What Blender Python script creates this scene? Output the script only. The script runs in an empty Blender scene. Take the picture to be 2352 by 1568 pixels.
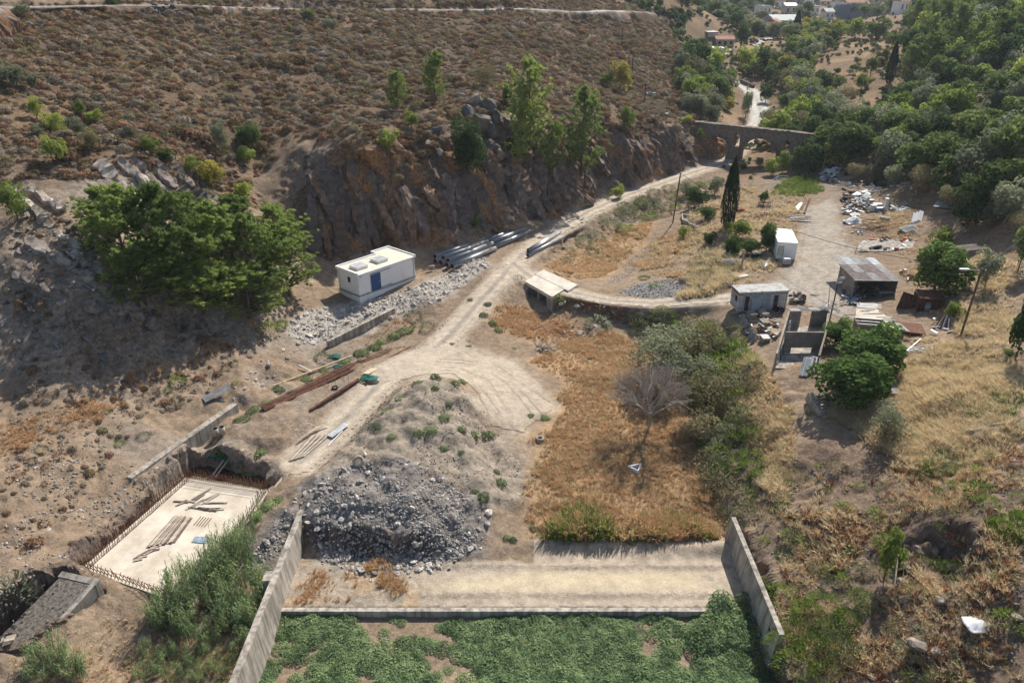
import bpy, bmesh, math, random, time
T0 = time.time()
import numpy as np
from mathutils import Vector, Matrix, Euler
R = math.radians
random.seed(7); rng = np.random.default_rng(7)
scene = bpy.context.scene
C = scene.collection
# ------------------------------------------------------------------ camera, sky, sun, exposure
CAMH, PITCH, FPX = 42.0, R(26.0), 1699.0          # FPX: focal length in the 2352-wide view
cam_d = bpy.data.cameras.new('camera'); cam = bpy.data.objects.new('camera', cam_d); C.objects.link(cam)
cam.location = (0, 0, CAMH); cam.rotation_euler = (R(90) - PITCH, 0, 0)
cam_d.sensor_width = 36; cam_d.lens = FPX / 2352 * 36; cam_d.clip_start = 0.5; cam_d.clip_end = 6000
scene.camera = cam
SUN_AZ, SUN_EL = R(27), R(45)                     # azimuth to the right of straight ahead
world = bpy.data.worlds.new('World'); scene.world = world; world.use_nodes = True
wn = world.node_tree.nodes; wl = world.node_tree.links; wn.clear()
sky = wn.new('ShaderNodeTexSky'); sky.sky_type = 'NISHITA'; sky.sun_disc = False
sky.sun_elevation = SUN_EL; sky.sun_rotation = SUN_AZ; sky.dust_density = 1.5
bg = wn.new('ShaderNodeBackground'); bg.inputs['Strength'].default_value = 0.092
wo = wn.new('ShaderNodeOutputWorld'); wl.new(sky.outputs[0], bg.inputs[0]); wl.new(bg.outputs[0], wo.inputs[0])
sun_d = bpy.data.lights.new('sun', 'SUN'); sun_d.energy = 4.8; sun_d.angle = R(0.5); sun_d.color = (1, 0.94, 0.84)
sun = bpy.data.objects.new('sun', sun_d); C.objects.link(sun)
sdir = Vector((math.sin(SUN_AZ) * math.cos(SUN_EL), math.cos(SUN_AZ) * math.cos(SUN_EL), math.sin(SUN_EL)))
sun.rotation_euler = sdir.to_track_quat('Z', 'Y').to_euler(); sun.location = (60, 120, 120)
vs = scene.view_settings; vs.view_transform = 'Standard'; vs.look = 'None'; vs.gamma = 1.0; vs.exposure = 0.27
scene.cycles.max_bounces = 6; scene.cycles.diffuse_bounces = 2; scene.cycles.glossy_bounces = 2
scene.cycles.transmission_bounces = 3; scene.cycles.transparent_max_bounces = 6; scene.cycles.volume_bounces = 0
scene.cycles.use_denoising = True; scene.cycles.use_adaptive_sampling = True; scene.cycles.adaptive_threshold = 0.045
# ------------------------------------------------------------------ pixels to places
CP, SP = math.cos(PITCH), math.sin(PITCH)
def ray(px, py):
    u = (px - 1176) / FPX; v = (784 - py) / FPX
    return np.array([u, CP + v * SP, -SP + v * CP])
def atz(px, py, z):
    d = ray(px, py); return np.array([0, 0, CAMH]) + d * ((z - CAMH) / d[2])
def aty(px, py, Y):
    d = ray(px, py); return np.array([0, 0, CAMH]) + d * (Y / d[1])
def zoom(x0, y0, x1, y1, w=2352):                 # a magnified crop of the photo -> the 2352-wide view
    s = (x1 - x0) / w
    return lambda x, y: ((x0 + x * s) * 0.91875, (y0 + y * s) * 0.91875)
# ------------------------------------------------------------------ noise
def _h(ix, iy, iz):
    n = (ix.astype(np.int64) * 374761393 + iy.astype(np.int64) * 668265263 + iz.astype(np.int64) * 2147483647) & 0xffffffff
    n = ((n ^ (n >> 13)) * 1274126177) & 0xffffffff
    return ((n ^ (n >> 16)) & 0xffff) / 65535.0
def vn(x, y, z=0.0):
    x = np.asarray(x, float); y = np.asarray(y, float)
    if np.ndim(z) == 0:
        x0 = np.floor(x); y0 = np.floor(y); fx = x - x0; fy = y - y0; fx = fx * fx * (3 - 2 * fx); fy = fy * fy * (3 - 2 * fy)
        k = np.float64(int(z * 977)); a = _h(x0, y0, k); b = _h(x0 + 1, y0, k); c = _h(x0, y0 + 1, k); d = _h(x0 + 1, y0 + 1, k)
        return (a + (b - a) * fx) * (1 - fy) + (c + (d - c) * fx) * fy
    x0 = np.floor(x); y0 = np.floor(y); z0 = np.floor(z)
    fx = x - x0; fy = y - y0; fz = z - z0
    fx = fx * fx * (3 - 2 * fx); fy = fy * fy * (3 - 2 * fy); fz = fz * fz * (3 - 2 * fz)
    r = 0
    for a in (0, 1):
        for b in (0, 1):
            for c in (0, 1):
                r = r + _h(x0 + a, y0 + b, z0 + c) * (fx if a else 1 - fx) * (fy if b else 1 - fy) * (fz if c else 1 - fz)
    return r
def fbm(x, y, z=0.0, o=4):
    r = 0; a = 0.5; f = 1.0
    for i in range(o):
        r = r + a * (vn(x * f + 17 * i, y * f + 5 * i, z * f) * 2 - 1); a *= 0.5; f *= 2.03
    return r
def sstep(a, b, x):
    t = np.clip((x - a) / (b - a), 0, 1); return t * t * (3 - 2 * t)
# ------------------------------------------------------------------ terrain height
CZ = [  # px, py, z
 (1180,600,0),(1150,640,-.4),(1080,720,-1.6),(1000,790,-2.4),(900,840,-2.5),(1000,835,-2.5),(1120,820,-2.6),(1220,900,-3.2),(1180,990,-3.6),(1100,780,-2.5),
 (1660,378,2),(1550,405,1.6),(1450,440,1.2),(1370,475,.8),(1290,520,.4),(1230,555,.1),
 (1730,330,3.5),(1745,285,5),(1735,240,7),(1720,200,9),(1700,170,10),
 # river bed and banks
 (1480,560,-2),(1400,620,-2.6),(1330,620,-2.4),(1260,720,-2.7),(1200,668,-1.0),(1230,692,-1.9),(1282,694,-1.5),(1300,700,-1.8),(1180,760,-2.8),(1300,780,-3.6),(1100,700,-2.6),(1550,520,-.6),(1600,450,0.5),(1680,400,1.2),(1500,480,-.6),(1420,520,-.8),
 (1340,700,-1.2),(1450,690,-.6),(1600,690,.8),(1680,690,1.6),(1310,660,-.5),(1220,650,-.4),(1520,640,-.3),(1600,620,.8),(1560,580,-.3),(1620,560,1.2),
 (960,740,-3.2),(870,790,-3.6),(780,860,-3.8),(700,880,-3.6),(930,720,-2.2),(1030,660,-1),(850,700,-1.2),(760,740,-1.6),(700,770,-1.8),(960,660,0),(1000,600,.2),(1080,600,.2),
 (790,830,-3.8),(620,900,-3.8),(560,950,-4.2),(470,1040,-5),(660,850,-2.4),(560,850,-1.2),(560,900,-2.0),
 # platform with bars, trench, plank track
 (620,950,-2.3),(720,890,-2.3),(830,850,-2.4),(560,1000,-2.6),(700,960,-2.3),(840,890,-2.5),(520,1040,-3.2),(640,1000,-2.8),(560,1060,-4.4),(620,1050,-4.0),
 (680,1060,-3.6),(760,1010,-3.5),(840,940,-3.1),(900,880,-2.7),(640,1110,-4.2),
 # spoil heap
 (990,885,-.3),(900,930,-1.2),(1050,920,-.6),(860,1000,-1.8),(980,960,-.7),(1080,980,-1.8),(1130,990,-3.4),(1150,1060,-4.2),(1190,1150,-4.8),(1100,1050,-2.8),(950,1050,-1.4),(860,1080,-1.9),(760,1080,-2.2),
 (1000,1110,-2.2),(1110,1130,-3.8),(700,1130,-2.7),(640,1180,-3.5),(600,1260,-4.7),(560,1300,-5.8),
 (900,1130,-2.0),(800,1150,-2.6),(1040,1180,-3.4),(1120,1200,-4.9),(900,1220,-3.8),(760,1230,-4.4),(1000,1260,-5.0),
 (860,1300,-5.9),(1060,1290,-5.9),(740,1300,-5.9),(700,1220,-4.2),
 # grassy flat
 (1300,950,-4.0),(1400,870,-3.6),(1300,850,-3.5),(1450,1000,-4.6),(1400,1100,-5),(1560,1050,-4.8),(1250,1100,-4.8),(1250,1200,-5.3),(1500,1200,-5.3),(1640,1180,-5),(1560,930,-4),(1500,800,-3.0),(1420,760,-2.8),
 (1560,740,-1.2),(1640,820,-2.4),(1660,940,-2.8),(1700,1050,-2.8),(1690,1150,-4.2),(1750,1130,-2.6),
 # bank under the yard
 (1690,740,1.4),(1740,830,1.0),(1780,880,.8),(1760,950,-.4),(1720,850,.2),(1850,940,.6),(1900,1010,.6),(1820,1060,-.8),(1960,970,1.2),
 # yard
 (1800,690,2.1),(1880,650,2.3),(1850,560,2.6),(1890,480,3.1),(1760,620,2.2),(1700,590,1.9),(1650,530,1.8),(1750,500,2.4),(1600,500,1.0),(1950,560,3.2),(2000,480,3.7),(1920,400,3.4),(1800,420,2.6),(1720,420,2.0),
 (2000,650,2.9),(2000,740,2.6),(2060,600,3.4),(2150,560,4.6),(2100,480,4.8),(1900,740,1.9),(1850,800,1.5),(1990,860,1.9),(2100,760,3.2),(2160,720,3.9),(2205,775,4.4),(2120,860,3.4),(1830,870,1.0),
 (1960,370,4.2),(2050,400,5.0),(2120,420,6.0),
 # right bank, near
 (2250,860,6),(2340,800,8.5),(2340,950,8),(2200,1000,4.6),(2100,980,2.8),(2050,1060,1.8),(2150,1100,3.2),(2340,1150,6.5),(2250,1250,4.6),(2060,1230,.6),(2110,1180,3.4),(2050,1330,-.6),(2150,1320,2.2),
 (1950,1200,-.6),(1850,1250,-2),(1760,1300,-3.2),(1820,1400,-3.4),(1950,1400,-1.8),(2100,1420,.4),(2250,1400,2.6),(2340,1350,4.6),(1900,1540,-3.6),(2100,1540,-1),(2340,1540,2.6),(1780,1250,-2.8),(1850,1120,-1.4),(2000,1150,.4),
 # left bank
 (640,700,.5),(600,760,-.2),(500,790,.2),(400,830,.2),(280,870,.6),(150,960,.6),(0,980,1.2),(300,930,-.6),(450,880,-1.0),(520,960,-2.6),(400,1010,-2.2),(250,1050,-1.6),(100,1090,-.9),(0,1150,-.6),(330,1090,-2.6),(420,1040,-2.8),
 (290,1120,-3),(200,1200,-3),(120,1260,-2.8),(0,1300,-2.4),(60,1350,-2.6),(0,1420,-2.4),
 (180,1310,-3.2),(60,1520,-5),(250,1450,-5.6),(400,1420,-6),(300,1560,-6.4),(500,1540,-6.8),(560,1400,-6.2),(450,1350,-5.8),
 # cliff foot
 (1650,362,2.6),(1540,396,2.1),(1430,428,1.7),(1340,463,1.2),(1230,505,1.0),(1120,535,.7),(1000,575,.6),(880,575,.6),(760,610,.6),(700,650,.6),
]
CY = [  # px, py, distance
 (0,870,71),(0,770,75),(0,650,81),(0,550,86),(0,450,93),(0,320,104),(0,200,119),(0,100,136),(0,30,152),
 (130,800,73.5),(130,650,79),(130,520,87),(130,430,96),(130,300,112),(130,150,138),
 (280,760,78.3),(280,690,81),(380,715,84.5),(480,715,88.3),(560,705,91),(250,620,84),(230,520,91),(280,440,100),(300,370,105),(340,300,116),(300,180,138),(300,80,162),(350,15,180),
 (420,560,98),(480,450,107),(440,390,112),(440,300,123),(460,200,142),(450,100,168),
 (520,650,95),(580,560,109),(600,480,118),(600,390,126),(600,300,134),(600,220,146),(600,120,170),(600,40,196),
 (700,420,121),(690,335,128),(720,320,130),(780,335,125),(850,350,123),(900,390,122.5),(930,430,122),(960,500,121.5),
 (760,250,143),(760,150,168),(760,60,195),(760,14,212),
 (990,420,126.5),(1010,330,132),(1060,300,137),(1060,360,132),(1110,400,132),(950,250,150),(950,150,180),(950,60,210),(950,22,232),
 (1130,250,147),(1150,340,142),(1170,420,138.5),(1240,300,148),(1260,400,142.5),(1340,300,157),(1330,380,151.5),(1440,300,165),(1440,340,162.5),(1540,290,176),(1530,330,173),(1610,285,188),(1600,330,184),
 (1240,220,168),(1240,120,205),(1200,60,235),(1200,22,255),(1400,200,200),(1400,110,245),(1400,55,275),(1500,240,205),(1520,200,228),(1550,150,255),(1520,95,285),(1490,40,312),(1560,100,320),
 # above the hill road
 (0,-60,185),(300,-60,210),(700,-40,240),(1000,-30,262),(1200,-20,285),(1440,0,325),(1500,-60,380),
 # valley, far
 (1600,240,215),(1650,180,262),(1640,130,330),(1760,130,320),(1850,230,240),(1800,180,272),(1760,90,390),(1700,60,440),(1600,40,440),(1560,10,480),(1850,60,480),(1900,20,640),(1700,10,640),(2000,50,600),(2000,15,760),(2100,20,720),(1800,-30,900),(2100,-40,1000),(2300,-60,1100),(1500,-100,800),(1200,-160,700),(600,-250,600),(0,-320,500),
 (1860,330,182),(1960,320,172),(1900,270,215),(2060,330,160),(2160,380,138),(2250,430,122),(2340,500,104),(2340,600,95),(2250,560,104),(2340,400,122),(2340,280,158),(2200,280,172),(2050,240,210),
 (1900,200,245),(1960,170,255),(2030,150,262),(2100,110,280),(2200,180,225),(2340,180,200),(2340,80,260),(2200,80,290),(2100,70,330),(2340,10,330),(2200,0,420),
]
pts = np.array([atz(*c) for c in CZ] + [aty(*c) for c in CY])
pts = np.vstack([pts, [(-130,60,30),(-140,130,46),(-170,260,60),(-300,500,120),(-600,900,180),(110,40,22),(150,110,36),(230,220,52),(420,420,80),(700,900,150),(0,1500,190),(400,1500,200),(-400,1500,220),(60,20,4),(-60,25,-2),(0,25,-7.5),(20,30,-5)]])
def _solve():
    d = np.linalg.norm(pts[:, None, :2] - pts[None, :, :2], axis=2)
    n = len(pts); A = np.zeros((n + 3, n + 3)); A[:n, :n] = d + np.eye(n) * -0.35
    P = np.c_[np.ones(n), pts[:, :2]]; A[:n, n:] = P; A[n:, :n] = P.T
    return np.linalg.solve(A, np.r_[pts[:, 2], 0, 0, 0])
WSOL = _solve()
def rbf(x, y):
    x = np.asarray(x, float).ravel(); y = np.asarray(y, float).ravel(); out = np.empty_like(x); n = len(pts)
    P0 = pts[:, 0].astype(np.float32); P1 = pts[:, 1].astype(np.float32); W = WSOL[:n].astype(np.float32)
    for i in range(0, len(x), 40000):
        a = x[i:i+40000].astype(np.float32); b = y[i:i+40000].astype(np.float32)
        dd = np.sqrt((a[:, None] - P0) ** 2 + (b[:, None] - P1) ** 2)
        out[i:i+40000] = dd @ W + WSOL[n] + WSOL[n+1] * a + WSOL[n+2] * b
    return out
class Grid:
    def __init__(s, x0, x1, y0, y1, st):
        s.x0, s.y0, s.st = x0, y0, st; s.nx = int((x1 - x0) / st) + 1; s.ny = int((y1 - y0) / st) + 1
        X, Y = np.meshgrid(x0 + np.arange(s.nx) * st, y0 + np.arange(s.ny) * st)
        s.v = rbf(X, Y).reshape(s.ny, s.nx)
    def __call__(s, x, y):
        fx = np.clip((x - s.x0) / s.st, 0, s.nx - 1.001); fy = np.clip((y - s.y0) / s.st, 0, s.ny - 1.001)
        i = fx.astype(int); j = fy.astype(int); u = fx - i; v = fy - j; V = s.v
        return (V[j, i] * (1-u) + V[j, i+1] * u) * (1-v) + (V[j+1, i] * (1-u) + V[j+1, i+1] * u) * v
GF = Grid(-110, 160, 20, 300, 0.75); GC = Grid(-900, 1100, 10, 1500, 8.0)
def pdist(poly, x, y):                             # signed distance to a polygon, negative inside
    poly = np.asarray(poly, float)[:, :2]; x = np.asarray(x, float); y = np.asarray(y, float)
    lo = poly.min(0) - 9; hi = poly.max(0) + 9; near = (x > lo[0]) & (x < hi[0]) & (y > lo[1]) & (y < hi[1])
    if x.ndim == 1 and not near.all():
        out = np.full(x.shape, 9.0)
        if near.any(): out[near] = pdist(poly, x[near], y[near])
        return out
    d = np.full(x.shape, 1e9); ins = np.zeros(x.shape, bool); n = len(poly)
    for i in range(n):
        a = poly[i]; b = poly[(i + 1) % n]; e = b - a; L = e @ e + 1e-12
        t = np.clip(((x - a[0]) * e[0] + (y - a[1]) * e[1]) / L, 0, 1)
        d = np.minimum(d, (x - a[0] - t * e[0]) ** 2 + (y - a[1] - t * e[1]) ** 2)
        c = (a[1] > y) != (b[1] > y)
        ins ^= c & (x < e[0] * (y - a[1]) / (e[1] if e[1] else 1e-9) + a[0])
    d = np.sqrt(d); return np.where(ins, -d, d)
def ldist(line, x, y):                             # distance to a polyline and the height along it
    line = np.asarray(line, float); x = np.asarray(x, float); y = np.asarray(y, float)
    lo = line.min(0) - 9; hi = line.max(0) + 9; near = (x > lo[0]) & (x < hi[0]) & (y > lo[1]) & (y < hi[1])
    if x.ndim == 1 and not near.all():
        o = np.full(x.shape, 9.0), np.zeros(x.shape), np.full(x.shape, 9.0)
        if near.any():
            for a, b in zip(o, ldist(line, x[near], y[near])): a[near] = b
        return o
    d = np.full(x.shape, 1e9); z = np.zeros(x.shape); ac = np.zeros(x.shape); off = 0.0
    for i in range(len(line) - 1):
        a = line[i]; b = line[i + 1]; e = b[:2] - a[:2]; L = math.hypot(*e) + 1e-9
        t = np.clip(((x - a[0]) * e[0] + (y - a[1]) * e[1]) / L ** 2, 0, 1)
        q = np.hypot(x - a[0] - t * e[0], y - a[1] - t * e[1]); m = q < d
        d = np.where(m, q, d); z = np.where(m, a[2] + t * (b[2] - a[2]), z)
        s = (x - a[0]) * e[1] / L - (y - a[1]) * e[0] / L
        ac = np.where(m, s, ac)
    return d, z, ac
# levelled places: (polygon, z, blend inside->outside)
ZB = -6.0
RAMPHOLE = [tuple(atz(*p)[:2]) for p in [(150,1318,-3.2),(222,1335,-3.2),(40,1505,-5),(-60,1470,-5)]]
HOLLOW = [tuple(atz(*p)[:2]) for p in [(2072,1300,.6),(2105,1255,1.6),(2170,1275,2.0),(2195,1340,1.6),(2140,1385,.6),(2075,1370,.2)]]
BASIN = [(-19.6, 46.6), (20.4, 46.6), (20.6, 52.3), (3, 52.4), (-3, 51.0), (-19.6, 52.6)]
POOL = [(-21.5, 20), (20.4, 20), (20.4, 46.6), (-19.6, 46.6)]
BANK = [(0.0, 54.8), (20.5, 54.9), (20.5, 58), (0, 58)]
SLAB = [tuple(atz(*p, -5)[:2]) for p in [(425, 1098), (618, 1128), (440, 1395), (185, 1308)]]
WATER = [tuple(atz(*p, -5.4)[:2]) for p in [(440, 1075), (520, 1070), (640, 1095), (640, 1125), (420, 1095)]]
CULV = [tuple(atz(*p)[:2]) for p in [(1223,660,-.3),(1271,633,-.3),(1300,646,-.3),(1250,673,-.3)]]
_c0 = np.mean(CULV, 0); _ax = np.array(CULV[1]) - np.array(CULV[0]); _ax /= np.hypot(*_ax)
CHAN = [tuple(np.array(CULV[0]) - _ax * 6), tuple(np.array(CULV[1]) + _ax * 5), tuple(np.array(CULV[2]) + _ax * 5), tuple(np.array(CULV[3]) - _ax * 6)]
MAINROAD = [atz(*p) for p in [(1735,300,4.4),(1700,345,3.2),(1665,374,2.1),(1600,393,1.8),(1520,422,1.4),(1430,452,1.0),(1350,487,.7),(1270,535,.3),(1200,585,0),(1150,640,-.4),(1090,705,-1.4),(1040,765,-2.2),(990,810,-2.5),(900,850,-2.5),(840,915,-2.9),(760,1000,-3.45),(690,1062,-3.7)]]
SIDEROAD = [atz(*p) for p in [(1180,605,0),(1225,640,-.3),(1300,668,-.3),(1400,690,-.2),(1500,697,.2),(1600,690,.9),(1700,683,1.7),(1790,670,2.1)]]
FARROAD = [atz(*p) for p in [(1735,300,4.4),(1748,270,5.6),(1742,235,7.2),(1725,208,8.6),(1690,188,9.6)]]
HILLROAD = [aty(*p) for p in [(-120,20,128),(0,17,156),(200,14,170),(420,12,186),(620,21,205),(800,22,218),(1000,20,237),(1200,22,258),(1400,27,290),(1490,33,315)]]
TURN = [tuple(atz(*p)[:2]) for p in [(1000,790,-2.4),(1110,800,-2.5),(1190,830,-2.7),(1240,890,-3.1),(1280,930,-3.3),(1200,990,-3.6),(1130,985,-3.5),(1090,920,-2.9),(1040,872,-2.6),(950,868,-2.5),(880,880,-2.6),(860,850,-2.5)]]
YARD = [tuple(atz(*p)[:2]) for p in [(1690,680,1.6),(1790,640,2.2),(1830,600,2.4),(1845,540,2.6),(1860,470,3.1),(1900,452,3.2),(1930,470,3.3),(1940,540,3.1),(1960,590,3.0),(1955,660,2.7),(1965,720,2.6),(1930,730,2.2),(1880,710,2.1),(1810,700,2.1)]]
BRUSHP = [tuple(aty(*p)[:2]) for p in [(0,330,104),(280,360,108),(480,360,116),(600,330,133),(700,290,138),(850,310,132),(1000,270,147),(1130,220,155),(1440,270,178),(1600,260,200),(1570,150,262),(1560,90,300),(1530,30,330),(1000,24,235),(600,24,200),(0,24,150)]]
HEAPS = [tuple(atz(*p)[:2]) for p in [(640,1200,-4),(720,1100,-3),(850,1000,-2),(920,900,-2),(1020,880,-1.5),(1110,960,-2.5),(1190,1080,-4),(1110,1190,-4),(1000,1270,-5),(760,1270,-5)]]
def wr(x, y):
    return fbm(x * .35 + 3, y * .35, 1.7, 3)
def base_h(x, y):
    x = np.asarray(x, float); y = np.asarray(y, float)
    inf = (x > -108) & (x < 158) & (y > 21) & (y < 298)
    z = np.where(inf, GF(x, y), GC(x, y))
    def lev(z, poly, zz, r):
        m = 1 - sstep(0, r, pdist(poly, x, y)); return z * (1 - m) + zz * m
    z = lev(z, BANK, -5.5, 2.2); z = lev(z, BASIN, ZB, 2.2)
    d = pdist(POOL, x, y); z = np.where(d < 0, ZB - .62 - .3 * sstep(46, 40, y), z)
    z = lev(z, SLAB, -5.0, .45); z = lev(z, WATER, -6.0, .9)
    for ln, w, r in ((MAINROAD, 2.0, 2.4), (SIDEROAD, 1.6, 1.6), (FARROAD, 2.2, 2.5), (HILLROAD, 2.6, 2.0)):
        dd, zz, _ = ldist(ln, x, y); m = 1 - sstep(w, w + r, dd); z = z * (1 - m) + zz * m
    z = lev(z, RAMPHOLE, -6.8, .35); m = 1 - sstep(-.6, 1.3, pdist(HOLLOW, x, y) + 1.6 * fbm(x * .5, y * .5, 88, 3)); z = z * (1 - m) + np.minimum(z, 1.0) * m
    z = np.where(z > 55, 55 + (z - 55) * .25, z)
    m = 1 - sstep(-.2, .5, pdist(CHAN, x, y)); z = z * (1 - m) + np.minimum(z, -1.75) * m
    return z
def flatmask(x, y):                                # 0 where the ground is levelled or driven on
    m = np.ones(np.shape(x))
    for p, r in ((BASIN, .6), (SLAB, .6), (TURN, 2.0), (YARD, 2.0), (POOL, .3)):
        m = np.minimum(m, sstep(-.2, r, pdist(p, x, y)) * .96 + .04)
    for ln, w in ((MAINROAD, 2.0), (SIDEROAD, 1.6), (FARROAD, 2.2), (HILLROAD, 2.6)):
        m = np.minimum(m, sstep(w - .3, w + 1.5, ldist(ln, x, y)[0]) * .95 + .05)
    return m
def detail(x, y, z, sl, fm):
    far = sstep(150, 400, y); z = z + np.where((np.abs(x) < 19) & (y > 47) & (y < 53), .2 * np.exp(-((y - 51.5) / .28) ** 2) * vn(x * .8, y) + .16 * np.exp(-((y - 48.1) / .3) ** 2) * vn(x * .7, y, 4.0), 0)
    rb = np.maximum(sstep(21.5, 25, x) * sstep(85, 70, y), sstep(-22, -28, x) * sstep(95, 80, y)) * (np.asarray(y) < 100); hp = 1 - sstep(-1, 3, pdist(HEAPS, x, y))
    z = z + fm * (rb * (.9 * fbm(x * .13, y * .13, 44, 3) + .45 * np.abs(fbm(x * .35, y * .35, 45, 3)) * 1.6 - .2) + hp * (.5 * np.exp(-((x + 10) / 8) ** 2 - ((y - 74) / 7) ** 2) + .9 * fbm(x * .3, y * .3, 46, 3) + .5 * fbm(x * .9, y * .9, 47, 2)))
    br = (1 - sstep(-9, -2, pdist(BRUSHP, x, y))) * fm; z = z + br * (2.6 * fbm(x * .045 + 3, y * .045, 61, 3) + .5 * fbm(x * .16, y * .16, 62, 2))
    return z + fm * ((.16 + .5 * np.clip(sl - .25, 0, 1.2)) * fbm(x * .22, y * .22, 3.1, 4) * 1.6 + (.10 + .16 * np.clip(sl, 0, 1)) * fbm(x * 1.1, y * 1.1, 8.2, 3)) + far * 3.0 * fbm(x * .03, y * .03, 5.5, 3)
def height(x, y, full=False):
    x = np.asarray(x, float); y = np.asarray(y, float)
    z = base_h(x, y); sl = look('s', x, y); fm = flatmask(x, y); z = detail(x, y, z, sl, fm)
    return (z, sl, fm) if full else z
class Cache:                                       # the finished ground sampled on a fine raster, for quick look-ups
    def __init__(s, x0, x1, y0, y1, st):
        s.x0, s.y0, s.st = x0, y0, st; s.nx = int((x1 - x0) / st) + 1; s.ny = int((y1 - y0) / st) + 1
        X, Y = np.meshgrid(x0 + np.arange(s.nx) * st, y0 + np.arange(s.ny) * st)
        s.b = base_h(X.ravel(), Y.ravel()).reshape(s.ny, s.nx); gy, gx = np.gradient(s.b, st); s.s = np.hypot(gx, gy)
        s.f = flatmask(X.ravel(), Y.ravel()).reshape(s.ny, s.nx) if st < 2 else np.ones((s.ny, s.nx))
        s.h = detail(X.ravel(), Y.ravel(), s.b.ravel(), s.s.ravel(), s.f.ravel()).reshape(s.ny, s.nx)
    def get(s, V, x, y):
        fx = np.clip((x - s.x0) / s.st, 0, s.nx - 1.001); fy = np.clip((y - s.y0) / s.st, 0, s.ny - 1.001)
        i = fx.astype(int); j = fy.astype(int); u = fx - i; v = fy - j
        return (V[j, i] * (1-u) + V[j, i+1] * u) * (1-v) + (V[j+1, i] * (1-u) + V[j+1, i+1] * u) * v
KF = Cache(-110, 160, 22, 300, .6); KC = Cache(-900, 1000, 10, 1480, 9.0)
def look(k, x, y):
    x = np.asarray(x, float); y = np.asarray(y, float); inf = (x > -108) & (x < 158) & (y > 23) & (y < 298)
    return np.where(inf, KF.get(getattr(KF, k), x, y), KC.get(getattr(KC, k), x, y))
def hit(px, py):                                   # where the line of sight through a pixel meets the ground
    d = ray(px, py); t = np.concatenate([np.arange(30, 330, .4), np.arange(330, 1600, 3.0)])
    X = d[0] * t; Y = d[1] * t; Z = CAMH + d[2] * t
    h = look('b', X, Y); b = np.nonzero(Z <= h)[0]
    if not len(b): i = len(t) - 1; return Vector((X[i], Y[i], h[i]))
    i = max(b[0], 1); lo, hi = t[i - 1], t[i]
    T = np.linspace(lo, hi, 9); X = d[0] * T; Y = d[1] * T; h = look('h', X, Y); Z = CAMH + d[2] * T
    k = np.nonzero(Z <= h)[0]; k = k[0] if len(k) else 8
    return Vector((X[k], Y[k], float(h[k])))
def gz(x, y): return float(look('h', np.array([x]), np.array([y]))[0])
def mpp(p):                                        # metres per pixel of the 2352-wide view at a point
    return (p[1] * CP + (CAMH - p[2]) * SP) / FPX
def W(poly): return [tuple(hit(*p)[:2]) for p in poly]
# ------------------------------------------------------------------ materials
def mat(name, col, rough=.85, var=.12, scale=3.0, bump=.3, bscale=20.0, metal=0.0, col2=None, spec=.25, coords='Object', thr=(.35, .65)):
    m = bpy.data.materials.new(name); m.use_nodes = True; n = m.node_tree.nodes; l = m.node_tree.links
    b = n['Principled BSDF']; b.inputs['Roughness'].default_value = rough; b.inputs['Metallic'].default_value = metal
    b.inputs['Specular IOR Level'].default_value = spec
    tc = n.new('ShaderNodeTexCoord'); no = n.new('ShaderNodeTexNoise'); no.inputs['Scale'].default_value = scale; no.inputs['Detail'].default_value = 6
    no.inputs['Roughness'].default_value = .65
    l.new(tc.outputs[coords], no.inputs['Vector'])
    r = n.new('ShaderNodeValToRGB'); c2 = col2 or tuple(max(0, c * (1 - 2.2 * var)) for c in col); c1 = tuple(min(1, c * (1 + var)) for c in col)
    r.color_ramp.elements[0].color = (*c2, 1); r.color_ramp.elements[1].color = (*c1, 1)
    r.color_ramp.elements[0].position = thr[0]; r.color_ramp.elements[1].position = thr[1]
    l.new(no.outputs['Fac'], r.inputs[0])
    oi = n.new('ShaderNodeObjectInfo'); hs = n.new('ShaderNodeHueSaturation'); mr = n.new('ShaderNodeMapRange')
    mr.inputs['To Min'].default_value = 1 - var; mr.inputs['To Max'].default_value = 1 + var
    l.new(oi.outputs['Random'], mr.inputs[0]); l.new(mr.outputs[0], hs.inputs['Value']); l.new(r.outputs[0], hs.inputs['Color'])
    l.new(hs.outputs[0], b.inputs['Base Color'])
    if bump:
        n2 = n.new('ShaderNodeTexNoise'); n2.inputs['Scale'].default_value = bscale; n2.inputs['Detail'].default_value = 4
        l.new(tc.outputs[coords], n2.inputs['Vector']); bp = n.new('ShaderNodeBump'); bp.inputs['Strength'].default_value = bump; bp.inputs['Distance'].default_value = .05
        l.new(n2.outputs['Fac'], bp.inputs['Height']); l.new(bp.outputs[0], b.inputs['Normal'])
    return m
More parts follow.
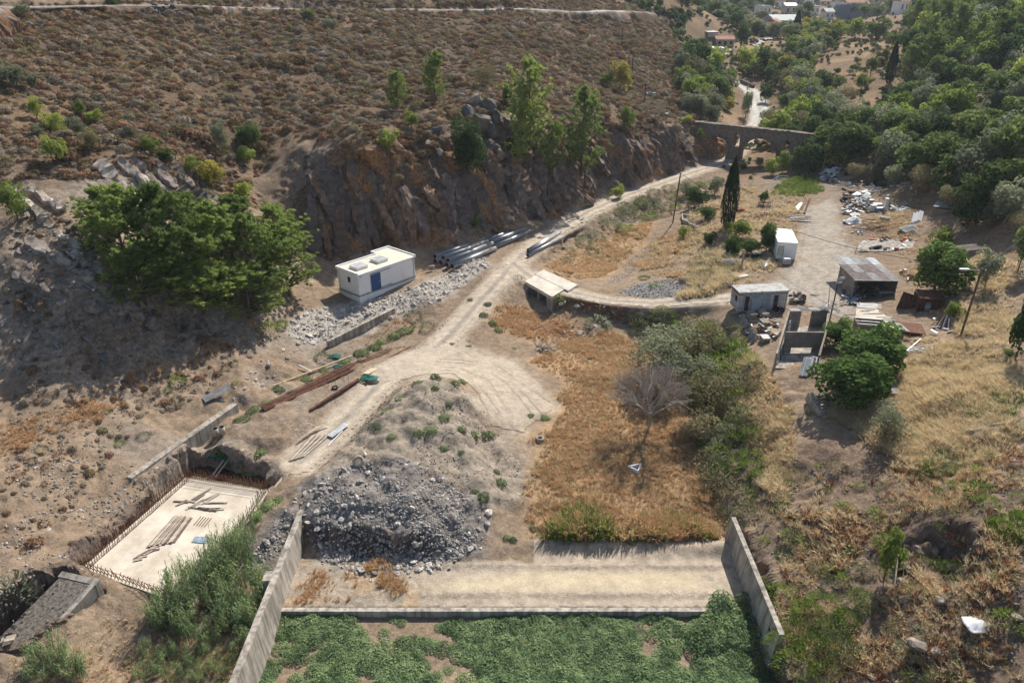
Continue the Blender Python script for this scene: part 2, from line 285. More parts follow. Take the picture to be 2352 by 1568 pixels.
def ground_mat():
    m = bpy.data.materials.new('ground_earth'); m.use_nodes = True; n = m.node_tree.nodes; l = m.node_tree.links
    b = n['Principled BSDF']; b.inputs['Roughness'].default_value = .95; b.inputs['Specular IOR Level'].default_value = .1
    at = n.new('ShaderNodeAttribute'); at.attribute_name = 'tone'; ar = n.new('ShaderNodeAttribute'); ar.attribute_name = 'rough'
    ge = n.new('ShaderNodeNewGeometry')
    def noise(s, d=5): 
        q = n.new('ShaderNodeTexNoise'); q.inputs['Scale'].default_value = s; q.inputs['Detail'].default_value = d; q.inputs['Roughness'].default_value = .7
        l.new(ge.outputs['Position'], q.inputs['Vector']); return q
    a = noise(.9); c = noise(7.0, 4); v = n.new('ShaderNodeTexVoronoi'); v.inputs['Scale'].default_value = 2.6; l.new(ge.outputs['Position'], v.inputs['Vector'])
    def mr(src, lo, hi, f0=.3, f1=.7):
        q = n.new('ShaderNodeMapRange'); q.inputs['From Min'].default_value = f0; q.inputs['From Max'].default_value = f1
        q.inputs['To Min'].default_value = lo; q.inputs['To Max'].default_value = hi; l.new(src, q.inputs[0]); return q.outputs[0]
    def mul(x, y):
        q = n.new('ShaderNodeMath'); q.operation = 'MULTIPLY'; l.new(x, q.inputs[0]); l.new(y, q.inputs[1]); return q.outputs[0]
    # small stones: pale or dark cells scattered over the soil
    sv = n.new('ShaderNodeSeparateColor'); l.new(v.outputs['Color'], sv.inputs[0])
    st = mr(sv.outputs[0], .72, 1.32, 0, 1)
    dm = n.new('ShaderNodeMix'); dm.data_type = 'FLOAT'; dm.inputs['A'].default_value = 1.0
    l.new(ar.outputs['Fac'], dm.inputs['Factor']); l.new(st, dm.inputs['B'])
    f = mul(mul(mr(a.outputs['Fac'], .78, 1.2), mr(c.outputs['Fac'], .8, 1.2)), dm.outputs[0])
    vm = n.new('ShaderNodeVectorMath'); vm.operation = 'SCALE'; l.new(at.outputs['Color'], vm.inputs[0]); l.new(f, vm.inputs['Scale'])
    l.new(vm.outputs[0], b.inputs['Base Color'])
    bp = n.new('ShaderNodeBump'); bp.inputs['Distance'].default_value = .22; l.new(mr(ar.outputs['Fac'], .25, 1.0, 0, 1), bp.inputs['Strength'])
    c2 = noise(3.2, 8); l.new(c2.outputs['Fac'], bp.inputs['Height'])
    l.new(bp.outputs[0], b.inputs['Normal'])
    return m
GROUND = ground_mat()
# ------------------------------------------------------------------ ground colour by place
def srgb(r, g, b):
    return tuple(((c / 255 + .055) / 1.055) ** 2.4 if c > 10 else c / 255 / 12.92 for c in (r, g, b))
DRYGRASS = W([(1210,1240),(1200,1130),(1240,1040),(1200,1000),(1260,950),(1300,880),(1220,830),(1300,780),(1420,760),(1560,850),(1600,960),(1650,1080),(1660,1170),(1670,1235)])
YELLOW = W([(2080,830),(2200,780),(2340,840),(2352,1000),(2260,1060),(2080,1060),(1960,1000),(1880,960),(1800,930),(1830,1050),(1800,1180),(1740,1110),(1780,960),(2060,900)])
RIVERGRASS = W([(1250,610),(1330,560),(1430,520),(1500,510),(1480,560),(1380,640),(1290,650)])
RIVERG2 = W([(1110,690),(1200,700),(1330,720),(1340,780),(1240,790),(1130,750)])
RUBBLE = W([(560,1300),(640,1200),(700,1120),(840,1060),(950,1060),(1030,1110),(1120,1180),(1090,1260),(980,1310),(830,1320),(740,1290),(690,1210),(640,1290)])
SPOIL = W([(700,1110),(790,1020),(900,900),(1020,870),(1130,970),(1200,1060),(1190,1140),(1120,1180),(960,1060),(840,1060)])
BRUSH = [tuple(aty(*p)[:2]) for p in [(0,420,95),(280,440,101),(480,440,108),(600,400,125),(700,340,130),(850,352,123),(930,420,122),(1000,330,132),(1130,250,147),(1440,300,165),(1600,290,188),(1600,220,225),(1570,150,262),(1560,90,300),(1530,30,340),(1000,15,250),(600,10,210),(0,0,160)]] + [(-130, 160), (-110, 90)]
FOREST = [tuple(aty(*p)[:2]) for p in [(1600,330,185),(1700,420,165),(1880,380,172),(2060,400,142),(2200,470,118),(2340,560,98),(2352,300,160),(2352,60,280),(2352,-20,420),(2000,30,600),(1700,0,600),(1600,20,440),(1540,110,300),(1560,200,235)]]
GRAVELH = W([(1420,672),(1500,645),(1580,640),(1585,680),(1500,688)])
ROCKBANK = W([(650,760),(700,710),(820,690),(950,660),(1110,585),(1125,610),(1010,690),(930,720),(840,760),(700,790)])
COL = dict(soil=(.275,.205,.145), brush=(.15,.105,.07), rock=(.175,.132,.108), ochre=(.36,.19,.09), grey=(.235,.225,.215), road=(.51,.435,.345), yard=(.40,.355,.30),
           dry=(.42,.285,.165), yellow=(.50,.375,.215), sand=(.55,.46,.325), bank=(.46,.385,.30), rub=(.25,.225,.205), spoil=(.315,.265,.21), forest=(.215,.15,.095), white=(.60,.575,.53), brown=(.205,.148,.108), scree=(.33,.265,.205))
def tone(x, y, z, sl):
    x = np.asarray(x, float); y = np.asarray(y, float)
    n1 = fbm(x * .3, y * .3, 11.0, 4); n2 = fbm(x * .09, y * .09, 4.0, 3); n3 = fbm(x * 1.3, y * 1.3, 2.0, 3)
    c = np.zeros((len(x), 3)) + COL['soil']; rg = np.full(len(x), .55)
    def mix(key, m, r=None):
        nonlocal c, rg
        m = np.clip(m, 0, 1); c = c * (1 - m[:, None]) + np.array(COL[key]) * m[:, None]
        if r is not None: rg = rg * (1 - m) + r * m
    def reg(poly, soft=2.0, wob=1.6): return 1 - sstep(-soft, soft, pdist(poly, x, y) + wob * n1 * 2)
    mix('grey', sstep(.0, .5, n2 + .5 * n1) * .35)
    mix('dry', sstep(.05, .4, n1 + n2) * .25 * (y < 140))
    mix('forest', np.maximum(reg(FOREST, 6, 4), sstep(180, 320, y) * .9), .5)
    mix('dry', reg(FOREST, 6, 4) * sstep(.05, .4, n2) * .5)
    mix('brush', reg(BRUSH, 4, 3), .6); mix('dry', reg(BRUSH, 2, 2) * sstep(.1, .5, n2) * .25)
    mix('dry', reg(DRYGRASS, 1.5) * .9, .35); mix('dry', reg(RIVERGRASS, 2) * .75, .35); mix('dry', reg(RIVERG2, 2) * .6, .4)
    mix('yellow', reg(YELLOW, 2.5, 2.5) * .8, .35)
    mix('brown', (sstep(22, 25, x) * sstep(80, 60, y) * sstep(.35, -.05, n2 + .5 * n1)) * .8, .9)
    mix('spoil', reg(SPOIL, 1.5), .7); mix('rub', reg(RUBBLE, 1.2) * .95, 1); mix('grey', reg(GRAVELH, .6, .6), .9); mix('white', reg(ROCKBANK, 1, 1) * .5, .8)
    # rock on steep ground, ochre stained
    st = sstep(.75, 1.25, sl + .25 * n1); mix('rock', st * .95, 1)
    st2 = st * sstep(.02, .25, fbm(x * .16 + 9, y * .16, z * .05, 3) + .15 * n3) * (y > 85); mix('ochre', st2 * .75); mix('ochre', st * (1 - sstep(7, 13, np.hypot((x + 21) * .8, y - 118))) * sstep(-.25, .25, n1 + .6 * n3) * .8)
    left = (x < -20) & (y < 110) & (y > 60); mix('scree', left * sstep(.35, .7, sl + .3 * n1) * .8, 1); mix('grey', left * sstep(.1, .4, n2 + .6 * n1) * .25)
    # basin
    inb = (1 - sstep(-.2, .25, np.maximum(np.abs(x - .4) - 20.0, np.maximum(46.5 - y, y - 55 + .6 * n1 + (x < 2) * 3))))
    mix('bank', inb, .2); mix('spoil', inb * sstep(51.5, 54, y) * sstep(-.1, .4, n1 + n3) * .7, .6); mix('dry', inb * sstep(52, 54.5, y) * sstep(-.2, .3, n3) * .4)
    bed = sstep(-.9, .9, -pdist([(-12, 48.3), (-4, 48.6), (16.8, 48.6), (16.8, 51.0), (2, 51.3), (-4, 50.0), (-10, 49.4)], x, y) + .35 * n3 + .3 * n1)
    mix('sand', inb * bed, .05); mix('spoil', inb * np.maximum(np.exp(-((y - 51.5 + .35 * n1) / .3) ** 2), .8 * np.exp(-((y - 48.1 + .3 * n1) / .35) ** 2)) * .9, .9); mix('spoil', inb * (1 - bed) * sstep(.0, .35, n3 + .6 * n1) * .6, .5)
    mix('spoil', inb * sstep(-4, -10, x + 3 * n1) * .7, .7); mix('dry', inb * (x < -8) * sstep(-.1, .25, n1) * .6)
    # roads
    for ln, w, k in ((MAINROAD, 2.1, 'road'), (SIDEROAD, 1.5, 'road'), (FARROAD, 2.6, 'white'), (HILLROAD, 2.2, 'white')):
        d, _, s = ldist(ln, x, y); m = 1 - sstep(w - .5, w + 1.1, d + .8 * n1)
        mix(k, m * (.75 + .25 * sstep(-.3, .3, n3)), .25)
        mix('grey', (1 - sstep(.15, .55, np.abs(d))) * m * .45)
    mix('road', reg(TURN, 1.6, 1.2) * .85, .3)
    mix('road', (1 - sstep(2, 7, np.hypot(x + 12, y - 83.5) + 2 * n1)) * .8, .2)
    mix('yard', reg(YARD, 1.6, 1.4) * .9, .5)
    return c, rg
def mesh_obj(name, verts, faces, m=None, parent=None, smooth=False):
    me = bpy.data.meshes.new(name); me.from_pydata(verts, [], faces); me.update()
    if m: me.materials.append(m)
    if smooth: me.polygons.foreach_set('use_smooth', [True] * len(me.polygons))
    o = bpy.data.objects.new(name, me); C.objects.link(o)
    if parent: o.parent = parent
    return o
def np_mesh(name, V, F, m, smooth=True, attrs=None):
    me = bpy.data.meshes.new(name); nv, nf = len(V), len(F); k = F.shape[1]
    me.vertices.add(nv); me.vertices.foreach_set('co', np.ascontiguousarray(V, np.float32).ravel())
    me.loops.add(nf * k); me.loops.foreach_set('vertex_index', np.ascontiguousarray(F, np.int32).ravel())
    me.polygons.add(nf); me.polygons.foreach_set('loop_start', np.arange(0, nf * k, k, dtype=np.int32))
    me.polygons.foreach_set('use_smooth', np.full(nf, smooth)); me.update(calc_edges=True)
    for nm, a in (attrs or {}).items():
        if a.ndim == 2:
            t = me.attributes.new(nm, 'FLOAT_COLOR', 'POINT'); t.data.foreach_set('color', np.c_[a, np.ones(nv)].astype(np.float32).ravel())
        else:
            t = me.attributes.new(nm, 'FLOAT', 'POINT'); t.data.foreach_set('value', a.astype(np.float32))
    me.materials.append(m); o = bpy.data.objects.new(name, me); C.objects.link(o); return o
def tag(o, label=None, cat=None, group=None, kind=None):
    if label: o['label'] = label
    if cat: o['category'] = cat
    if group: o['group'] = group
    if kind: o['kind'] = kind
    return o
def build_terrain():
    az = np.radians(np.linspace(-45, 45, 580))
    r = np.concatenate([np.arange(24, 40, .5), np.arange(40, 200, .26), np.arange(200, 420, 1.3), np.arange(420, 1450, 9)])
    A, Rr = np.meshgrid(az, r); x = (Rr * np.sin(A)).ravel(); y = (Rr * np.cos(A)).ravel()
    z, sl, fm = height(x, y, True)
    na, nr = len(az), len(r)
    col, rg = tone(x, y, z, sl)
    # break up the steep rock: push the face in and out in slabs and ledges
    e = .6; bb = lambda a, b: look('b', a, b)
    gx = (bb(x + e, y) - bb(x - e, y)) / 1.2; gy = (bb(x, y + e) - bb(x, y - e)) / 1.2
    st = sstep(.55, 1.1, sl) * sstep(.3, .9, fm)
    k = 1 / np.maximum(np.hypot(gx, gy), .3); nx, ny = -gx * k, -gy * k
    u = x * .62 + y * .62; w = (x - y) * .5
    slab = np.floor(vn(u * .16 + .5 * fbm(x * .2, y * .2, z * .1, 2), w * .15, z * .05) * 7) / 7.0
    led = vn(u * .45, w * .3, z * .35); fine = fbm(x * .9, y * .9, z * .9, 3)
    d = st * ((slab - .5) * 4.2 + (led - .5) * 1.8 + fine * 1.3) * np.where(y < 95, .55, 1)
    x = x + nx * d; y = y + ny * d; z = z + st * (vn(u * .5, w * .5, z * .6) - .5) * .8
    V = np.c_[x, y, z]; i = np.arange(nr - 1)[:, None] * na + np.arange(na - 1)[None]
    F = np.stack([i, i + 1, i + na + 1, i + na], -1).reshape(-1, 4)
    o = np_mesh('ground', V, F, GROUND, True, {'tone': col, 'rough': rg})
    sm = st.reshape(nr, na); sm = (sm[:-1, :-1] + sm[1:, 1:]).ravel() * .5 < .3; o.data.polygons.foreach_set('use_smooth', sm)   # rock faces stay faceted
    tag(o, kind='structure'); return o
build_terrain()
def drape(name, poly, step=.4, dz=.05, shape=None):  # a sheet laid over the ground
    P = np.array(poly)[:, :2]; x0, y0 = P.min(0) - 1; x1, y1 = P.max(0) + 1
    X, Y = np.meshgrid(np.arange(x0, x1, step), np.arange(y0, y1, step)); nxx = X.shape[1]; X = X.ravel(); Y = Y.ravel()
    ok = shape(X, Y) if shape else pdist(P, X, Y) + .5 * wr(X * 2, Y * 2) < 0
    j = np.arange(len(X)).reshape(-1, nxx); q = np.stack([j[:-1, :-1], j[:-1, 1:], j[1:, 1:], j[1:, :-1]], -1).reshape(-1, 4)
    q = q[ok[q].all(1)]; used = np.unique(q); mp = np.full(len(X), -1); mp[used] = np.arange(len(used)); X = X[used]; Y = Y[used]
    z, sl, fm = height(X, Y, True); c, rg = tone(X, Y, z, sl)
    return X, Y, z + dz, mp[q], c, rg
def sheet(name, poly, step=.4, dz=.05, shape=None, rut=None):
    X, Y, z, q, c, rg = drape(name, poly, step, dz, shape)
    if rut is not None: h, k = rut(X, Y); z = z + h; c = c * k[:, None]
    o = np_mesh(name, np.c_[X, Y, z], q, GROUND, True, {'tone': c, 'rough': rg}); return tag(o, kind='structure')
def linepoly(l, w):
    l = np.array(l)[:, :2]; return [tuple(p + w) for p in l] + [tuple(p - w) for p in l]
def strip(ln, w): return lambda X, Y: ldist(ln, X, Y)[0] + .7 * fbm(X * .5, Y * .5, 3, 3) < w
def wheel_ruts(ln):
    def f(X, Y):
        d, _, s = ldist(ln, X, Y); n = fbm(X * .8, Y * .8, 1, 2)
        t = np.exp(-((np.abs(s + .3 * n) - .85) / .28) ** 2)
        return -.05 * t + .02 * n, 1 + .12 * t - .06 * np.exp(-(s / .4) ** 2)
    return f
sheet('dirt_road', linepoly(MAINROAD, 4), .33, .05, strip(MAINROAD, 2.1), wheel_ruts(MAINROAD))
sheet('dirt_track', linepoly(SIDEROAD, 4), .33, .06, lambda X, Y: strip(SIDEROAD, 1.6)(X, Y) & (pdist(CHAN, X, Y) > .5), wheel_ruts(SIDEROAD))
sheet('valley_road', linepoly(FARROAD, 4), .6, .06, strip(FARROAD, 2.8))
sheet('hill_road', linepoly(HILLROAD, 5), .8, .06, strip(HILLROAD, 2.4))
def turn_ruts(X, Y):
    # tyre marks swinging from the track down towards the heap
    n = .25 * fbm(X * .4, Y * .4, 2, 2); t = np.zeros(len(X))
    for ln in RUTS: t = np.maximum(t, np.exp(-((ldist(ln, X, Y)[0] + n) / .2) ** 2))
    t = t * np.clip(.6 + 1.5 * fbm(X * .3, Y * .3, 9, 2), 0, 1)
    return -.13 * t, 1 - .5 * t
RUTS = [[atz(*p, -3.0) for p in ln] for ln in ([(960,850),(1060,860),(1120,890),(1160,940),(1190,1000)],[(970,856),(1050,870),(1100,905),(1140,950),(1165,995)],[(1000,840),(1100,850),(1160,885),(1215,940),(1240,970)],[(1010,834),(1110,843),(1172,878),(1228,930),(1260,955)],[(1040,800),(1090,830),(1150,860),(1230,900),(1275,925)],[(1030,880),(1080,910),(1115,960),(1130,990)],[(1080,770),(1090,800),(1130,840),(1180,870)],[(1060,770),(1075,810),(1110,845)])]
sheet('turning_area', TURN, .15, .06, None, turn_ruts)
sheet('gravel_yard', YARD, .4, .05)
# ------------------------------------------------------------------ plants: shared meshes
def leaf_mat(name, c1, c2, trans=.42, rv=.34):
    m = bpy.data.materials.new(name); m.use_nodes = True; n = m.node_tree.nodes; l = m.node_tree.links; n.clear()
    o = n.new('ShaderNodeOutputMaterial'); d = n.new('ShaderNodeBsdfDiffuse'); t = n.new('ShaderNodeBsdfTranslucent'); mx = n.new('ShaderNodeMixShader')
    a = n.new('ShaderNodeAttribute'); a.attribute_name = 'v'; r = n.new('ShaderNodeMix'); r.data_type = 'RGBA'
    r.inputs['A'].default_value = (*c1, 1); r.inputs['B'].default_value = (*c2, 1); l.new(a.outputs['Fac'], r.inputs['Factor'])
    oi = n.new('ShaderNodeObjectInfo'); hs = n.new('ShaderNodeHueSaturation'); q = n.new('ShaderNodeMapRange'); q.inputs['To Min'].default_value = 1 - rv; q.inputs['To Max'].default_value = 1 + rv
    q2 = n.new('ShaderNodeMapRange'); q2.inputs['To Min'].default_value = .515; q2.inputs['To Max'].default_value = .485
    l.new(oi.outputs['Random'], q.inputs[0]); l.new(oi.outputs['Random'], q2.inputs[0]); l.new(q2.outputs[0], hs.inputs['Hue'])
    l.new(q.outputs[0], hs.inputs['Value']); l.new(r.outputs['Result'], hs.inputs['Color'])
    l.new(hs.outputs[0], d.inputs[0]); l.new(hs.outputs[0], t.inputs[0]); mx.inputs[0].default_value = trans
    l.new(d.outputs[0], mx.inputs[1]); l.new(t.outputs[0], mx.inputs[2]); l.new(mx.outputs[0], o.inputs[0]); return m
LM = dict(
 green=leaf_mat('leaf_mid_green', (.085,.135,.045), (.215,.28,.10)), dark=leaf_mat('leaf_dark_green', (.05,.09,.035), (.12,.185,.07)),
 lime=leaf_mat('leaf_yellow_green', (.17,.23,.05), (.38,.45,.12)), olive=leaf_mat('leaf_grey_green', (.15,.175,.105), (.31,.335,.22)),
 fig=leaf_mat('leaf_fig', (.07,.125,.035), (.155,.245,.075)), pine=leaf_mat('needle_pine', (.15,.215,.055), (.41,.51,.155), .45), dpine=leaf_mat('needle_dark_pine', (.10,.16,.05), (.25,.34,.11), .42),
 cyp=leaf_mat('cypress_spray', (.018,.035,.014), (.04,.065,.025), .15), yellow=leaf_mat('leaf_yellowing', (0.230,0.230,0.046), (0.414,0.380,0.092)),
 cushion=leaf_mat('thorn_twigs', (.14,.095,.065), (.34,.225,.13), .3, .28), cushgrey=leaf_mat('grey_twigs', (0.204,0.174,0.138), (0.372,0.318,0.240), .3, .25),
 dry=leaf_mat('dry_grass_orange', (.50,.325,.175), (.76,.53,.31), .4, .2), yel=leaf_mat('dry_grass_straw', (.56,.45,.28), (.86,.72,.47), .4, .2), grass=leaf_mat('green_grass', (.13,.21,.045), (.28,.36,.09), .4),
 reed=leaf_mat('reed_leaf', (.16,.225,.10), (.40,.49,.24), .35), vine=leaf_mat('vine_leaf', (.12,.185,.085), (.32,.42,.21), .3), weed=leaf_mat('weed_leaf', (0.116,0.181,0.072), (0.246,0.326,0.145), .35),
 twig=leaf_mat('bare_scrub', (0.216,0.189,0.108), (0.351,0.324,0.176), .3), red=leaf_mat('rust_weed', (.20,.075,.045), (.33,.15,.08), .3))
BARK = mat('bark', (.16,.12,.09), .95, .2, 6, .5, 25); BARKG = mat('bark_grey', (.33,.29,.255), .95, .2, 6, .5, 25)
def quads(P, N, s, asp=1.0, g=None, v=None, up=None):
    """one small leaf (a quad) for each point: P centres, N facing, s size"""
    n = len(P); g = g or rng; N = N / (np.linalg.norm(N, axis=1, keepdims=True) + 1e-9)
    a = up if up is not None else g.normal(size=(n, 3))
    T = np.cross(N, a); T /= np.linalg.norm(T, axis=1, keepdims=True) + 1e-9; B = np.cross(N, T)
    s = np.broadcast_to(np.asarray(s, float), (n,))[:, None]
    c = [P - T * s * .5 - B * s * .5 * asp, P + T * s * .5 - B * s * .5 * asp, P + T * s * .5 + B * s * .5 * asp, P - T * s * .5 + B * s * .5 * asp]
    V = np.stack(c, 1).reshape(-1, 3); F = np.arange(4 * n).reshape(-1, 4)
    v = g.random(n) if v is None else v
    return V, F, np.repeat(v, 4)
def mk(name, V, F, v, m):
    o = np_mesh(name, V, F, m, False, {'v': v}); me = o.data; bpy.data.objects.remove(o); return me
def sph(n, g):
    d = g.normal(size=(n, 3)); return d / np.linalg.norm(d, axis=1, keepdims=True)
def crown(name, seed, m, n=1700, lobes=12, leaf=.05, flat=.8, z0=.22, airy=.0, droop=0):
    g = np.random.default_rng(seed); Ps = []; Ns = []; vs_ = []
    zc = (1 + z0) / 2; hh = (1 - z0) / 2
    lobes = int(lobes * 1.5); L = sph(lobes, g) * g.uniform(.2, .78, (lobes, 1)); L[:, 2] = L[:, 2] * .85 + .05
    rad = g.uniform(.17, .40, lobes); rad[0] = .5; L[0] *= .2
    tot = (rad ** 2).sum()
    for c, r in zip(L, rad):
        k = int(n * r * r / tot); d = sph(k, g); d[:, 2] = np.where(g.random(k) < .65, np.abs(d[:, 2]), d[:, 2])
        rr = r * (1 - airy * g.random(k) - .35 * g.random(k) ** 2 + .12 * g.random(k)); p = c + d * rr[:, None]
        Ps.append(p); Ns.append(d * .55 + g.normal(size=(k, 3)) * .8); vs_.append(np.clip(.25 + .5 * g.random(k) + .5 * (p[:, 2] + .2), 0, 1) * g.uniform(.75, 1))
    P = np.vstack(Ps); mx = np.abs(P[:, :2]).max(); P[:, :2] *= .5 / mx * 1.0; zz = P[:, 2]; P[:, 2] = z0 + (zz - zz.min()) / (zz.max() - zz.min()) * (1 - z0)
    if droop: P[:, 2] -= droop * (np.hypot(P[:, 0], P[:, 1]) * 2) ** 2
    V, F, v = quads(P, np.vstack(Ns), leaf * g.uniform(.6, 1.3, len(P)), .75, g, np.concatenate(vs_)); return mk(name, V, F, v, m)
def tubes(name, segs, m, sides=5):
    """tapering limbs: (p0, p1, r0, r1)"""
    V = []; F = []
    for p0, p1, r0, r1 in segs:
        p0 = Vector(p0); p1 = Vector(p1); d = (p1 - p0).normalized(); a = d.orthogonal().normalized(); b = d.cross(a); i = len(V)
        for p, r in ((p0, r0), (p1, r1)):
            for k in range(sides): t = 2 * math.pi * k / sides; V.append(p + a * math.cos(t) * r + b * math.sin(t) * r)
        for k in range(sides): F.append((i + k, i + (k + 1) % sides, i + sides + (k + 1) % sides, i + sides + k))
        F.append(tuple(range(i + sides, i + 2 * sides)))
    me = bpy.data.meshes.new(name); me.from_pydata(V, [], F); me.materials.append(m); return me
def limbs(name, seed, m, n=6, top=.62, r=.022, lean=.05, first=.2):
    g = random.Random(seed); segs = []; p = Vector((0, 0, -.03)); k = 5; path = [p]
    for i in range(1, k + 1): path.append(Vector((g.uniform(-lean, lean), g.uniform(-lean, lean), top * i / k)))
    for i in range(k): segs.append((path[i], path[i + 1], r * (1.25 - i / k * .8), r * (1.25 - (i + 1) / k * .8)))
    for i in range(n):
        z = first + (top - first) * g.random(); a = g.uniform(0, 6.28); q = Vector((0, 0, z)); e = q + Vector((math.cos(a) * .3, math.sin(a) * .3, .22)); mm = q.lerp(e, .5) + Vector((0, 0, -.03))
        segs += [(q, mm, r * .5, r * .35), (mm, e, r * .35, r * .12)]
    return tubes(name, segs, m)
def pine(name, seed, m, whorls=13, tufts=9, full=.45):
    g = np.random.default_rng(seed); P = []; N = []; v = []; br = []
    for i in range(whorls):
        t = (i + .5) / whorls; z = .14 + .84 * t; L = (.5 * (1 - t ** 1.7) ** .8 * (.72 + .28 * min(1, t / .25)) + .05) * g.uniform(.75, 1.15)
        for k in range(5 if t < .85 else 4):
            if g.random() < .12: continue
            a = g.uniform(0, 6.28); up = .28 + .45 * t; l = L * g.uniform(.55, 1.1)
            d = np.array([math.cos(a), math.sin(a), up + .1]); b = np.array([0, 0, z - .05]); br.append((tuple(b), tuple(b + d * l * .9), .009 * (1.2 - t), .003))
            for s in range(tufts):
                f = 1 - full * 1.4 * g.random() ** 1.2; c = b + d * l * f + g.normal(size=3) * np.array([.034, .034, .032]) * (1.3 - t * .6)
                dd = sph(30, g); dd[:, 2] = np.abs(dd[:, 2]) * .9 + .1; dd[:, :2] += np.array([math.cos(a), math.sin(a)]) * .45
                dd /= np.linalg.norm(dd, axis=1, keepdims=True); ln = g.uniform(.022, .042, (30, 1))
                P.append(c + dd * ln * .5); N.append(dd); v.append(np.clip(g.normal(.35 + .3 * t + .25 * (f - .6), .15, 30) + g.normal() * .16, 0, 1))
    P = np.vstack(P); D = np.vstack(N); vv = np.concatenate(v); n = len(P)
    side = np.cross(D, g.normal(size=(n, 3))); side /= np.linalg.norm(side, axis=1, keepdims=True)
    nm = np.cross(D, side); V, F, v4 = quads(P, nm, .036, .17, g, vv, up=np.cross(nm, D) * -1)
    seg = [((0, 0, -.03), (.01, 0, .5), .02, .013), ((.01, 0, .5), (0, 0, .97), .013, .003)] + br
    return mk(name, V, F, v4, m), seg
def cypress(name, seed, m):
    g = np.random.default_rng(seed); n = 3600; t = g.random(n) ** .8; z = .03 + t * .97
    prof = np.interp(t, [0, .06, .3, .6, .85, 1], [.35, .75, 1, .85, .45, .02]); a = g.uniform(0, 6.28, n)
    r = prof * .5 * (1 - .25 * g.random(n) ** 2 + .1 * np.sin(a * 5 + z * 9)); d = np.c_[np.cos(a), np.sin(a), np.full(n, .25)]
    P = np.c_[np.cos(a) * r, np.sin(a) * r, z]; V, F, v = quads(P, d + g.normal(size=(n, 3)) * .35, .022 * g.uniform(.7, 1.4, n), 2.6, g, up=np.c_[np.cos(a) * 0, np.zeros(n), np.ones(n)] + g.normal(size=(n, 3)) * .15)
    V[:, :2] *= 1.0; return mk(name, V, F, v, m)
def dome(name, seed, m, n=110, leaf=.3, h=.8, spiky=False, core=True):
    g = np.random.default_rng(seed); d = sph(n, g); d[:, 2] = np.abs(d[:, 2]); lob = 1 + .16 * np.sin(3 * np.arctan2(d[:, 1], d[:, 0]) + seed) * (1 - d[:, 2])
    P = d * (lob * g.uniform(.72, 1.05, n))[:, None] * np.array([1, 1, h]); nn = d + g.normal(size=(n, 3)) * .28
    if spiky: nn = np.cross(d, g.normal(size=(n, 3)))
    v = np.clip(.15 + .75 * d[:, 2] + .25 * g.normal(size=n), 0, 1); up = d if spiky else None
    V, F, vv = quads(P, nn, leaf * g.uniform(.6, 1.2, n), .38 if spiky else .8, g, v, up=np.cross(nn, d) if spiky else None); return mk(name, V, F, vv, m)
def tuft(name, seed, m, n=16, h=1.0, spread=.55, w=.05, bend=.5):
    g = np.random.default_rng(seed); V = []; F = []; v = []
    for i in range(n):
        a = g.uniform(0, 6.28); r = g.random() * spread * .5; b = np.array([math.cos(a) * r, math.sin(a) * r, -.03]); L = h * g.uniform(.55, 1.1)
        la = a + g.normal() * .8; le = bend * g.random(); d = np.array([math.cos(la) * le, math.sin(la) * le, 1]); s = np.array([-math.sin(la), math.cos(la), 0]) * w * g.uniform(.6, 1.3)
        mid = b + d * L * .55; tip = mid + (d * np.array([2.0, 2.0, .75])) * L * .45; j = len(V)
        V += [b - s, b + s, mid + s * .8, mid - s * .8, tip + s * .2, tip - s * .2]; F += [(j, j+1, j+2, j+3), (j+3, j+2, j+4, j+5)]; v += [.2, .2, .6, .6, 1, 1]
    return mk(name, np.array(V), np.array(F), np.array(v) * g.uniform(.8, 1), m)
def rock_mesh(name, seed, m, flat=.7, sub=2, sharp=.5):
    g = np.random.default_rng(seed); bm = bmesh.new(); bmesh.ops.create_icosphere(bm, subdivisions=sub, radius=1)
    pl = [(sph(1, g)[0], g.uniform(.42, .72)) for _ in range(15)]
    for vtx in bm.verts:
        p = np.array(vtx.co)
        for nrm, d in pl:
            k = p @ nrm
            if k > d: p = p - nrm * (k - d)
        vtx.co = p
    k_ = 1 / max(v.co.length for v in bm.verts); sy = g.uniform(.7, .95)
    for vtx in bm.verts: vtx.co = Vector((vtx.co.x * k_, vtx.co.y * k_ * sy, vtx.co.z * k_ * flat))
    me = bpy.data.meshes.new(name); bm.to_mesh(me); bm.free(); me.materials.append(m); return me
def inst_tree(meshes, keys=None):
    """node tree that sets one of the meshes on every point"""
    ng = bpy.data.node_groups.new('spread', 'GeometryNodeTree')
    ng.interface.new_socket('Geometry', in_out='INPUT', socket_type='NodeSocketGeometry'); ng.interface.new_socket('Geometry', in_out='OUTPUT', socket_type='NodeSocketGeometry')
    n = ng.nodes; l = ng.links; gi = n.new('NodeGroupInput'); go = n.new('NodeGroupOutput'); ip = n.new('GeometryNodeInstanceOnPoints'); jo = n.new('GeometryNodeJoinGeometry')
    for me in reversed(meshes):
        ob = bpy.data.objects.new(me.name, me); oi = n.new('GeometryNodeObjectInfo'); oi.inputs['Object'].default_value = ob; oi.inputs['As Instance'].default_value = True
        l.new(oi.outputs['Geometry'], jo.inputs[0])
    def at(nm, ty):
        q = n.new('GeometryNodeInputNamedAttribute'); q.data_type = ty; q.inputs['Name'].default_value = nm; return q.outputs['Attribute']
    ip.inputs['Pick Instance'].default_value = True; l.new(gi.outputs[0], ip.inputs['Points']); l.new(jo.outputs[0], ip.inputs['Instance']); l.new(at('idx', 'INT'), ip.inputs['Instance Index'])
    l.new(at('ro', 'FLOAT_VECTOR'), ip.inputs['Rotation']); l.new(at('sc', 'FLOAT_VECTOR'), ip.inputs['Scale']); l.new(ip.outputs[0], go.inputs[0]); return ng
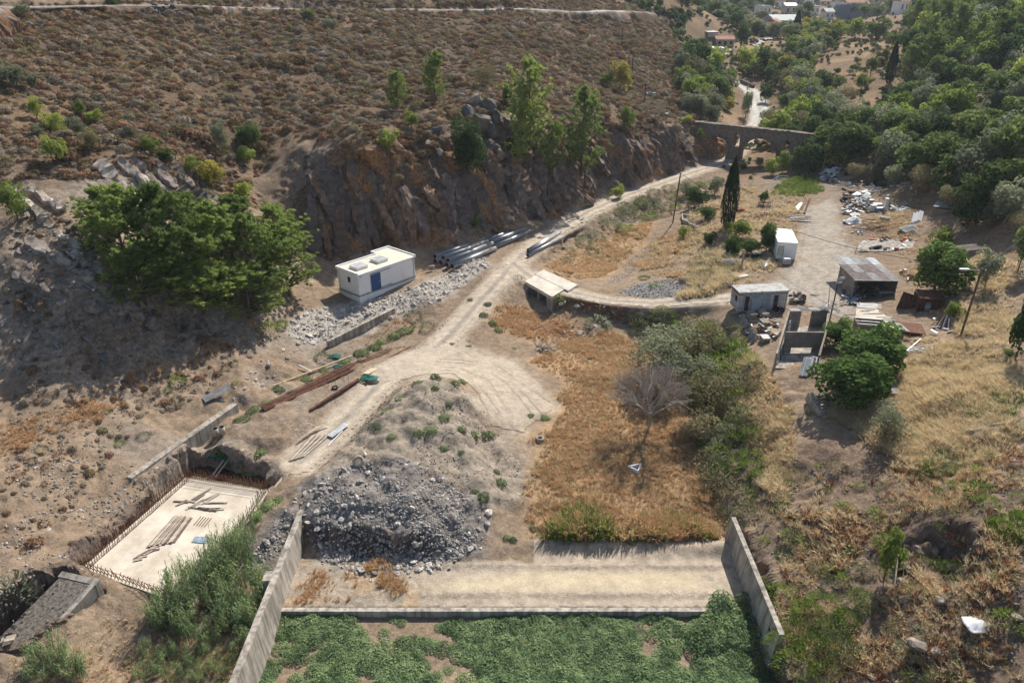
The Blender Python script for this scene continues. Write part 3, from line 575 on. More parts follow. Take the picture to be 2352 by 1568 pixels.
def spread(name, meshes, P, S, label, cat, tilt=.12):
    P = np.asarray(P, float); n = len(P); S = np.asarray(S, float); S = np.repeat(S[:, None], 3, 1) if S.ndim == 1 else S
    me = bpy.data.meshes.new(name); me.vertices.add(n); me.vertices.foreach_set('co', P.astype(np.float32).ravel())
    for nm, ty, a in (('sc', 'FLOAT_VECTOR', S), ('ro', 'FLOAT_VECTOR', np.c_[rng.normal(0, tilt, n), rng.normal(0, tilt, n), rng.uniform(0, 6.28, n)])):
        t = me.attributes.new(nm, ty, 'POINT'); t.data.foreach_set('vector', a.astype(np.float32).ravel())
    t = me.attributes.new('idx', 'INT', 'POINT'); t.data.foreach_set('value', rng.integers(0, len(meshes), n).astype(np.int32))
    o = bpy.data.objects.new(name, me); C.objects.link(o); mo = o.modifiers.new('spread', 'NODES'); mo.node_group = inst_tree(meshes)
    return tag(o, label, cat, kind='stuff')
def project(P):
    P = np.asarray(P, float); q = P - np.array([0, 0, CAMH]); w = q[:, 1] * CP - q[:, 2] * SP
    return 1176 + FPX * q[:, 0] / w, 784 - FPX * (q[:, 1] * SP + q[:, 2] * CP) / w, w
def single(name, me, p, s, rz, label, cat, group, tilt=0):
    o = bpy.data.objects.new(name, me); C.objects.link(o); o.location = p; o.scale = s if hasattr(s, '__len__') else (s, s, s)
    o.rotation_euler = (random.gauss(0, tilt), random.gauss(0, tilt), rz); return tag(o, label, cat, group)
def populate(name, meshes, P, S, label, cat, group, stuff, stufflabel, nind=300, tilt=.12, pick=None):
    """the ones that show largest become things of their own, the rest one mass"""
    P = np.asarray(P, float); S = np.asarray(S, float); px, py, w = project(P); S1 = S if S.ndim == 1 else S.mean(1)
    show = S1 / w * ((px > 0) & (px < 2352) & (py > 0) & (py < 1568)); order = np.argsort(-show); ind = order[:nind]; ind = ind[show[ind] > 0]
    for i in ind: single(name, meshes[random.randrange(len(meshes))], P[i], tuple(S[i]) if S.ndim == 2 else S[i], random.uniform(0, 6.28), label, cat, group, tilt)
    rest = np.setdiff1d(np.arange(len(P)), ind)
    if len(rest): spread(stuff, meshes, P[rest], S[rest], stufflabel, cat, tilt)
def onground(x, y, dz=0): return np.c_[x, y, look('h', x, y) + dz]
def sample(poly, n, f=None, gap=0, tries=6):
    poly = np.asarray(poly)[:, :2]; lo = poly.min(0); hi = poly.max(0); k = n * tries
    x = rng.uniform(lo[0], hi[0], k); y = rng.uniform(lo[1], hi[1], k); m = pdist(poly, x, y) < 0; x = x[m]; y = y[m]
    if f is not None: m = rng.random(len(x)) < f(x, y); x = x[m]; y = y[m]
    if gap:
        keep = []; cell = {}
        for i in range(len(x)):
            c = (int(x[i] / gap), int(y[i] / gap))
            if any((x[i] - x[j]) ** 2 + (y[i] - y[j]) ** 2 < gap * gap for a in (-1, 0, 1) for b in (-1, 0, 1) for j in cell.get((c[0] + a, c[1] + b), ())): continue
            cell.setdefault(c, []).append(i); keep.append(i)
        x = x[keep]; y = y[keep]
    return x[:n], y[:n]
ALLFLAT = lambda x, y: sstep(.5, .95, look('f', x, y))
# ------------------------------------------------------------------ the brush-covered hill
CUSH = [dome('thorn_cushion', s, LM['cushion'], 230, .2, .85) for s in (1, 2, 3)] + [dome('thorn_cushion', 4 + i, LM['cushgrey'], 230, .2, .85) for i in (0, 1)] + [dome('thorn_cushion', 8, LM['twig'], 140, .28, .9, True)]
def brush_density(x, y):
    return np.clip(1.1 + 1.6 * fbm(x * .07, y * .07, 21, 4), .08, 1) * ALLFLAT(x, y) * np.clip(1.5 - look('s', x, y) * .8, .03, 1)
x, y = sample(BRUSH, 19000, brush_density, .52, 5)
s = np.clip(rng.lognormal(-.58, .42, len(x)), .22, 1.6) * np.where(fbm(x * .05, y * .05, 3, 2) > .12, 1.15, .95)
populate('thorn_cushion', CUSH, onground(x, y, -.08), np.c_[s, s, s * rng.uniform(.75, 1.1, len(s))],
         'rounded rusty brown cushion shrub on the hillside above the cliff', 'shrub', 'cushion shrubs covering the hillside', 'hillside_brush', 'dense mass of small rusty brown cushion shrubs covering the upper hillside', 290)
# scrub on the left bank and ledges
LB = W([(0,560),(120,480),(260,520),(280,700),(520,700),(640,700),(600,790),(480,900),(330,960),(200,1120),(120,1240),(0,1290)])
x, y = sample(LB, 420, lambda x, y: np.clip(.55 + 1.5 * fbm(x * .2, y * .2, 31, 3), .05, 1), .8)
s = np.clip(rng.lognormal(-.95, .35, len(x)), .18, .8)
populate('bank_scrub', [CUSH[0], CUSH[3], dome('bank_scrub', 9, LM['cushion'], 90, .3, .7, True)], onground(x, y, -.06), s, 'small brown cushion shrub on the stony left bank', 'shrub', 'scrub on the stony left bank', 'bank_undergrowth', 'tiny scrub between the stones of the left bank', 260)
# ------------------------------------------------------------------ trees
BANKSETS = {}
def var(kind):
    if kind in BANKSETS: return BANKSETS[kind]
    K = []
    if kind in ('pine', 'dpine', 'airpine'):
        for s in (1, 2, 3):
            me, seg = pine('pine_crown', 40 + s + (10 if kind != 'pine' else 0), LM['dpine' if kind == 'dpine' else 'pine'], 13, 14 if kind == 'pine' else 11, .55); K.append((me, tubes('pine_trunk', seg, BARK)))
    elif kind == 'cyp': K = [(cypress('cypress_crown', 5, LM['cyp']), tubes('cypress_trunk', [((0, 0, -.02), (0, 0, .6), .012, .006)], BARK))]
    else:
        p = dict(green=('green', 2000, 13, .055), dark=('dark', 2000, 12, .052), lime=('lime', 1500, 12, .055), olive=('olive', 2200, 15, .042), yellow=('yellow', 1400, 12, .055), fig=('fig', 5200, 22, .046), dome=('green', 3000, 9, .04), big=('dark', 5200, 20, .034), willow=('twig', 2600, 16, .03), acacia=('lime', 2600, 14, .036), feather=('olive', 3000, 16, .028))[kind]
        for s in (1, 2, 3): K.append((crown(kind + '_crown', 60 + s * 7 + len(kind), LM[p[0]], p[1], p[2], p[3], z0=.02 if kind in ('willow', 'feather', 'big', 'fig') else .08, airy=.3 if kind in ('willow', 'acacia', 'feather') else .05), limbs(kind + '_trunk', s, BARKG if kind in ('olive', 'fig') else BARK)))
    BANKSETS[kind] = K; return K
NAMES = dict(green='broadleaf_tree', dark='evergreen_tree', lime='young_tree', olive='olive_tree', yellow='broadleaf_tree', fig='fig_tree', dome='stone_pine', big='evergreen_tree', willow='willow_shrub', acacia='acacia_tree', feather='tamarisk_shrub', pine='pine_tree', dpine='pine_tree', airpine='pine_tree', cyp='cypress_tree')
LOOK = dict(green='mid green leafy tree', dark='dark green dense tree', lime='bright yellow-green tree', olive='grey-green olive tree', yellow='yellowing green tree', pine='light green pine', dpine='dark green pine', airpine='light green pine', acacia='bright green airy tree', big='dark evergreen tree', willow='brownish wispy bush', feather='grey-green feathery bush')
TREES = []
def plant(p, w, h, kind, label, group=None, lean=0, rz=None):
    K = var(kind); k = random.randrange(len(K)); me, tr = K[k]
    e = bpy.data.objects.new(NAMES[kind], None); C.objects.link(e); e.location = (p[0], p[1], p[2] - .05); e.rotation_euler = (0, lean, random.uniform(0, 6.28) if rz is None else rz); e.scale = (w, w, h)
    tag(e, label, 'shrub' if NAMES[kind].endswith('shrub') else 'tree', group)
    for nm, d in (('crown', me), ('trunk', tr)):
        o = bpy.data.objects.new(nm, d); C.objects.link(o); o.parent = e
    TREES.append((p[0], p[1], w)); return e
def tpx(px, py, w, h, kind, label, group=None, lean=0):
    p = hit(px, py); s = mpp(p); return plant(p, w * s, h * s * 1.06, kind, label, group, lean)
def many(zf, rows, where, group, scale=1.0):
    for r in rows:
        x, y, w, h, k = r[:5]; k0 = zf(0, 0); k1 = zf(1, 0); q = k1[0] - k0[0]; px, py = zf(x, y)
        tpx(px, py, w * q * scale, h * q * scale, k, (r[5] if len(r) > 5 else LOOK[k] + ' ' + where), group)
# pine grove at the left
for px, py, w, h, lb in [(300,640,165,215,'leftmost tall pine of the grove below the rock slabs'),(395,690,190,270,'tallest bright green pine in the middle of the left grove'),(500,690,185,225,'broad pine right of the tallest in the left grove'),(590,690,170,205,'pine in the right half of the left grove'),(665,680,150,180,'rightmost pine of the left grove near the white building'),(335,700,170,140,'low spreading pine at the front left of the grove'),(470,720,180,130,'low bushy pine at the shaded front of the grove'),(575,725,160,120,'low bushy pine at the front right of the grove'),(250,560,120,130,'pine at the upper left end of the grove'),(545,600,150,150,'pine half hidden at the back of the grove'),(450,590,160,150,'pine behind the tallest one in the grove'),(640,600,130,130,'pine at the upper right end of the grove')]:
    tpx(px, py, w * 1.18, h * .95, 'pine', lb, 'pines of the left grove')
for px, py, w, h, k, lb in [(1215,345,120,185,'pine','tall pine on the cliff right of the dark round evergreen'),(1200,385,95,140,'pine','lower pine clinging to the cliff face beside the tall one'),(1270,400,80,110,'pine','small pine between the two big cliff pines'),(1335,415,135,195,'dpine','big dark pine at the right end of the cliff pines'),(1000,240,78,108,'pine','light green pine on the brush slope, right of the smaller one'),(915,258,60,85,'pine','small light green pine alone on the brush slope'),(1078,395,100,125,'big','dark round evergreen bush hanging on the cliff'),(895,350,56,50,'lime','small bright green bush at the top of the ochre cliff'),(945,292,42,36,'lime','tiny yellow-green bush below the two slope pines'),(1425,205,56,66,'yellow','round yellow-green tree on the brush slope near the utility poles'),(1396,192,44,38,'lime','low yellow-green bush left of the round yellow tree on the slope'),(1110,200,58,48,'willow','brownish round bush above the grey rock outcrop'),(1092,535,30,42,'lime','bright green sapling at the cliff foot above the pipes'),(1440,298,46,52,'lime','bright green bush at the cliff edge above the road'),(1165,240,40,46,'dark','dark bush beside the grey rock outcrop'),(1420,455,40,30,'lime','small green bush by the roadside below the cliff')]:
    tpx(px, py, w, h, k, lb)
Z1 = zoom(0, 0, 860, 570)
many(Z1, [(100,600,230,170,'olive','wide grey-green bush at the left edge of the hillside'),(230,615,110,110,'olive','smaller grey-green bush right of the wide one at the left edge'),(260,810,120,150,'acacia','bright green tree left of the pair above the rock slabs'),(375,890,160,150,'acacia','bright green tree right of the pair above the rock slabs'),(540,750,100,100,'lime','upper bright green bush in the gully of the left hillside'),(640,810,140,90,'lime','middle bright green bush in the gully of the left hillside'),(525,935,140,130,'olive','round olive-green bush beside the twiggy brown one'),(255,935,95,80,'olive','low grey bush below the bright green pair'),(640,1040,180,160,'willow','brown-green twiggy bush above the rock slabs'),(395,1110,190,180,'lime','vivid yellow-green tree in front of the twiggy bush'),(890,955,95,90,'olive','grey bush beside a pale boulder on the left hillside'),(1025,1060,140,125,'lime','light green bush at the top of the tilted rock layers'),(1130,1125,150,100,'green','mid green bush trailing along the tilted rock layers'),(1320,1190,140,120,'lime','green bush at the upper edge of the shaded gully'),(1440,1300,240,190,'yellow','yellow-green bush glowing at the edge of the shaded gully'),(1510,1030,140,180,'olive','dark olive bush left of the round evergreen at the gully'),(1700,1010,215,170,'big','dark round evergreen at the head of the shaded gully'),(1690,1110,165,110,'lime','bright low bush below the round evergreen at the gully'),(1670,1360,170,120,'lime','sunlit bush deep inside the shaded gully'),(125,1510,270,260,'acacia','bright feathery tree at the left edge beside the bare scree'),(1990,1560,110,110,'pine','small pine at the foot of the shaded gully'),(2265,195,160,95,'olive','grey-green bush just below the hill road'),(2120,120,110,50,'green','low green bush at the edge of the hill road'),(150,125,150,90,'olive','grey-green bush near the top left corner'),(1120,420,80,55,'olive','lone olive bush in the middle of the brush slope'),(1985,240,40,60,'lime','tiny conical green tree high on the brush slope'),(780,30,140,40,'green','green patch of bush beside the hill road')], '', None)
Z3 = zoom(1700, 0, 2560, 570); ZR = zoom(1700, 560, 2560, 1130)
many(Z3, [(785,275,62,175,'cyp','tall dark cypress in front of the warehouse'),(1425,580,66,260,'cyp','slim dark cypress leaning on the wooded right slope'),(320,1560,112,450,'cyp','tall dark cypress standing at the corner of the scrap yard'),(410,380,105,200,'dark','tall dark poplar beside the pale valley road'),(1110,105,50,60,'dark','dark tree before the long blue-grey wall in the village')], '', None)
many(Z3, [(985,660,245,165,'dome','big dome-shaped stone pine in the middle of the valley')], '', None)
many(Z3, [(600,880,150,130,'olive','olive tree beside the road just behind the arches'),(725,905,130,120,'olive','second olive tree from the road behind the arches'),(450,810,100,205,'olive','slim olive tree left of the pale road bend'),(220,845,160,115,'olive','round olive tree behind the left end of the aqueduct'),(585,700,100,120,'dark','dark round tree at the bend of the pale road')], '', None)
WOODS = 'trees in the woods of the right slope'
many(Z3, [(960,770,210,140,'olive'),(770,770,170,140,'olive'),(1650,810,270,260,'olive'),(1800,790,190,160,'olive'),(2110,850,180,260,'olive'),(2260,830,190,290,'olive'),(1040,1090,320,210,'green'),(1160,1070,270,210,'green'),(1290,1090,210,190,'dark'),(1440,1100,270,230,'lime'),(1570,1010,240,210,'green'),(1750,1215,300,280,'green'),(1900,1100,240,250,'green'),(2010,1090,250,260,'dark'),(2150,1090,270,270,'green'),(2270,1010,210,190,'green'),(1900,840,240,140,'green'),(900,1110,170,150,'dark'),(985,1060,230,170,'green'),(1090,1040,260,190,'dark'),(860,1080,130,110,'green'),(830,1165,180,190,'green'),(930,1175,230,220,'dark'),(770,1160,120,110,'green'),(1010,1160,200,180,'lime'),(880,1185,150,120,'green'),(1080,1140,220,190,'green'),(660,520,150,140,'dark'),(690,580,140,100,'dark'),(550,510,90,140,'green'),(760,430,130,100,'dark'),(1030,300,170,120,'green'),(960,290,130,100,'dark'),(1190,270,160,130,'lime'),(1330,270,190,130,'green'),(1300,530,100,120,'green'),(1240,610,120,100,'lime'),(1680,300,190,250,'dpine'),(2050,160,230,210,'dpine'),(1840,490,270,230,'airpine'),(1600,570,180,180,'dpine'),(2300,490,290,170,'dark'),(2120,450,160,120,'yellow'),(2060,330,260,160,'airpine'),(2250,310,210,170,'green'),(1560,210,180,160,'green'),(1720,110,260,110,'green'),(820,660,150,100,'green'),(1130,700,180,110,'willow'),(1360,830,170,110,'olive'),(1250,860,170,110,'green'),(1500,900,180,120,'lime'),(1080,880,200,110,'lime'),(930,870,170,100,'lime'),(880,760,120,80,'green'),(700,760,120,110,'green'),(330,620,140,140,'green'),(240,560,130,120,'olive'),(100,500,160,90,'lime'),(120,650,170,110,'olive'),(330,760,120,90,'yellow'),(60,760,120,100,'olive'),(400,440,110,80,'green'),(520,420,90,80,'green'),(1900,230,200,150,'dpine'),(1450,330,120,90,'lime'),(1380,440,100,90,'dark')], 'in the woods of the right valley slope', WOODS)
many(Z3, [(700,1180,115,150,'lime','bright green young tree right of the big arch'),(625,1195,125,110,'lime','low yellow-green bush left of the bright young tree by the big arch'),(540,1140,90,60,'olive','low grey-green bush below the big arch of the aqueduct'),(130,960,60,80,'lime','yellow bush showing through the left arch'),(290,940,70,55,'lime','bright bush showing through the second arch'),(50,850,90,60,'lime','bright bush growing on the left end of the aqueduct'),(1970,1250,150,150,'olive','small round olive above the stone hut'),(2070,1310,220,180,'olive','mid-size olive up the slope from the stone hut'),(2210,1520,310,300,'olive','big olive tree right of the stone hut'),(1950,1560,240,220,'dark','dark bushy tree in front of the stone hut'),(572,1400,80,95,'dark','small dark round bush in the dry grass of the scrap yard'),(240,1330,150,120,'olive','grey-green roadside bush left of the yard cypress'),(110,1420,190,140,'dark','dark green bush between road and riverbed'),(40,1340,150,110,'feather','pale feathery bush by the roadside, left of the yard'),(180,1500,170,90,'dark','low dark bush left of the yard cypress')], '', None)
many(ZR, [(1740,470,430,330,'fig','big leafy fig tree right of the open shed'),(1790,150,190,130,'lime','light green climbing plant on top behind the open shed'),(1290,1010,520,330,'fig','broad leafy fig tree beside the roofless ruin'),(1130,1225,560,360,'fig','front leafy fig tree below the roofless ruin'),(1060,830,260,190,'fig','leafy fig branches rising at the lamp post'),(1390,1480,330,290,'feather','rounded grey-green bush below the fig trees'),(2070,450,220,290,'olive','wispy grey olive beside the lamp-bearing pole'),(590,190,150,190,'fig','leafy vine tree left of the white cabin'),(350,215,150,130,'fig','round leafy bush beside the timber post'),(190,140,120,95,'green','dark leafy bush left end of the yard hedge'),(385,100,220,130,'lime','yellow-green bush at the foot of the yard cypress'),(480,205,150,110,'fig','leafy bush between the round bush and the vine tree'),(1855,650,150,130,'lime','bright green bush behind the rusty lean-to'),(2290,930,230,480,'dark','dark green trees at the right edge above the straw slope'),(2310,330,210,320,'green','leafy tree at the right edge near the power line'),(2245,900,110,65,'lime','small bright bush under the dark trees at the right edge'),(20,100,90,90,'lime','yellow-green bush at the left end of the yard'),(150,1120,260,230,'feather','grey-green feathery bush on the riverbank below the yard'),(190,1000,150,120,'lime','light green bush on the riverbank below the yard'),(120,1500,330,230,'willow','brown wispy thicket at the foot of the riverbank')], '', None)
tpx(1525, 885, 205, 140, 'feather', 'wide wispy green bush behind the bare tree'); tpx(1600, 830, 130, 90, 'willow', 'brownish thicket on the riverbank behind the bare tree'); tpx(1615, 965, 150, 120, 'willow', 'brown wispy bush right of the bare tree')
# fill of the woods
Z7 = zoom(1700, 0, 2240, 360)
HAMLET = [(1790,22),(1815,34),(1838,12),(1872,30),(1895,14),(1925,26),(1975,10),(2045,14),(2075,30),(2125,14),(2150,28),(2185,12),(1760,40),(1905,44)]
ARCHP = hit(*zoom(1700,0,2560,570)(580,1010))
CLEAR = [(Vector((ARCHP.x, ARCHP.y + 22, 0)), 7, 30)] + [(hit(*Z7(x, y)), hw, ln) for x, y, hw, ln in [(1170,335,20,40),(1065,390,8,30),(385,670,9,24),(270,672,6,18),(360,400,7,25),(490,500,9,25),(1900,130,24,90),(1400,70,14,70),(2270,110,18,80),(2090,135,12,90),(1850,240,50,60),(880,460,12,40),(525,570,6,26),(1690,150,9,60),(1520,320,7,30)]]
CLEAR += [(hit(x, y), 9, 60) for x, y in HAMLET]
def cleared(a, b, pad=0):
    for p, hw, ln in CLEAR:
        d = Vector((p.x, p.y)).normalized(); q = Vector((a - p.x, b - p.y)); f = -q.dot(d); s_ = abs(q.x * d.y - q.y * d.x)
        if -14 < f < ln and s_ < hw * .8 + pad: return True
    return False
def wood_fill(poly, n, gap, kinds, wr_, where, group, f=None, hmul=(.75, 1.05)):
    x, y = sample(poly, n * 3, f, gap, 4); c = 0
    for a, b in zip(x, y):
        if c >= n: break
        if any((a - t[0]) ** 2 + (b - t[1]) ** 2 < (t[2] * .22 + gap * .3) ** 2 for t in TREES): continue
        if ldist(FARROAD, np.array([a]), np.array([b]))[0][0] < 8.5 or cleared(a, b, 2): continue
        k = random.choice(kinds); w = random.uniform(*wr_); plant((a, b, gz(a, b)), w, w * random.uniform(*hmul) * (1.5 if 'pine' in k else 1), k, LOOK[k] + ' ' + where, group); c += 1
SLOPE1 = [tuple(aty(*p)[:2]) for p in [(1850,330,182),(2060,400,142),(2200,470,118),(2340,520,104),(2345,300,150),(2345,180,200),(2150,200,215),(2000,270,200),(1880,290,195)]]
SLOPE2 = [tuple(aty(*p)[:2]) for p in [(2345,180,200),(2150,200,220),(2050,240,212),(2100,120,275),(2080,70,330),(2200,10,420),(2340,0,330)]]
VALLEY = [tuple(aty(*p)[:2]) for p in [(1590,285,200),(1850,330,185),(1950,270,205),(1860,220,240),(1850,140,290),(1800,105,360),(1700,110,360),(1600,140,300),(1560,210,235)]]
BARE = [tuple(aty(*p)[:2]) for p in [(1860,240,236),(1930,130,262),(2040,60,300),(2100,70,300),(2030,160,262),(1980,230,240)]]
FARV = [tuple(aty(*p)[:2]) for p in [(1560,110,330),(1700,100,380),(1850,120,340),(1960,95,420),(2080,60,460),(2250,0,520),(2100,-5,800),(1700,0,700),(1500,0,520)]]
nb = lambda x, y: sstep(-1, 2, pdist(BARE, x, y)) * .95 + .05
SLOPE0 = [tuple(aty(*p)[:2]) for p in [(1960,385,158),(2080,425,138),(2200,490,117),(2330,580,98),(2345,480,108),(2200,425,125),(2080,375,146)]]
wood_fill(SLOPE0, 26, 3.0, ['dark','olive','willow','green'], (3, 5.5), 'in the shade at the foot of the right wooded slope', WOODS)
wood_fill(SLOPE1, 60, 3.6, ['green','green','dark','lime','olive'], (6.5, 10.5), 'on the near wooded slope at the right', WOODS, nb)
wood_fill(SLOPE2, 85, 4.6, ['green','dark','dpine','airpine','lime','olive'], (8, 13), 'high on the wooded slope at the right', WOODS, nb)
wood_fill(VALLEY, 95, 3.8, ['green','olive','dark','lime','olive','willow'], (6, 10), 'on the valley floor behind the arches', 'trees on the valley floor', nb)
MIDV = [tuple(aty(*p)[:2]) for p in [(1545,200,245),(1700,190,265),(1840,230,240),(1870,150,290),(1960,95,400),(1800,95,400),(1700,100,380),(1600,110,330)]]
wood_fill(MIDV, 110, 4.2, ['green','olive','dark','lime','olive','yellow'], (6, 9.5), 'midway up the valley beyond the arches', 'trees midway up the valley', nb)
wood_fill(FARV, 150, 6.0, ['green','dark','olive','dark'], (7, 11), 'far up the valley before the village', 'far trees around the village')
x, y = sample(BARE, 26, None, 3); [plant((a, b, gz(a, b)), w, w * .7, random.choice(['olive', 'lime', 'green']), 'small tree dotted over the bare orange slope', 'trees dotted over the bare slope') for a, b, w in zip(x, y, rng.uniform(1.6, 3.6, len(x)))]
FARHILL = [tuple(aty(*p)[:2]) for p in [(1500,90,300),(1560,20,450),(1640,10,500),(1800,-20,900),(1700,-60,900),(1480,-40,420),(1500,30,330)]]
x, y = sample(FARHILL, 70, None, 6); [plant((a, b, gz(a, b)), w, w * .75, random.choice(['green', 'dark', 'lime', 'olive']), 'small bushy tree dotted over the far left hill', 'trees dotted over the far hill') for a, b, w in zip(x, y, rng.uniform(3, 6.5, len(x)))]
# ------------------------------------------------------------------ stones
STONE = dict(grey=mat('slate_grey_stone', (.50,.465,.425), .9, .38, 2.5, .4, 9), pale=mat('pale_limestone', (.55,.51,.465), .9, .28, 2.5, .4, 9, col2=(.32,.275,.235)), brown=mat('brown_rock', (.32,.27,.225), .92, .25, 1.5, .6, 5, col2=(.17,.135,.115)), dark=mat('dark_rock', (.19,.175,.17), .92, .25, 1.5, .6, 5))
def rset(k, n=5, flat=.7): return [rock_mesh('stone', 10 + i + len(k) * 3, STONE[k], flat * (.85 + .1 * i), 2) for i in range(n)]
RG, RP, RB, RD = rset('grey', 6), rset('pale', 6), rset('brown', 5), rset('dark', 4)
RGs = [rock_mesh('pebble', 90 + i, STONE['grey'], .7, 1) for i in range(4)]; RPs = [rock_mesh('pebble', 95 + i, STONE['pale'], .7, 1) for i in range(4)]; RBs = [rock_mesh('pebble', 99 + i, STONE['brown'], .6, 1) for i in range(4)]
def stones(poly, n, lo, hi, gap=0, f=None, p=2.2):
    x, y = sample(poly, n, f, gap, 5); return onground(x, y), lo + (hi - lo) * rng.random(len(x)) ** p
# grey rubble heap at the basin
P, S = stones(RUBBLE, 250, .16, .62, .4, lambda x, y: np.clip(.6 + 1.5 * fbm(x * .25, y * .25, 43, 3), .1, 1)); Sv = np.c_[S, S * .85, S * .75]
populate('rubble_stone', RG, P, Sv, 'angular slate grey stone on the rubble heap above the basin', 'stone', 'stones of the grey rubble heap', 'rubble', 'x', 300, .5)
P, S = stones(RUBBLE, 5200, .05, .24, 0, lambda x, y: np.clip(.55 + 2.2 * fbm(x * .3, y * .3, 41, 3), .04, 1)); spread('rubble_gravel', RGs, P, S, 'grey broken gravel covering the rubble heap', 'gravel', .6)
HEAPFOOT = W([(690,1290),(820,1305),(1000,1285),(1110,1215),(1130,1240),(1060,1300),(960,1330),(820,1335)])
P, S = stones(HEAPFOOT, 60, .2, .48, .55); populate('fallen_stone', RG + RP[:2], P, np.c_[S, S, S * .8], 'grey block fallen at the foot of the rubble heap', 'stone', 'fallen blocks at the heap foot', 'x', 'x', 300, .4)
for px, py, w, lb in [(830,1308,26,'largest grey boulder at the left end of the heap foot'),(862,1318,20,'second boulder from the left at the heap foot'),(985,1300,22,'grey boulder on the sand at the right of the heap foot'),(1008,1302,14,'small brown stone on the sand right of the heap foot'),(1122,1180,22,'tan rounded boulder at the right edge of the rubble heap'),(1118,1205,20,'pale split boulder below the tan one at the right of the heap'),(790,1085,20,'brown boulder left of the tyre on top of the heap'),(838,1050,18,'round tan boulder behind the tyre on top of the heap'),(845,1082,14,'pale tan stone just right of the tyre on the heap'),(950,1290,18,'pale block at the foot of the rubble heap'),(1625,1242,11,'round pale stone on the basin edge by the right wall'),(1330,770,22,'grey boulder at the edge of the dry grass'),(1295,765,14,'small grey boulder beside the larger one at the grass edge'),(1290,700,16,'pale boulder standing below the culvert bridge'),(1325,705,14,'second pale boulder below the culvert bridge'),(1010,690,13,'lone pale stone beside the track')]:
    p = hit(px, py); s = w * mpp(p) * .62; single('boulder', random.choice(RP if 'pale' in lb or 'tan' in lb or 'brown' in lb else RG), (p.x, p.y, p.z + s * .2), (s, s * .85, s * .8), random.uniform(0, 6), lb, 'boulder', None, .2)
# pale boulders beside the white building
P, S = stones(ROCKBANK, 280, .25, .8, .5); populate('pale_boulder', RP, P, np.c_[S, S * .9, S * .8], 'pale boulder in the long stone bank below the white building', 'boulder', 'boulders of the pale stone bank', 'x', 'x', 300, .5)
P, S = stones(ROCKBANK, 1800, .08, .28); spread('boulder_bank_rubble', RPs, P, S, 'small pale stones filling the bank below the white building', 'stones', .6)
RB2 = W([(640,800),(720,740),(800,730),(790,760),(700,800),(600,900),(540,940),(500,930)])
P, S = stones(RB2, 60, .2, .6, .6); populate('stream_boulder', RP, P, S, 'pale boulder along the stream below the stone bank', 'boulder', 'boulders along the stream', 'x', 'x', 300, .4)
# gravel heap and stream gravel
P, S = stones(GRAVELH, 900, .05, .2); spread('gravel_heap', RGs, P + np.array([0, 0, .05]), S, 'heap of grey gravel beside the side track', 'gravel', .6)
STREAMG = W([(1400,640),(1440,600),(1500,550),(1520,560),(1470,610),(1420,650)])
P, S = stones(STREAMG, 500, .07, .25); spread('riverbed_gravel', RPs, P, S, 'pale gravel in the dry riverbed', 'gravel', .6)
STB = W([(1230,700),(1300,690),(1420,720),(1430,780),(1300,800),(1230,770)])
P, S = stones(STB, 120, .12, .5, .5); populate('river_stone', RG[:3] + RP[:3], P, S, 'grey stone scattered below the culvert bridge', 'stone', 'stones below the culvert bridge', 'x', 'x', 120, .4)
# loose stones over bare ground
for nm, poly, n, rs, hi, lb in (('bank_stones', LB, 2600, RBs, .3, 'loose brown stones over the left bank'), ('spoil_stones', SPOIL, 1700, RBs, .2, 'small stones over the grey-brown spoil heap'),
                        ('slope_stones', W([(1690,1100),(1800,1060),(2050,1060),(2345,1000),(2345,1560),(1800,1560)]), 1700, RBs, .26, 'loose stones over the right bank'), ('hill_stones', BRUSH, 900, RBs, .5, 'grey stones between the shrubs of the hillside'),
                        ('lower_stones', W([(0,1060),(280,1060),(420,1040),(190,1290),(40,1400),(0,1420)]), 900, RBs + RGs, .3, 'stones over the slope beside the foundation slab'), ('turn_stones', W([(860,850),(1000,780),(1230,860),(1280,940),(1190,1000)]), 500, RBs, .12, 'small stones on the turning area')):
    P, S = stones(poly, n, .05, hi, 0, lambda x, y: np.clip(.5 + 1.5 * fbm(x * .25, y * .25, 51, 3), .05, 1)); spread(nm, rs, P, S, lb, 'stones', .5)
for nm, ln, w0, w1, n in (('verge_stones', MAINROAD, 1.5, 3.6, 1600), ('track_stones', SIDEROAD, 1.2, 2.8, 700)):
    q = np.array(ln); lo = q.min(0) - 4; hi = q.max(0) + 4; x = rng.uniform(lo[0], hi[0], n * 14); y = rng.uniform(lo[1], hi[1], n * 14); dd = ldist(ln, x, y)[0]; m = (dd > w0) & (dd < w1); x = x[m][:n]; y = y[m][:n]; spread(nm, RBs + RPs, onground(x, y), .04 + .2 * rng.random(len(x)) ** 3, 'loose stones along the verges of the ' + ('dirt road' if n > 1000 else 'side track'), 'stones', .5)
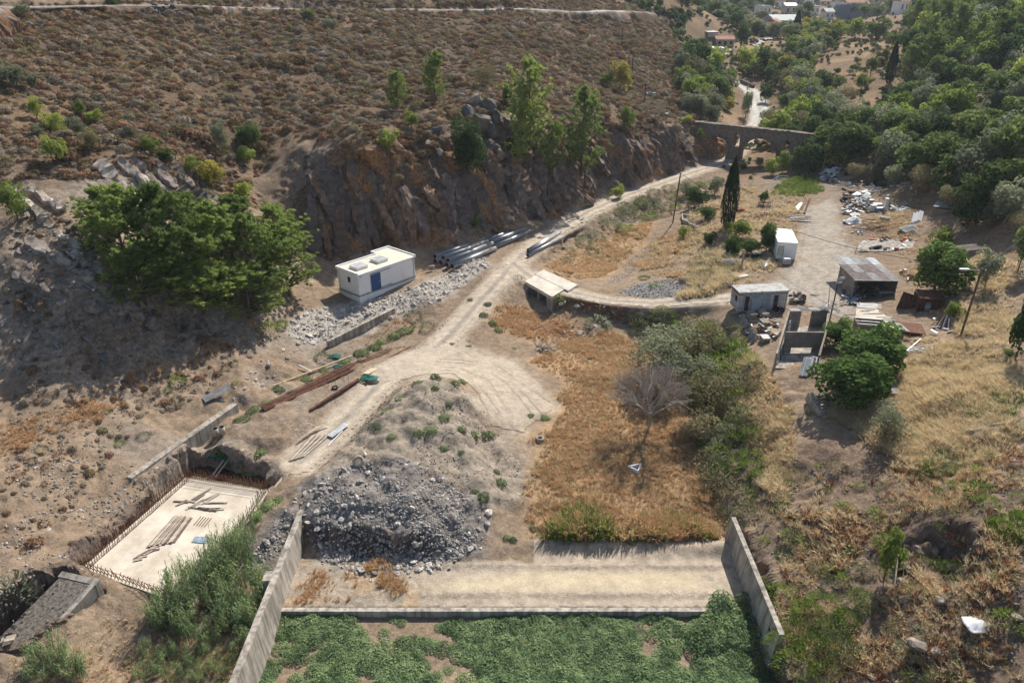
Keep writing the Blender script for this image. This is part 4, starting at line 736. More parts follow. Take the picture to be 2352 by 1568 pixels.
# rock layers of the left hillside: tilted slabs
def slab_rock(p0, p1, w, th, m, seed, lift=0, sharp=False):
    g = np.random.default_rng(seed); p0 = np.array(p0); p1 = np.array(p1); L = np.linalg.norm(p1 - p0); n = max(6, int(L / .7)); V = []; F = []
    d = (p1 - p0) / L; up = np.array([0, 0, 1.0]); s = np.cross(d, up); s /= np.linalg.norm(s); u = np.cross(s, d)
    for i in range(n + 1):
        t = i / n; c = p0 + (p1 - p0) * t + u * (.10 * g.normal() + lift); k = (1 - abs(2 * t - 1) ** 4 * .55) * g.uniform(.8, 1.15); ww = w * k
        hh = th * (.75 + .5 * g.random()) * (.6 + .4 * k)
        for a, b in (((-.5, -1), (-.5, .2), (-.44, .75), (.1, .35), (.5, .1), (.5, -1)) if sharp else ((-.5, -1), (-.48, .5), (-.1, .6), (.4, .55), (.5, .3), (.5, -1))): V.append(c + s * ww * (a + .06 * g.normal()) + u * hh * (b + .08 * g.normal()))
    for i in range(n):
        for k in range(6): F.append((i*6 + k, i*6 + (k+1) % 6, i*6 + 6 + (k+1) % 6, i*6 + 6 + k))
    F += [tuple(range(5, -1, -1)), tuple(range(n*6, n*6 + 6))]; c = (p0 + p1) / 2; V = [tuple(v - c) for v in V]
    me = bpy.data.meshes.new('rock_slab'); me.from_pydata(V, [], F); me.materials.append(m); o = bpy.data.objects.new('rock_slab', me); C.objects.link(o); o.location = c; return o
LAY = mat('layered_rock', (.46,.40,.34), .92, .25, .9, .7, 4, col2=(.20,.16,.13)); LAYD = mat('layered_rock_dark', (.25,.205,.175), .92, .25, .9, .7, 4, col2=(.12,.095,.085))
for i, (a, b, c, d, w, th, k, lb) in enumerate([
 (228,378,345,500,26,1.5,0,'longest pale tilted rock slab above the pine grove'),(270,372,360,455,14,1.2,0,'narrow pale slab right of the longest tilted one'),(300,365,400,470,16,1.3,1,'dark tilted slab behind the pale ones above the grove'),(340,372,430,465,20,1.4,1,'dark layer in the middle of the tilted rocks'),(390,385,470,470,20,1.4,1,'dark slab right of the middle of the tilted rocks'),(440,400,505,490,18,1.3,1,'rightmost dark tilted slab at the gully edge'),(60,430,150,490,16,.9,0,'tilted slab at the upper left beside the feathery tree'),(20,440,110,510,18,.9,0,'low pale slab nearest the feathery tree at the left'),(60,560,170,620,18,.9,0,'pale slab below the feathery tree'),(110,590,215,650,16,.9,0,'pale slab at the left of the pines'),(150,575,245,640,14,.9,0,'short pale slab touching the grove shade'),(50,640,140,690,14,.9,1,'dark low slab at the left edge below the scree'),(90,500,190,575,14,.8,0,'thin pale slab in the middle of the scree'),(190,700,300,760,14,.8,1,'grey slab in the shade below the grove'),(280,690,360,760,12,.7,1,'narrow grey slab in the grove shade'),(560,520,620,570,14,1.0,1,'ragged slab on the right side of the gully')]):
    p0 = hit(a, b); p1 = hit(c, d); w_ = w * mpp(p0); t = bpy.data.objects.new('rock_slab', None); C.objects.link(t); t.location = (p0 + p1) / 2; tag(t, lb, 'rock', 'tilted rock layers of the left hillside'); f = 0; j = 0
    while f < .97:
        g1 = min(1, f + random.uniform(.25, .5)); sd = Vector((random.gauss(0, .12), random.gauss(0, .12), random.gauss(.05, .1))); o = slab_rock(p0.lerp(p1, f) + sd, p0.lerp(p1, g1) + sd, w_ * random.uniform(.9, 1.5), th * random.uniform(.6, 1.0), LAYD if k else LAY, 100 + i * 9 + j, .3, j % 2 == 0); o.name = 'rock_block'; o.parent = t; o.location = o.location - t.location; f = g1 - .02; j += 1
# grey outcrop between the cliff pines
OUTC = [(1060,225,40),(1090,235,50),(1115,245,44),(1075,265,46),(1105,280,54),(1130,300,44),(1060,300,36),(1090,320,44),(1125,335,40),(1150,355,36),(1045,270,30),(1140,270,34),(1000,300,34),(985,330,30),(1010,350,36),(1160,395,30),(1110,365,34),(880,430,24),(955,455,26)]
for i, (px, py, w) in enumerate(OUTC):
    p = hit(px, py); s = w * mpp(p) * .62; o = single('crag', random.choice(RD + RB), (p.x, p.y, p.z), (s, s * .9, s * .95), random.uniform(0, 6), 'grey-brown crag jutting from the cliff between the pines', 'rock', 'crags jutting from the cliff', .5)
OCH = mat('ochre_rock', (.25,.16,.105), .92, .3, .9, .7, 4, col2=(.13,.085,.065)); CRK = mat('cliff_rock', (.19,.14,.112), .92, .3, .7, .8, 3, col2=(.10,.08,.072)); TOPL = [(690,340),(780,345),(850,360),(920,410),(990,420),(1060,350),(1130,330),(1240,330),(1340,330),(1440,310),(1540,298),(1600,295)]; FOOT = [(690,600),(780,600),(850,580),(920,580),(990,570),(1060,550),(1130,530),(1240,500),(1340,462),(1440,425),(1540,395),(1600,375)]
for i in range(110):
    px = random.uniform(700, 1590); a = np.interp(px, [p[0] for p in TOPL], [p[1] for p in TOPL]); b = np.interp(px, [p[0] for p in FOOT], [p[1] for p in FOOT]); f0 = random.uniform(0, .55); f1 = min(.98, f0 + random.uniform(.3, .6)); p0 = hit(px, a + (b - a) * f0); p1 = hit(px + random.uniform(5, 45), a + (b - a) * f1)
    if (p1 - p0).length < 1 or (p1 - p0).length > 16: continue
    o = slab_rock(p0, p1, random.uniform(.8, 3.2), random.uniform(.35, .8), OCH if random.random() < (.4 if px < 1000 else .15) else CRK, 300 + i, -.1, True); o.name = 'cliff_rib'; tag(o, 'jagged rib of brown rock on the shaded cliff above the road', 'rock', 'rock ribs of the cliff')
x, y = sample(BRUSH, 70, lambda x, y: np.clip(fbm(x * .1, y * .1, 61, 2) * 3, .02, 1), 1.2)
for a, b in zip(x, y): s = random.uniform(.35, 1.0); single('hillside_rock', random.choice(RD + RB), (a, b, gz(a, b)), (s, s * .8, s * .7), random.uniform(0, 6), 'grey rock showing between the cushion shrubs of the hill', 'rock', 'rocks among the hillside shrubs', .4)
for i in range(26):
    p = hit(random.uniform(350, 415), random.uniform(2, 36)); s = random.uniform(.5, 1.1); single('dumped_rock', random.choice(RD), (p.x, p.y, p.z + .2), (s, s * .7, s * .6), random.uniform(0, 6), 'dark grey block in the dump below the hill road', 'rock', 'dark blocks dumped below the hill road', .5)
LSL = W([(0,560),(80,470),(230,520),(300,690),(520,730),(440,800),(280,840),(0,860)])
x, y = sample(LSL, 150, None, .7, 5)
for a, b in zip(x, y): c_ = .25 + .8 * random.random() ** 2; single('ledge_rock', random.choice(RB + RD), (a, b, gz(a, b)), (c_ * 1.5, c_ * .8, c_ * .6), R(-50) + random.gauss(0, .3), 'broken brown ledge rock on the steep left slope below the scree', 'rock', 'ledge rocks of the left slope', .3)
# blocks along the broken edge of the cliff foot and the right-hand hollow
for px, py, w, lb in [(2110,1480,70,'big flat grey rock near the bottom right'),(2150,1500,40,'smaller rock leaning on the big flat one at the bottom right'),(2330,1420,34,'grey rock at the lower right edge'),(2140,930,36,'grey stone block in a row above the straw slope'),(2165,950,30,'second grey stone of the row above the straw slope'),(2140,980,26,'lowest grey stone of the row by the straw slope'),(2330,1050,30,'dark stone at the right edge'),(1395,745,26,'brownish rock in the riverbank thicket'),(1545,775,40,'grey rock under the riverbank bushes'),(1450,745,24,'grey rock near the brush-covered riverbank')]:
    p = hit(px, py); s = w * mpp(p) * .6; single('bank_rock', random.choice(RB), (p.x, p.y, p.z + .1), (s, s * .8, s * .6), random.uniform(0, 6), lb, 'rock', None, .15)
p = hit(2085, 1290); single('hollow_rock', random.choice(RB), p, (random.uniform(.3, .7),) * 3, random.uniform(0, 6), 'brown rock on the rim of the dark hollow in the right bank', 'rock', 'rocks on the rim of the hollow', .4)
p = hit(2110, 1262); single('hollow_rock', random.choice(RB), p, (random.uniform(.3, .7),) * 3, random.uniform(0, 6), 'brown rock on the rim of the dark hollow in the right bank', 'rock', 'rocks on the rim of the hollow', .4)
p = hit(2150, 1270); single('hollow_rock', random.choice(RB), p, (random.uniform(.3, .7),) * 3, random.uniform(0, 6), 'brown rock on the rim of the dark hollow in the right bank', 'rock', 'rocks on the rim of the hollow', .4)
p = hit(2180, 1300); single('hollow_rock', random.choice(RB), p, (random.uniform(.3, .7),) * 3, random.uniform(0, 6), 'brown rock on the rim of the dark hollow in the right bank', 'rock', 'rocks on the rim of the hollow', .4)
p = hit(2195, 1345); single('hollow_rock', random.choice(RB), p, (random.uniform(.3, .7),) * 3, random.uniform(0, 6), 'brown rock on the rim of the dark hollow in the right bank', 'rock', 'rocks on the rim of the hollow', .4)
p = hit(2160, 1380); single('hollow_rock', random.choice(RB), p, (random.uniform(.3, .7),) * 3, random.uniform(0, 6), 'brown rock on the rim of the dark hollow in the right bank', 'rock', 'rocks on the rim of the hollow', .4)
p = hit(2120, 1392); single('hollow_rock', random.choice(RB), p, (random.uniform(.3, .7),) * 3, random.uniform(0, 6), 'brown rock on the rim of the dark hollow in the right bank', 'rock', 'rocks on the rim of the hollow', .4)
p = hit(2080, 1372); single('hollow_rock', random.choice(RB), p, (random.uniform(.3, .7),) * 3, random.uniform(0, 6), 'brown rock on the rim of the dark hollow in the right bank', 'rock', 'rocks on the rim of the hollow', .4)
p = hit(2072, 1330); single('hollow_rock', random.choice(RB), p, (random.uniform(.3, .7),) * 3, random.uniform(0, 6), 'brown rock on the rim of the dark hollow in the right bank', 'rock', 'rocks on the rim of the hollow', .4)
# ------------------------------------------------------------------ grasses, reeds, weeds
T_DRY = [tuft('dry_tuft', s, LM['dry'], 16, 1, .8, .045, .5) for s in (1, 2, 3)]; T_YEL = [tuft('straw_tuft', s + 4, LM['yel'], 18, 1, .8, .045, .75) for s in (1, 2, 3)]; T_GRN = [tuft('green_tuft', s + 8, LM['grass'], 16, 1, .7, .045, .5) for s in (1, 2)]
T_RUST = [tuft('rust_tuft', 15, LM['red'], 14, 1, .8, .05, .5)]
def grass(name, poly, n, meshes, lo, hi, label, f=None, gap=0):
    f0 = f or (lambda x, y: np.ones(len(x))); g_ = lambda x, y: f0(x, y) * sstep(-.3, 2.6, -pdist(poly, x, y) + 2.4 * fbm(x * .3, y * .3, n % 97, 3) + .6)
    x, y = sample(poly, n, g_, gap, 8); s = rng.uniform(lo, hi, len(x)) * np.clip(.9 + .8 * fbm(x * .25, y * .25, 12, 3), .5, 1.5); return spread(name, meshes, onground(x, y), np.c_[s * 1.1, s * 1.1, s], label, 'grass', .15)
dens = lambda k, lo=.1, a=1.6, b=.6: (lambda x, y: np.clip(b + a * fbm(x * .22, y * .22, k, 3), lo, 1) * ALLFLAT(x, y))
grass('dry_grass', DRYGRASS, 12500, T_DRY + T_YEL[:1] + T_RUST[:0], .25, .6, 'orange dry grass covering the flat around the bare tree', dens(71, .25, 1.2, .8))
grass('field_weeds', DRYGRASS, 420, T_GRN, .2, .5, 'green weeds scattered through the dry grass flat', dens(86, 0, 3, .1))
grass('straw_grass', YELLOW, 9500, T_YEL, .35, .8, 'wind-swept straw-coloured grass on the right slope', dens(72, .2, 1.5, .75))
grass('riverbed_grass', RIVERGRASS, 2200, T_DRY + T_YEL[:2], .3, .7, 'dry grass in the riverbed above the culvert bridge', dens(73, .2))
grass('streamside_grass', RIVERG2, 1600, T_DRY, .25, .6, 'orange grass in the riverbed below the culvert bridge', dens(74, .1))
RSLOPE = W([(1690,1110),(1800,1060),(2050,1060),(2345,1020),(2345,1560),(1820,1560),(1790,1440),(1700,1200)])
grass('bank_grass', RSLOPE, 3400, T_YEL + T_DRY[:1] + T_RUST, .25, .75, 'tan dry grass on the right bank beside the basin wall', dens(75, .02, 3.0, .3))
YEDGE = W([(1560,690),(1590,600),(1540,560),(1600,470),(1700,430),(1860,440),(1850,540),(1780,640),(1690,660),(1620,680)])
grass('yard_edge_grass', YEDGE, 2600, T_YEL, .3, .8, 'straw grass along the edge of the scrap yard', dens(76, .15))
YRIGHT = W([(1940,470),(2100,420),(2180,520),(2210,640),(2190,760),(2080,820),(2060,600),(1990,540)])
grass('shed_grass', YRIGHT, 1700, T_YEL + T_DRY[:1], .25, .6, 'dry grass around the scrap heaps and sheds', dens(77, .08, 2, .4))
grass('slope_straw', W([(2190,570),(2345,610),(2350,850),(2210,800),(2180,700)]), 1900, T_YEL, .35, .8, 'straw grass on the slope behind the lamp-bearing pole', dens(83, .1, 2, .55))
grass('ruin_bank_straw', W([(1690,750),(1780,880),(1840,1000),(1790,1080),(1700,1010),(1685,850)]), 1500, T_YEL + T_DRY[:1], .3, .75, 'straw and dry grass on the bank below the ruin', dens(84, .08, 2, .5))
grass('island_grass', W([(1440,600),(1520,540),(1590,530),(1570,640),(1500,640)]), 1100, T_YEL + T_DRY, .3, .7, 'dry grass between riverbed and yard bank', dens(85, .1, 2, .5))
LPATH = W([(640,720),(560,790),(430,860),(300,930),(150,1010),(0,1060),(0,980),(150,930),(280,860),(420,810),(540,750)])
grass('path_grass', LPATH, 1500, T_DRY, .2, .6, 'orange grass along the path on the left bank', dens(78, .1, 1.8))
grass('lowland_grass', W([(20,1520),(250,1420),(420,1400),(560,1440),(540,1560),(20,1560)]), 1500, T_YEL + T_DRY[:1], .15, .4, 'short dry grass at the bottom left', dens(79, .1))
grass('gravel_weeds', W([(640,1000),(700,880),(860,730),(1000,700),(900,800),(760,930)]), 260, T_DRY, .2, .45, 'dry weeds along the stream', dens(80, .05))
grass('cut_grass', [(-19, 47), (-19, 52.5), (-12, 52.5), (-8, 48)], 420, T_DRY, .2, .5, 'dry orange grass in the left end of the basin', dens(81, .02, 3, .5) and (lambda x, y: np.clip(.3 + 2.5 * fbm(x * .5, y * .5, 81, 2), 0, 1)))
grass('brush_grass', BRUSH, 2600, T_YEL + T_DRY, .25, .5, 'dry grass between the hillside shrubs', dens(82, .02, 2.2, .2))
EDGEG = W([(1250,1240),(1262,1205),(1310,1172),(1370,1175),(1415,1205),(1432,1240)])
grass('green_reed_grass', EDGEG, 800, T_GRN + T_DRY[:1], .5, 1.5, 'tall bright green grass at the far edge of the basin')
EDGEG2 = W([(1450,1240),(1455,1200),(1520,1175),(1600,1200),(1655,1238)])
grass('mixed_edge_grass', EDGEG2, 1300, T_GRN[:1] + T_DRY, .5, 1.1, 'tall orange and green grass on the basin edge by the right wall')
grass('yard_green', W([(1770,445),(1800,405),(1880,400),(1895,440),(1850,455)]), 900, T_GRN, .4, .9, 'green grass patch under the bent hoops of the yard')
for i, poly in enumerate(([(2080,1080),(2150,1030),(2230,1040),(2200,1090),(2100,1100)], [(2200,930),(2300,890),(2352,900),(2330,960),(2220,960)], [(2260,1200),(2352,1170),(2352,1260),(2280,1250)])):
    grass('green_grass', W(poly), 420, T_GRN, .3, .6, ['yellow-green grass patch on the right bank below the row of stones', 'green grass patch at the right edge of the straw slope', 'green grass patch at the lower right edge'][i])
# reeds below the rubble heap
def reed(name, seed):
    g = np.random.default_rng(seed); V = []; F = []; v = []
    for k in range(14):
        a = g.uniform(0, 6.28); r = g.random() * .45; b = np.array([math.cos(a) * r, math.sin(a) * r, 0]); d = np.array([g.normal() * .08, g.normal() * .08, 1]); L = g.uniform(1.8, 3.5); s = np.array([.016, .01, 0]); j = len(V)
        V += [b - s, b + s, b + d * L + s * .4, b + d * L - s * .4]; F.append((j, j+1, j+2, j+3)); v += [.3] * 4
        for q in range(7):
            z = L * (.3 + .7 * q / 7); la = g.uniform(0, 6.28); o = np.array([math.cos(la), math.sin(la), 0]); ss = np.array([-o[1], o[0], 0]) * .038; p = b + d * z; m1 = p + o * .14 + np.array([0, 0, .34]); tip = p + o * .36 + np.array([0, 0, .34 * g.random()]); j = len(V)
            ss = ss * .75; V += [p - ss * .6, p + ss * .6, m1 + ss, m1 - ss, tip + ss * .15, tip - ss * .15]; F += [(j, j+1, j+2, j+3), (j+3, j+2, j+4, j+5)]; v += list(np.array([.2, .2, .6, .6, 1, 1]) * g.uniform(.6, 1))
    return mk(name, np.array(V), np.array(F), np.array(v), LM['reed'])
REED = [reed('reed', s) for s in (1, 2, 3)]
RPOLY = W([(330,1440),(400,1350),(480,1290),(520,1230),(600,1160),(625,1150),(590,1240),(560,1320),(600,1345),(640,1360),(600,1450),(560,1500),(480,1490)])
x, y = sample(RPOLY, 330, lambda x, y: np.clip(.5 + 1.6 * fbm(x * .35, y * .35, 5, 3), .05, 1) * np.where(y > 53, .35, 1), .4); s = rng.uniform(.5, 1.1, len(x)) * np.where(y > 53, .5, 1); spread('reed_bed', REED, onground(x, y), s, 'tall grey-green reeds growing beside the left basin wall', 'reeds', .1)
x, y = sample(W([(300,1568),(330,1480),(480,1500),(560,1500),(545,1568)]), 220, None, .3); s = rng.uniform(.25, .5, len(x)); spread('low_reeds', REED + T_GRN, onground(x, y), s, 'low green grass and reeds at the bottom beside the left wall', 'reeds', .2)
x, y = sample(W([(75,1568),(80,1510),(130,1490),(200,1540),(200,1568)]), 26, None, .3); s = rng.uniform(.5, .8, len(x)); spread('corner_reeds', REED, onground(x, y), s, 'bright green reed clump at the bottom left', 'reeds', .1)
# creeper on the pool floor
def creeper(name, seed):
    g = np.random.default_rng(seed); n = 300; r = np.sqrt(g.random(n)) * .8; a = g.uniform(0, 6.28, n); z = .42 * (1 - (r / .8) ** 2) * g.uniform(.6, 1, n) + .05
    P = np.c_[np.cos(a) * r, np.sin(a) * r, z]; N = np.c_[np.cos(a) * .4, np.sin(a) * .4, np.ones(n)] + g.normal(size=(n, 3)) * .35
    V, F, v = quads(P, N, g.uniform(.055, .12, n), .9, g, np.clip(g.normal(.5, .25, n), 0, 1)); return mk(name, V, F, v, LM['vine'])
VINE = [creeper('creeper', s) for s in (1, 2, 3)]
BP = [atz(px, py, -7)[:2].tolist() + [r] for px, py, r in [(870,1490,1.9),(930,1480,1.6),(1010,1520,1.6),(1060,1560,1.4),(1180,1460,1.2),(1280,1440,1.0),(1000,1430,2.4),(900,1425,3.0),(760,1540,.7),(830,1550,1.2),(1240,1560,.9),(1640,1470,1.2)]]
def vined(x, y):
    d = np.clip(np.where(x < -1, .42, .8) + 2.0 * fbm(x * .35, y * .35, 91, 3), .06, 1)
    for a, b, r in BP: d = d * (sstep(r * .5, r * 1.2, np.hypot((x - a) * .8, y - b)) * .93 + .07)
    return d
x, y = sample([(-19.4, 33), (20.2, 33), (20.2, 46.3), (-19.4, 46.3)], 2100, vined, .3, 6); s = rng.uniform(.5, 1.15, len(x)); spread('creeper_bed', VINE, onground(x, y, -.03), np.c_[s, s, s * rng.uniform(.7, 1.3, len(s))], 'dense green creeper carpeting the ground below the basin sill', 'ground cover', .1)
x, y = sample([(14.5, 43), (20.1, 43), (20.1, 47.6), (17, 47.2)], 60, None, .3); s = rng.uniform(.8, 1.3, len(x)); spread('creeper_mound', VINE, onground(x, y, .25), np.c_[s, s, s * 1.6], 'creeper climbing the corner at the right basin wall', 'ground cover', .2)
# single weeds and bushes
WEED = [dome('weed_clump', s, LM['weed'], 340, .15, .75) for s in (11, 12)]; BUSHG = [dome('green_shrub', s, LM['grass'] if s == 13 else LM['green'], 800, .10, .9, True) for s in (13, 14)]; BUSHO = [dome('grey_shrub', s, LM['olive'], 320, .15, .85, True) for s in (15, 16)]; BUSHL = [dome('lime_shrub', s, LM['grass'], 260, .2, .85, True) for s in (17, 18)]; BUSHT = [dome('twiggy_shrub', s, LM['twig'], 300, .16, .85, True) for s in (19, 20)]
BUSHR = [dome('rusty_weed', 23, LM['red'], 260, .16, .8, True)]
def bushes(name, meshes, rows, where, group, cat='bush'):
    for i, r in enumerate(rows):
        p = hit(r[0], r[1]); s = r[2] * mpp(p) * .5; single(name, random.choice(meshes), (p.x, p.y, p.z - .05), (s, s * random.uniform(.8, 1), s * (r[3] if len(r) > 3 and not isinstance(r[3], str) else .9)), random.uniform(0, 6), r[-1] if isinstance(r[-1], str) else where, cat, group, .05)
bushes('weed_clump', WEED, [(615,930,40,.5),(585,945,50,.5),(555,965,44,.5),(640,900,36,.5),(660,920,30,.4),(740,850,36,.4),(720,880,40,.4),(700,870,34,.4),(860,800,40,.6),(830,812,44,.5),(790,830,36,.5),(875,785,30,.6),(930,762,50,.5),(905,775,34),(1130,745,26),(1145,760,26),(1110,725,24),(1120,700,22),(1080,690,18),(1180,800,16,.4),(1075,795,20,.4),(1040,790,20,.4),(1060,880,26),(1030,930,24),(1000,905,22),(1020,960,34),(990,990,36),(960,1000,30),(1060,990,30),(1090,1000,34),(1120,1000,40),(1000,880,34),(960,890,30),(1045,895,30),(920,920,36,.4),(890,950,34,.4),(870,980,36,.4),(900,1010,26),(1060,1040,20),(1020,1030,24),(1110,1150,36),(1090,1130,24),(1150,1110,34),(1140,1085,24),(560,1060,44),(600,1045,44),(575,1090,56,.8),(510,1040,44),(530,1070,40),(1250,960,30,.5),(1280,970,22,.4),(1215,955,26,.4),(1300,980,16,.4),(620,1160,50,.6),(590,1185,46,.7),(640,1150,34,.5),(1180,1240,20,1.4),(1165,1235,22,1.0),(1225,1215,24,1.0)], 'low green weed clump on the bare ground by stream and heaps', 'weed clumps on the bare ground', 'weed')
bushes('grey_shrub', BUSHO, [(950,730,46,1.0,'round green bush beside the track below the stone bank'),(985,755,50,.8),(740,825,46,1.1,'round bush above the stream wall with the green nets'),(960,745,34),(1375,750,66,1.0,'olive round shrub left of the riverbank thicket'),(1340,560,50,.7),(1370,545,44,.8),(1400,520,60,.7),(1440,500,60,.8),(1300,600,30),(1310,575,26),(1480,470,60,.8),(1360,580,40,.7),(1440,480,50,.7),(1500,480,60,.8),(1660,1110,60,.8),(1640,1040,70,.8),(1600,1000,60,1.0),(540,840,24,.7),(330,1000,34,.7),(95,1035,40,.8,'grey dry shrub low on the left bank'),(405,920,40,.6),(30,1380,130,1.1,'big feathery green bush at the left edge above the ramp wall'),(1345,835,20),(1470,730,50,.7),(1520,745,60,.7)], 'grey-green rounded shrub by the dry riverbed', 'grey-green shrubs by the riverbed')
bushes('lime_shrub', BUSHL, [(405,880,40,1.1,'brightest green bush alone on the left bank'),(620,760,60,.8,'bright green bushes beside the path near the boulders'),(645,745,34,1.0,'small upright green bush right of the path bushes'),(230,985,24,.8),(270,1010,26,.8),(245,945,22,.6),(540,880,18),(385,895,26,.7),(1450,1240,34,1.0),(1090,540,24,1.2),(1620,760,60),(1660,790,56),(1600,790,50),(1690,830,56),(1640,850,60),(1700,800,40),(1680,870,50),(1720,1000,36,.9),(1690,990,44,.9),(1500,660,24),(1480,640,30,.7),(1240,680,36,.7),(1280,690,40,.8),(1960,480,26,.5),(2020,1180,60,.5,'green sprawling bush beside the thin retaining wall'),(1960,1260,50,.6),(2040,1240,60,1.0,'slender green sapling bush at the retaining wall'),(2250,1130,80,.8,'yellow-green bush on the upper right bank'),(2270,1160,70,.8),(1740,1100,46,1.1,'dark green upright bush above the right basin wall'),(1760,1240,34,.9)], 'bright green bush on the bank', 'bright green bushes on the banks')
bushes('green_shrub', BUSHG, [(1775,1340,70,.8),(1800,1370,80,.9),(1860,1420,100,.8),(1830,1450,90,.8),(1900,1400,100,.9),(1920,1450,110,.9),(1950,1420,80,.8),(1880,1500,110,.9),(1930,1500,120,.9),(1800,1480,90,.8),(1830,1530,110,.8),(1770,1530,80,.7),(1980,1370,70,.7),(2000,1380,60,.7),(2100,1560,60,.8),(2150,1560,60,.8),(1900,1550,90,.8)], 'bright green heath bush in the thicket beside the right basin wall', 'green heath bushes beside the right wall')
bushes('twiggy_shrub', BUSHT, [(1730,1180,90,.7),(1700,1130,70,.8),(1660,1190,60,.6),(1600,900,70,.8),(1560,830,80,.7),(1620,880,60,.7),(1740,900,60,.7),(1770,1000,60,.6),(1830,1100,70,.7),(1920,1070,60,.6),(2040,1130,60,.6),(2120,1020,50,.6),(2200,1340,60,.6),(2000,1310,60,.6),(1880,1290,50,.7),(1800,1150,60,.6),(2260,1500,60,.6),(2050,1440,50,.6),(1750,1460,60,.8),(1960,1530,70,.7),(2200,1540,50,.7),(2300,1300,50,.6),(2180,1180,60,.6),(2310,960,50,.6),(1650,620,60,.7),(1620,640,70,.7),(1590,540,50,.6),(1680,620,50,.6),(1740,600,40,.6)], 'dry twiggy shrub on the right-hand banks', 'twiggy shrubs on the right banks')
THICK = W([(1430,745),(1560,720),(1690,755),(1740,850),(1715,960),(1660,1090),(1620,1060),(1610,960),(1580,870),(1500,790)])
x1, y1 = sample(W([(1610,1000),(1715,960),(1760,1100),(1710,1225),(1665,1180)]), 46, None, 1.0, 6); x, y = sample(THICK, 190, None, .9, 6); x = np.r_[x, x1]; y = np.r_[y, y1]; s = rng.uniform(.6, 1.9, len(x))
for a, b, c_ in zip(x, y, s):
    k = random.random(); nm, ms, lb = (('green_shrub', BUSHG, 'mid green bush') if k < .25 else ('lime_shrub', BUSHL, 'light green bush') if k < .5 else ('grey_shrub', BUSHO, 'grey-green bush') if k < .75 else ('twiggy_shrub', BUSHT, 'brown twiggy bush'))
    single(nm, random.choice(ms), (a, b, gz(a, b) - .1), (c_, c_, c_ * random.uniform(.7, 1.1)), random.uniform(0, 6), lb + ' in the thicket down the riverbank below the yard', 'bush', 'bushes of the riverbank thicket', .05)
x, y = sample(RSLOPE, 280, lambda x, y: np.clip(.4 + 2 * fbm(x * .15, y * .15, 66, 3), .05, 1), 1.0, 8); s = .25 + .85 * rng.random(len(x)) ** 1.6
for a, b, c_ in zip(x, y, s):
    k = random.random(); nm, ms, lb = (('green_shrub', BUSHG, 'small green bush') if k < .2 else ('lime_shrub', BUSHL, 'small light green tuft bush') if k < .4 else ('grey_shrub', BUSHO, 'small grey-green bush') if k < .6 else ('twiggy_shrub', BUSHT, 'small brown twiggy bush') if k < .85 else ('rusty_weed', BUSHR, 'rust-red withered weed'))
    single(nm, random.choice(ms), (a, b, gz(a, b) - .1), (c_, c_, c_ * random.uniform(.6, .9)), random.uniform(0, 6), lb + ' on the rough right bank', 'bush', 'scrub on the right bank', .05)
ROADB = W([(1335,560),(1380,500),(1450,460),(1540,430),(1620,410),(1640,440),(1600,470),(1520,500),(1440,530),(1390,560)])
x, y = sample(ROADB, 46, None, 1.5, 5); s = rng.uniform(.8, 1.9, len(x))
for a, b, c_ in zip(x, y, s):
    k = random.random(); nm, ms, lb = (('green_shrub', BUSHG, 'green bush') if k < .25 else ('lime_shrub', BUSHL, 'light green bush') if k < .4 else ('grey_shrub', BUSHO, 'grey-green bush') if k < .85 else ('twiggy_shrub', BUSHT, 'brown twiggy bush'))
    single(nm, random.choice(ms), (a, b, gz(a, b) - .1), (c_, c_, c_ * random.uniform(.7, 1.0)), random.uniform(0, 6), lb + ' lining the riverside edge of the road', 'bush', 'bushes lining the road', .05)
MOUNDB = W([(1560,690),(1580,610),(1620,560),(1690,600),(1700,640),(1640,680)])
x, y = sample(MOUNDB, 40, None, 1.0, 5); s = rng.uniform(.6, 1.4, len(x))
for a, b, c_ in zip(x, y, s): single('dry_shrub', random.choice(BUSHT + [CUSH[3]]), (a, b, gz(a, b) - .1), (c_, c_, c_ * random.uniform(.7, 1.0)), random.uniform(0, 6), 'dry brown bush on the bank left of the yard', 'bush', 'dry bushes left of the yard', .05)
grass('bank_straw', MOUNDB, 1500, T_YEL, .5, 1.1, 'tall straw grass on the bank left of the yard')
# the bare tree on the grassy flat
BARKP = mat('bleached_bark', (.46,.40,.355), .95, .15, 6, .3, 25)
def bare_tree(px, py, hpx, label):
    p = hit(px, py); h = hpx * mpp(p) * 1.08; g = random.Random(5); segs = []
    def grow(a, d, L, r, lv):
        b = a + d * L; segs.append((a, b, r, r * .68))
        if lv == 0: return
        for i in range(4 if lv > 2 else 3):
            e = (d + Vector((g.gauss(0, .42), g.gauss(0, .42), g.gauss(.12, .2)))).normalized(); grow(a.lerp(b, g.uniform(.55, 1)), e, L * g.uniform(.6, .82), r * .58, lv - 1)
    grow(Vector((0, 0, -.2)), Vector((.05, 0, 1)).normalized(), h * .3, h * .018, 1); tr = list(segs); segs.clear()
    for i in range(11):
        a = i * .61 * 2 * math.pi; e = Vector((math.cos(a) * .75, math.sin(a) * .75, g.uniform(.45, 1.3))).normalized(); grow(Vector((0, 0, h * g.uniform(.2, .34))), e, h * .28, h * .0115, 4)
    e = bpy.data.objects.new('bare_tree', None); C.objects.link(e); e.location = p; tag(e, label, 'tree')
    for nm, s in (('trunk', tr[:1]), ('branches', segs)):
        o = bpy.data.objects.new(nm, tubes(nm, s, BARKP, 4)); C.objects.link(o); o.parent = e
bare_tree(1488, 992, 172, 'leafless grey tree with spreading twigs on the dry grass flat')
bare_tree(1855, 1000, 30, 'small leafless sapling at the edge of the straw slope') if False else None
# sapling by the thin retaining wall
tpx(2030, 1330, 60, 145, 'lime', 'slender green sapling standing before the thin retaining wall')
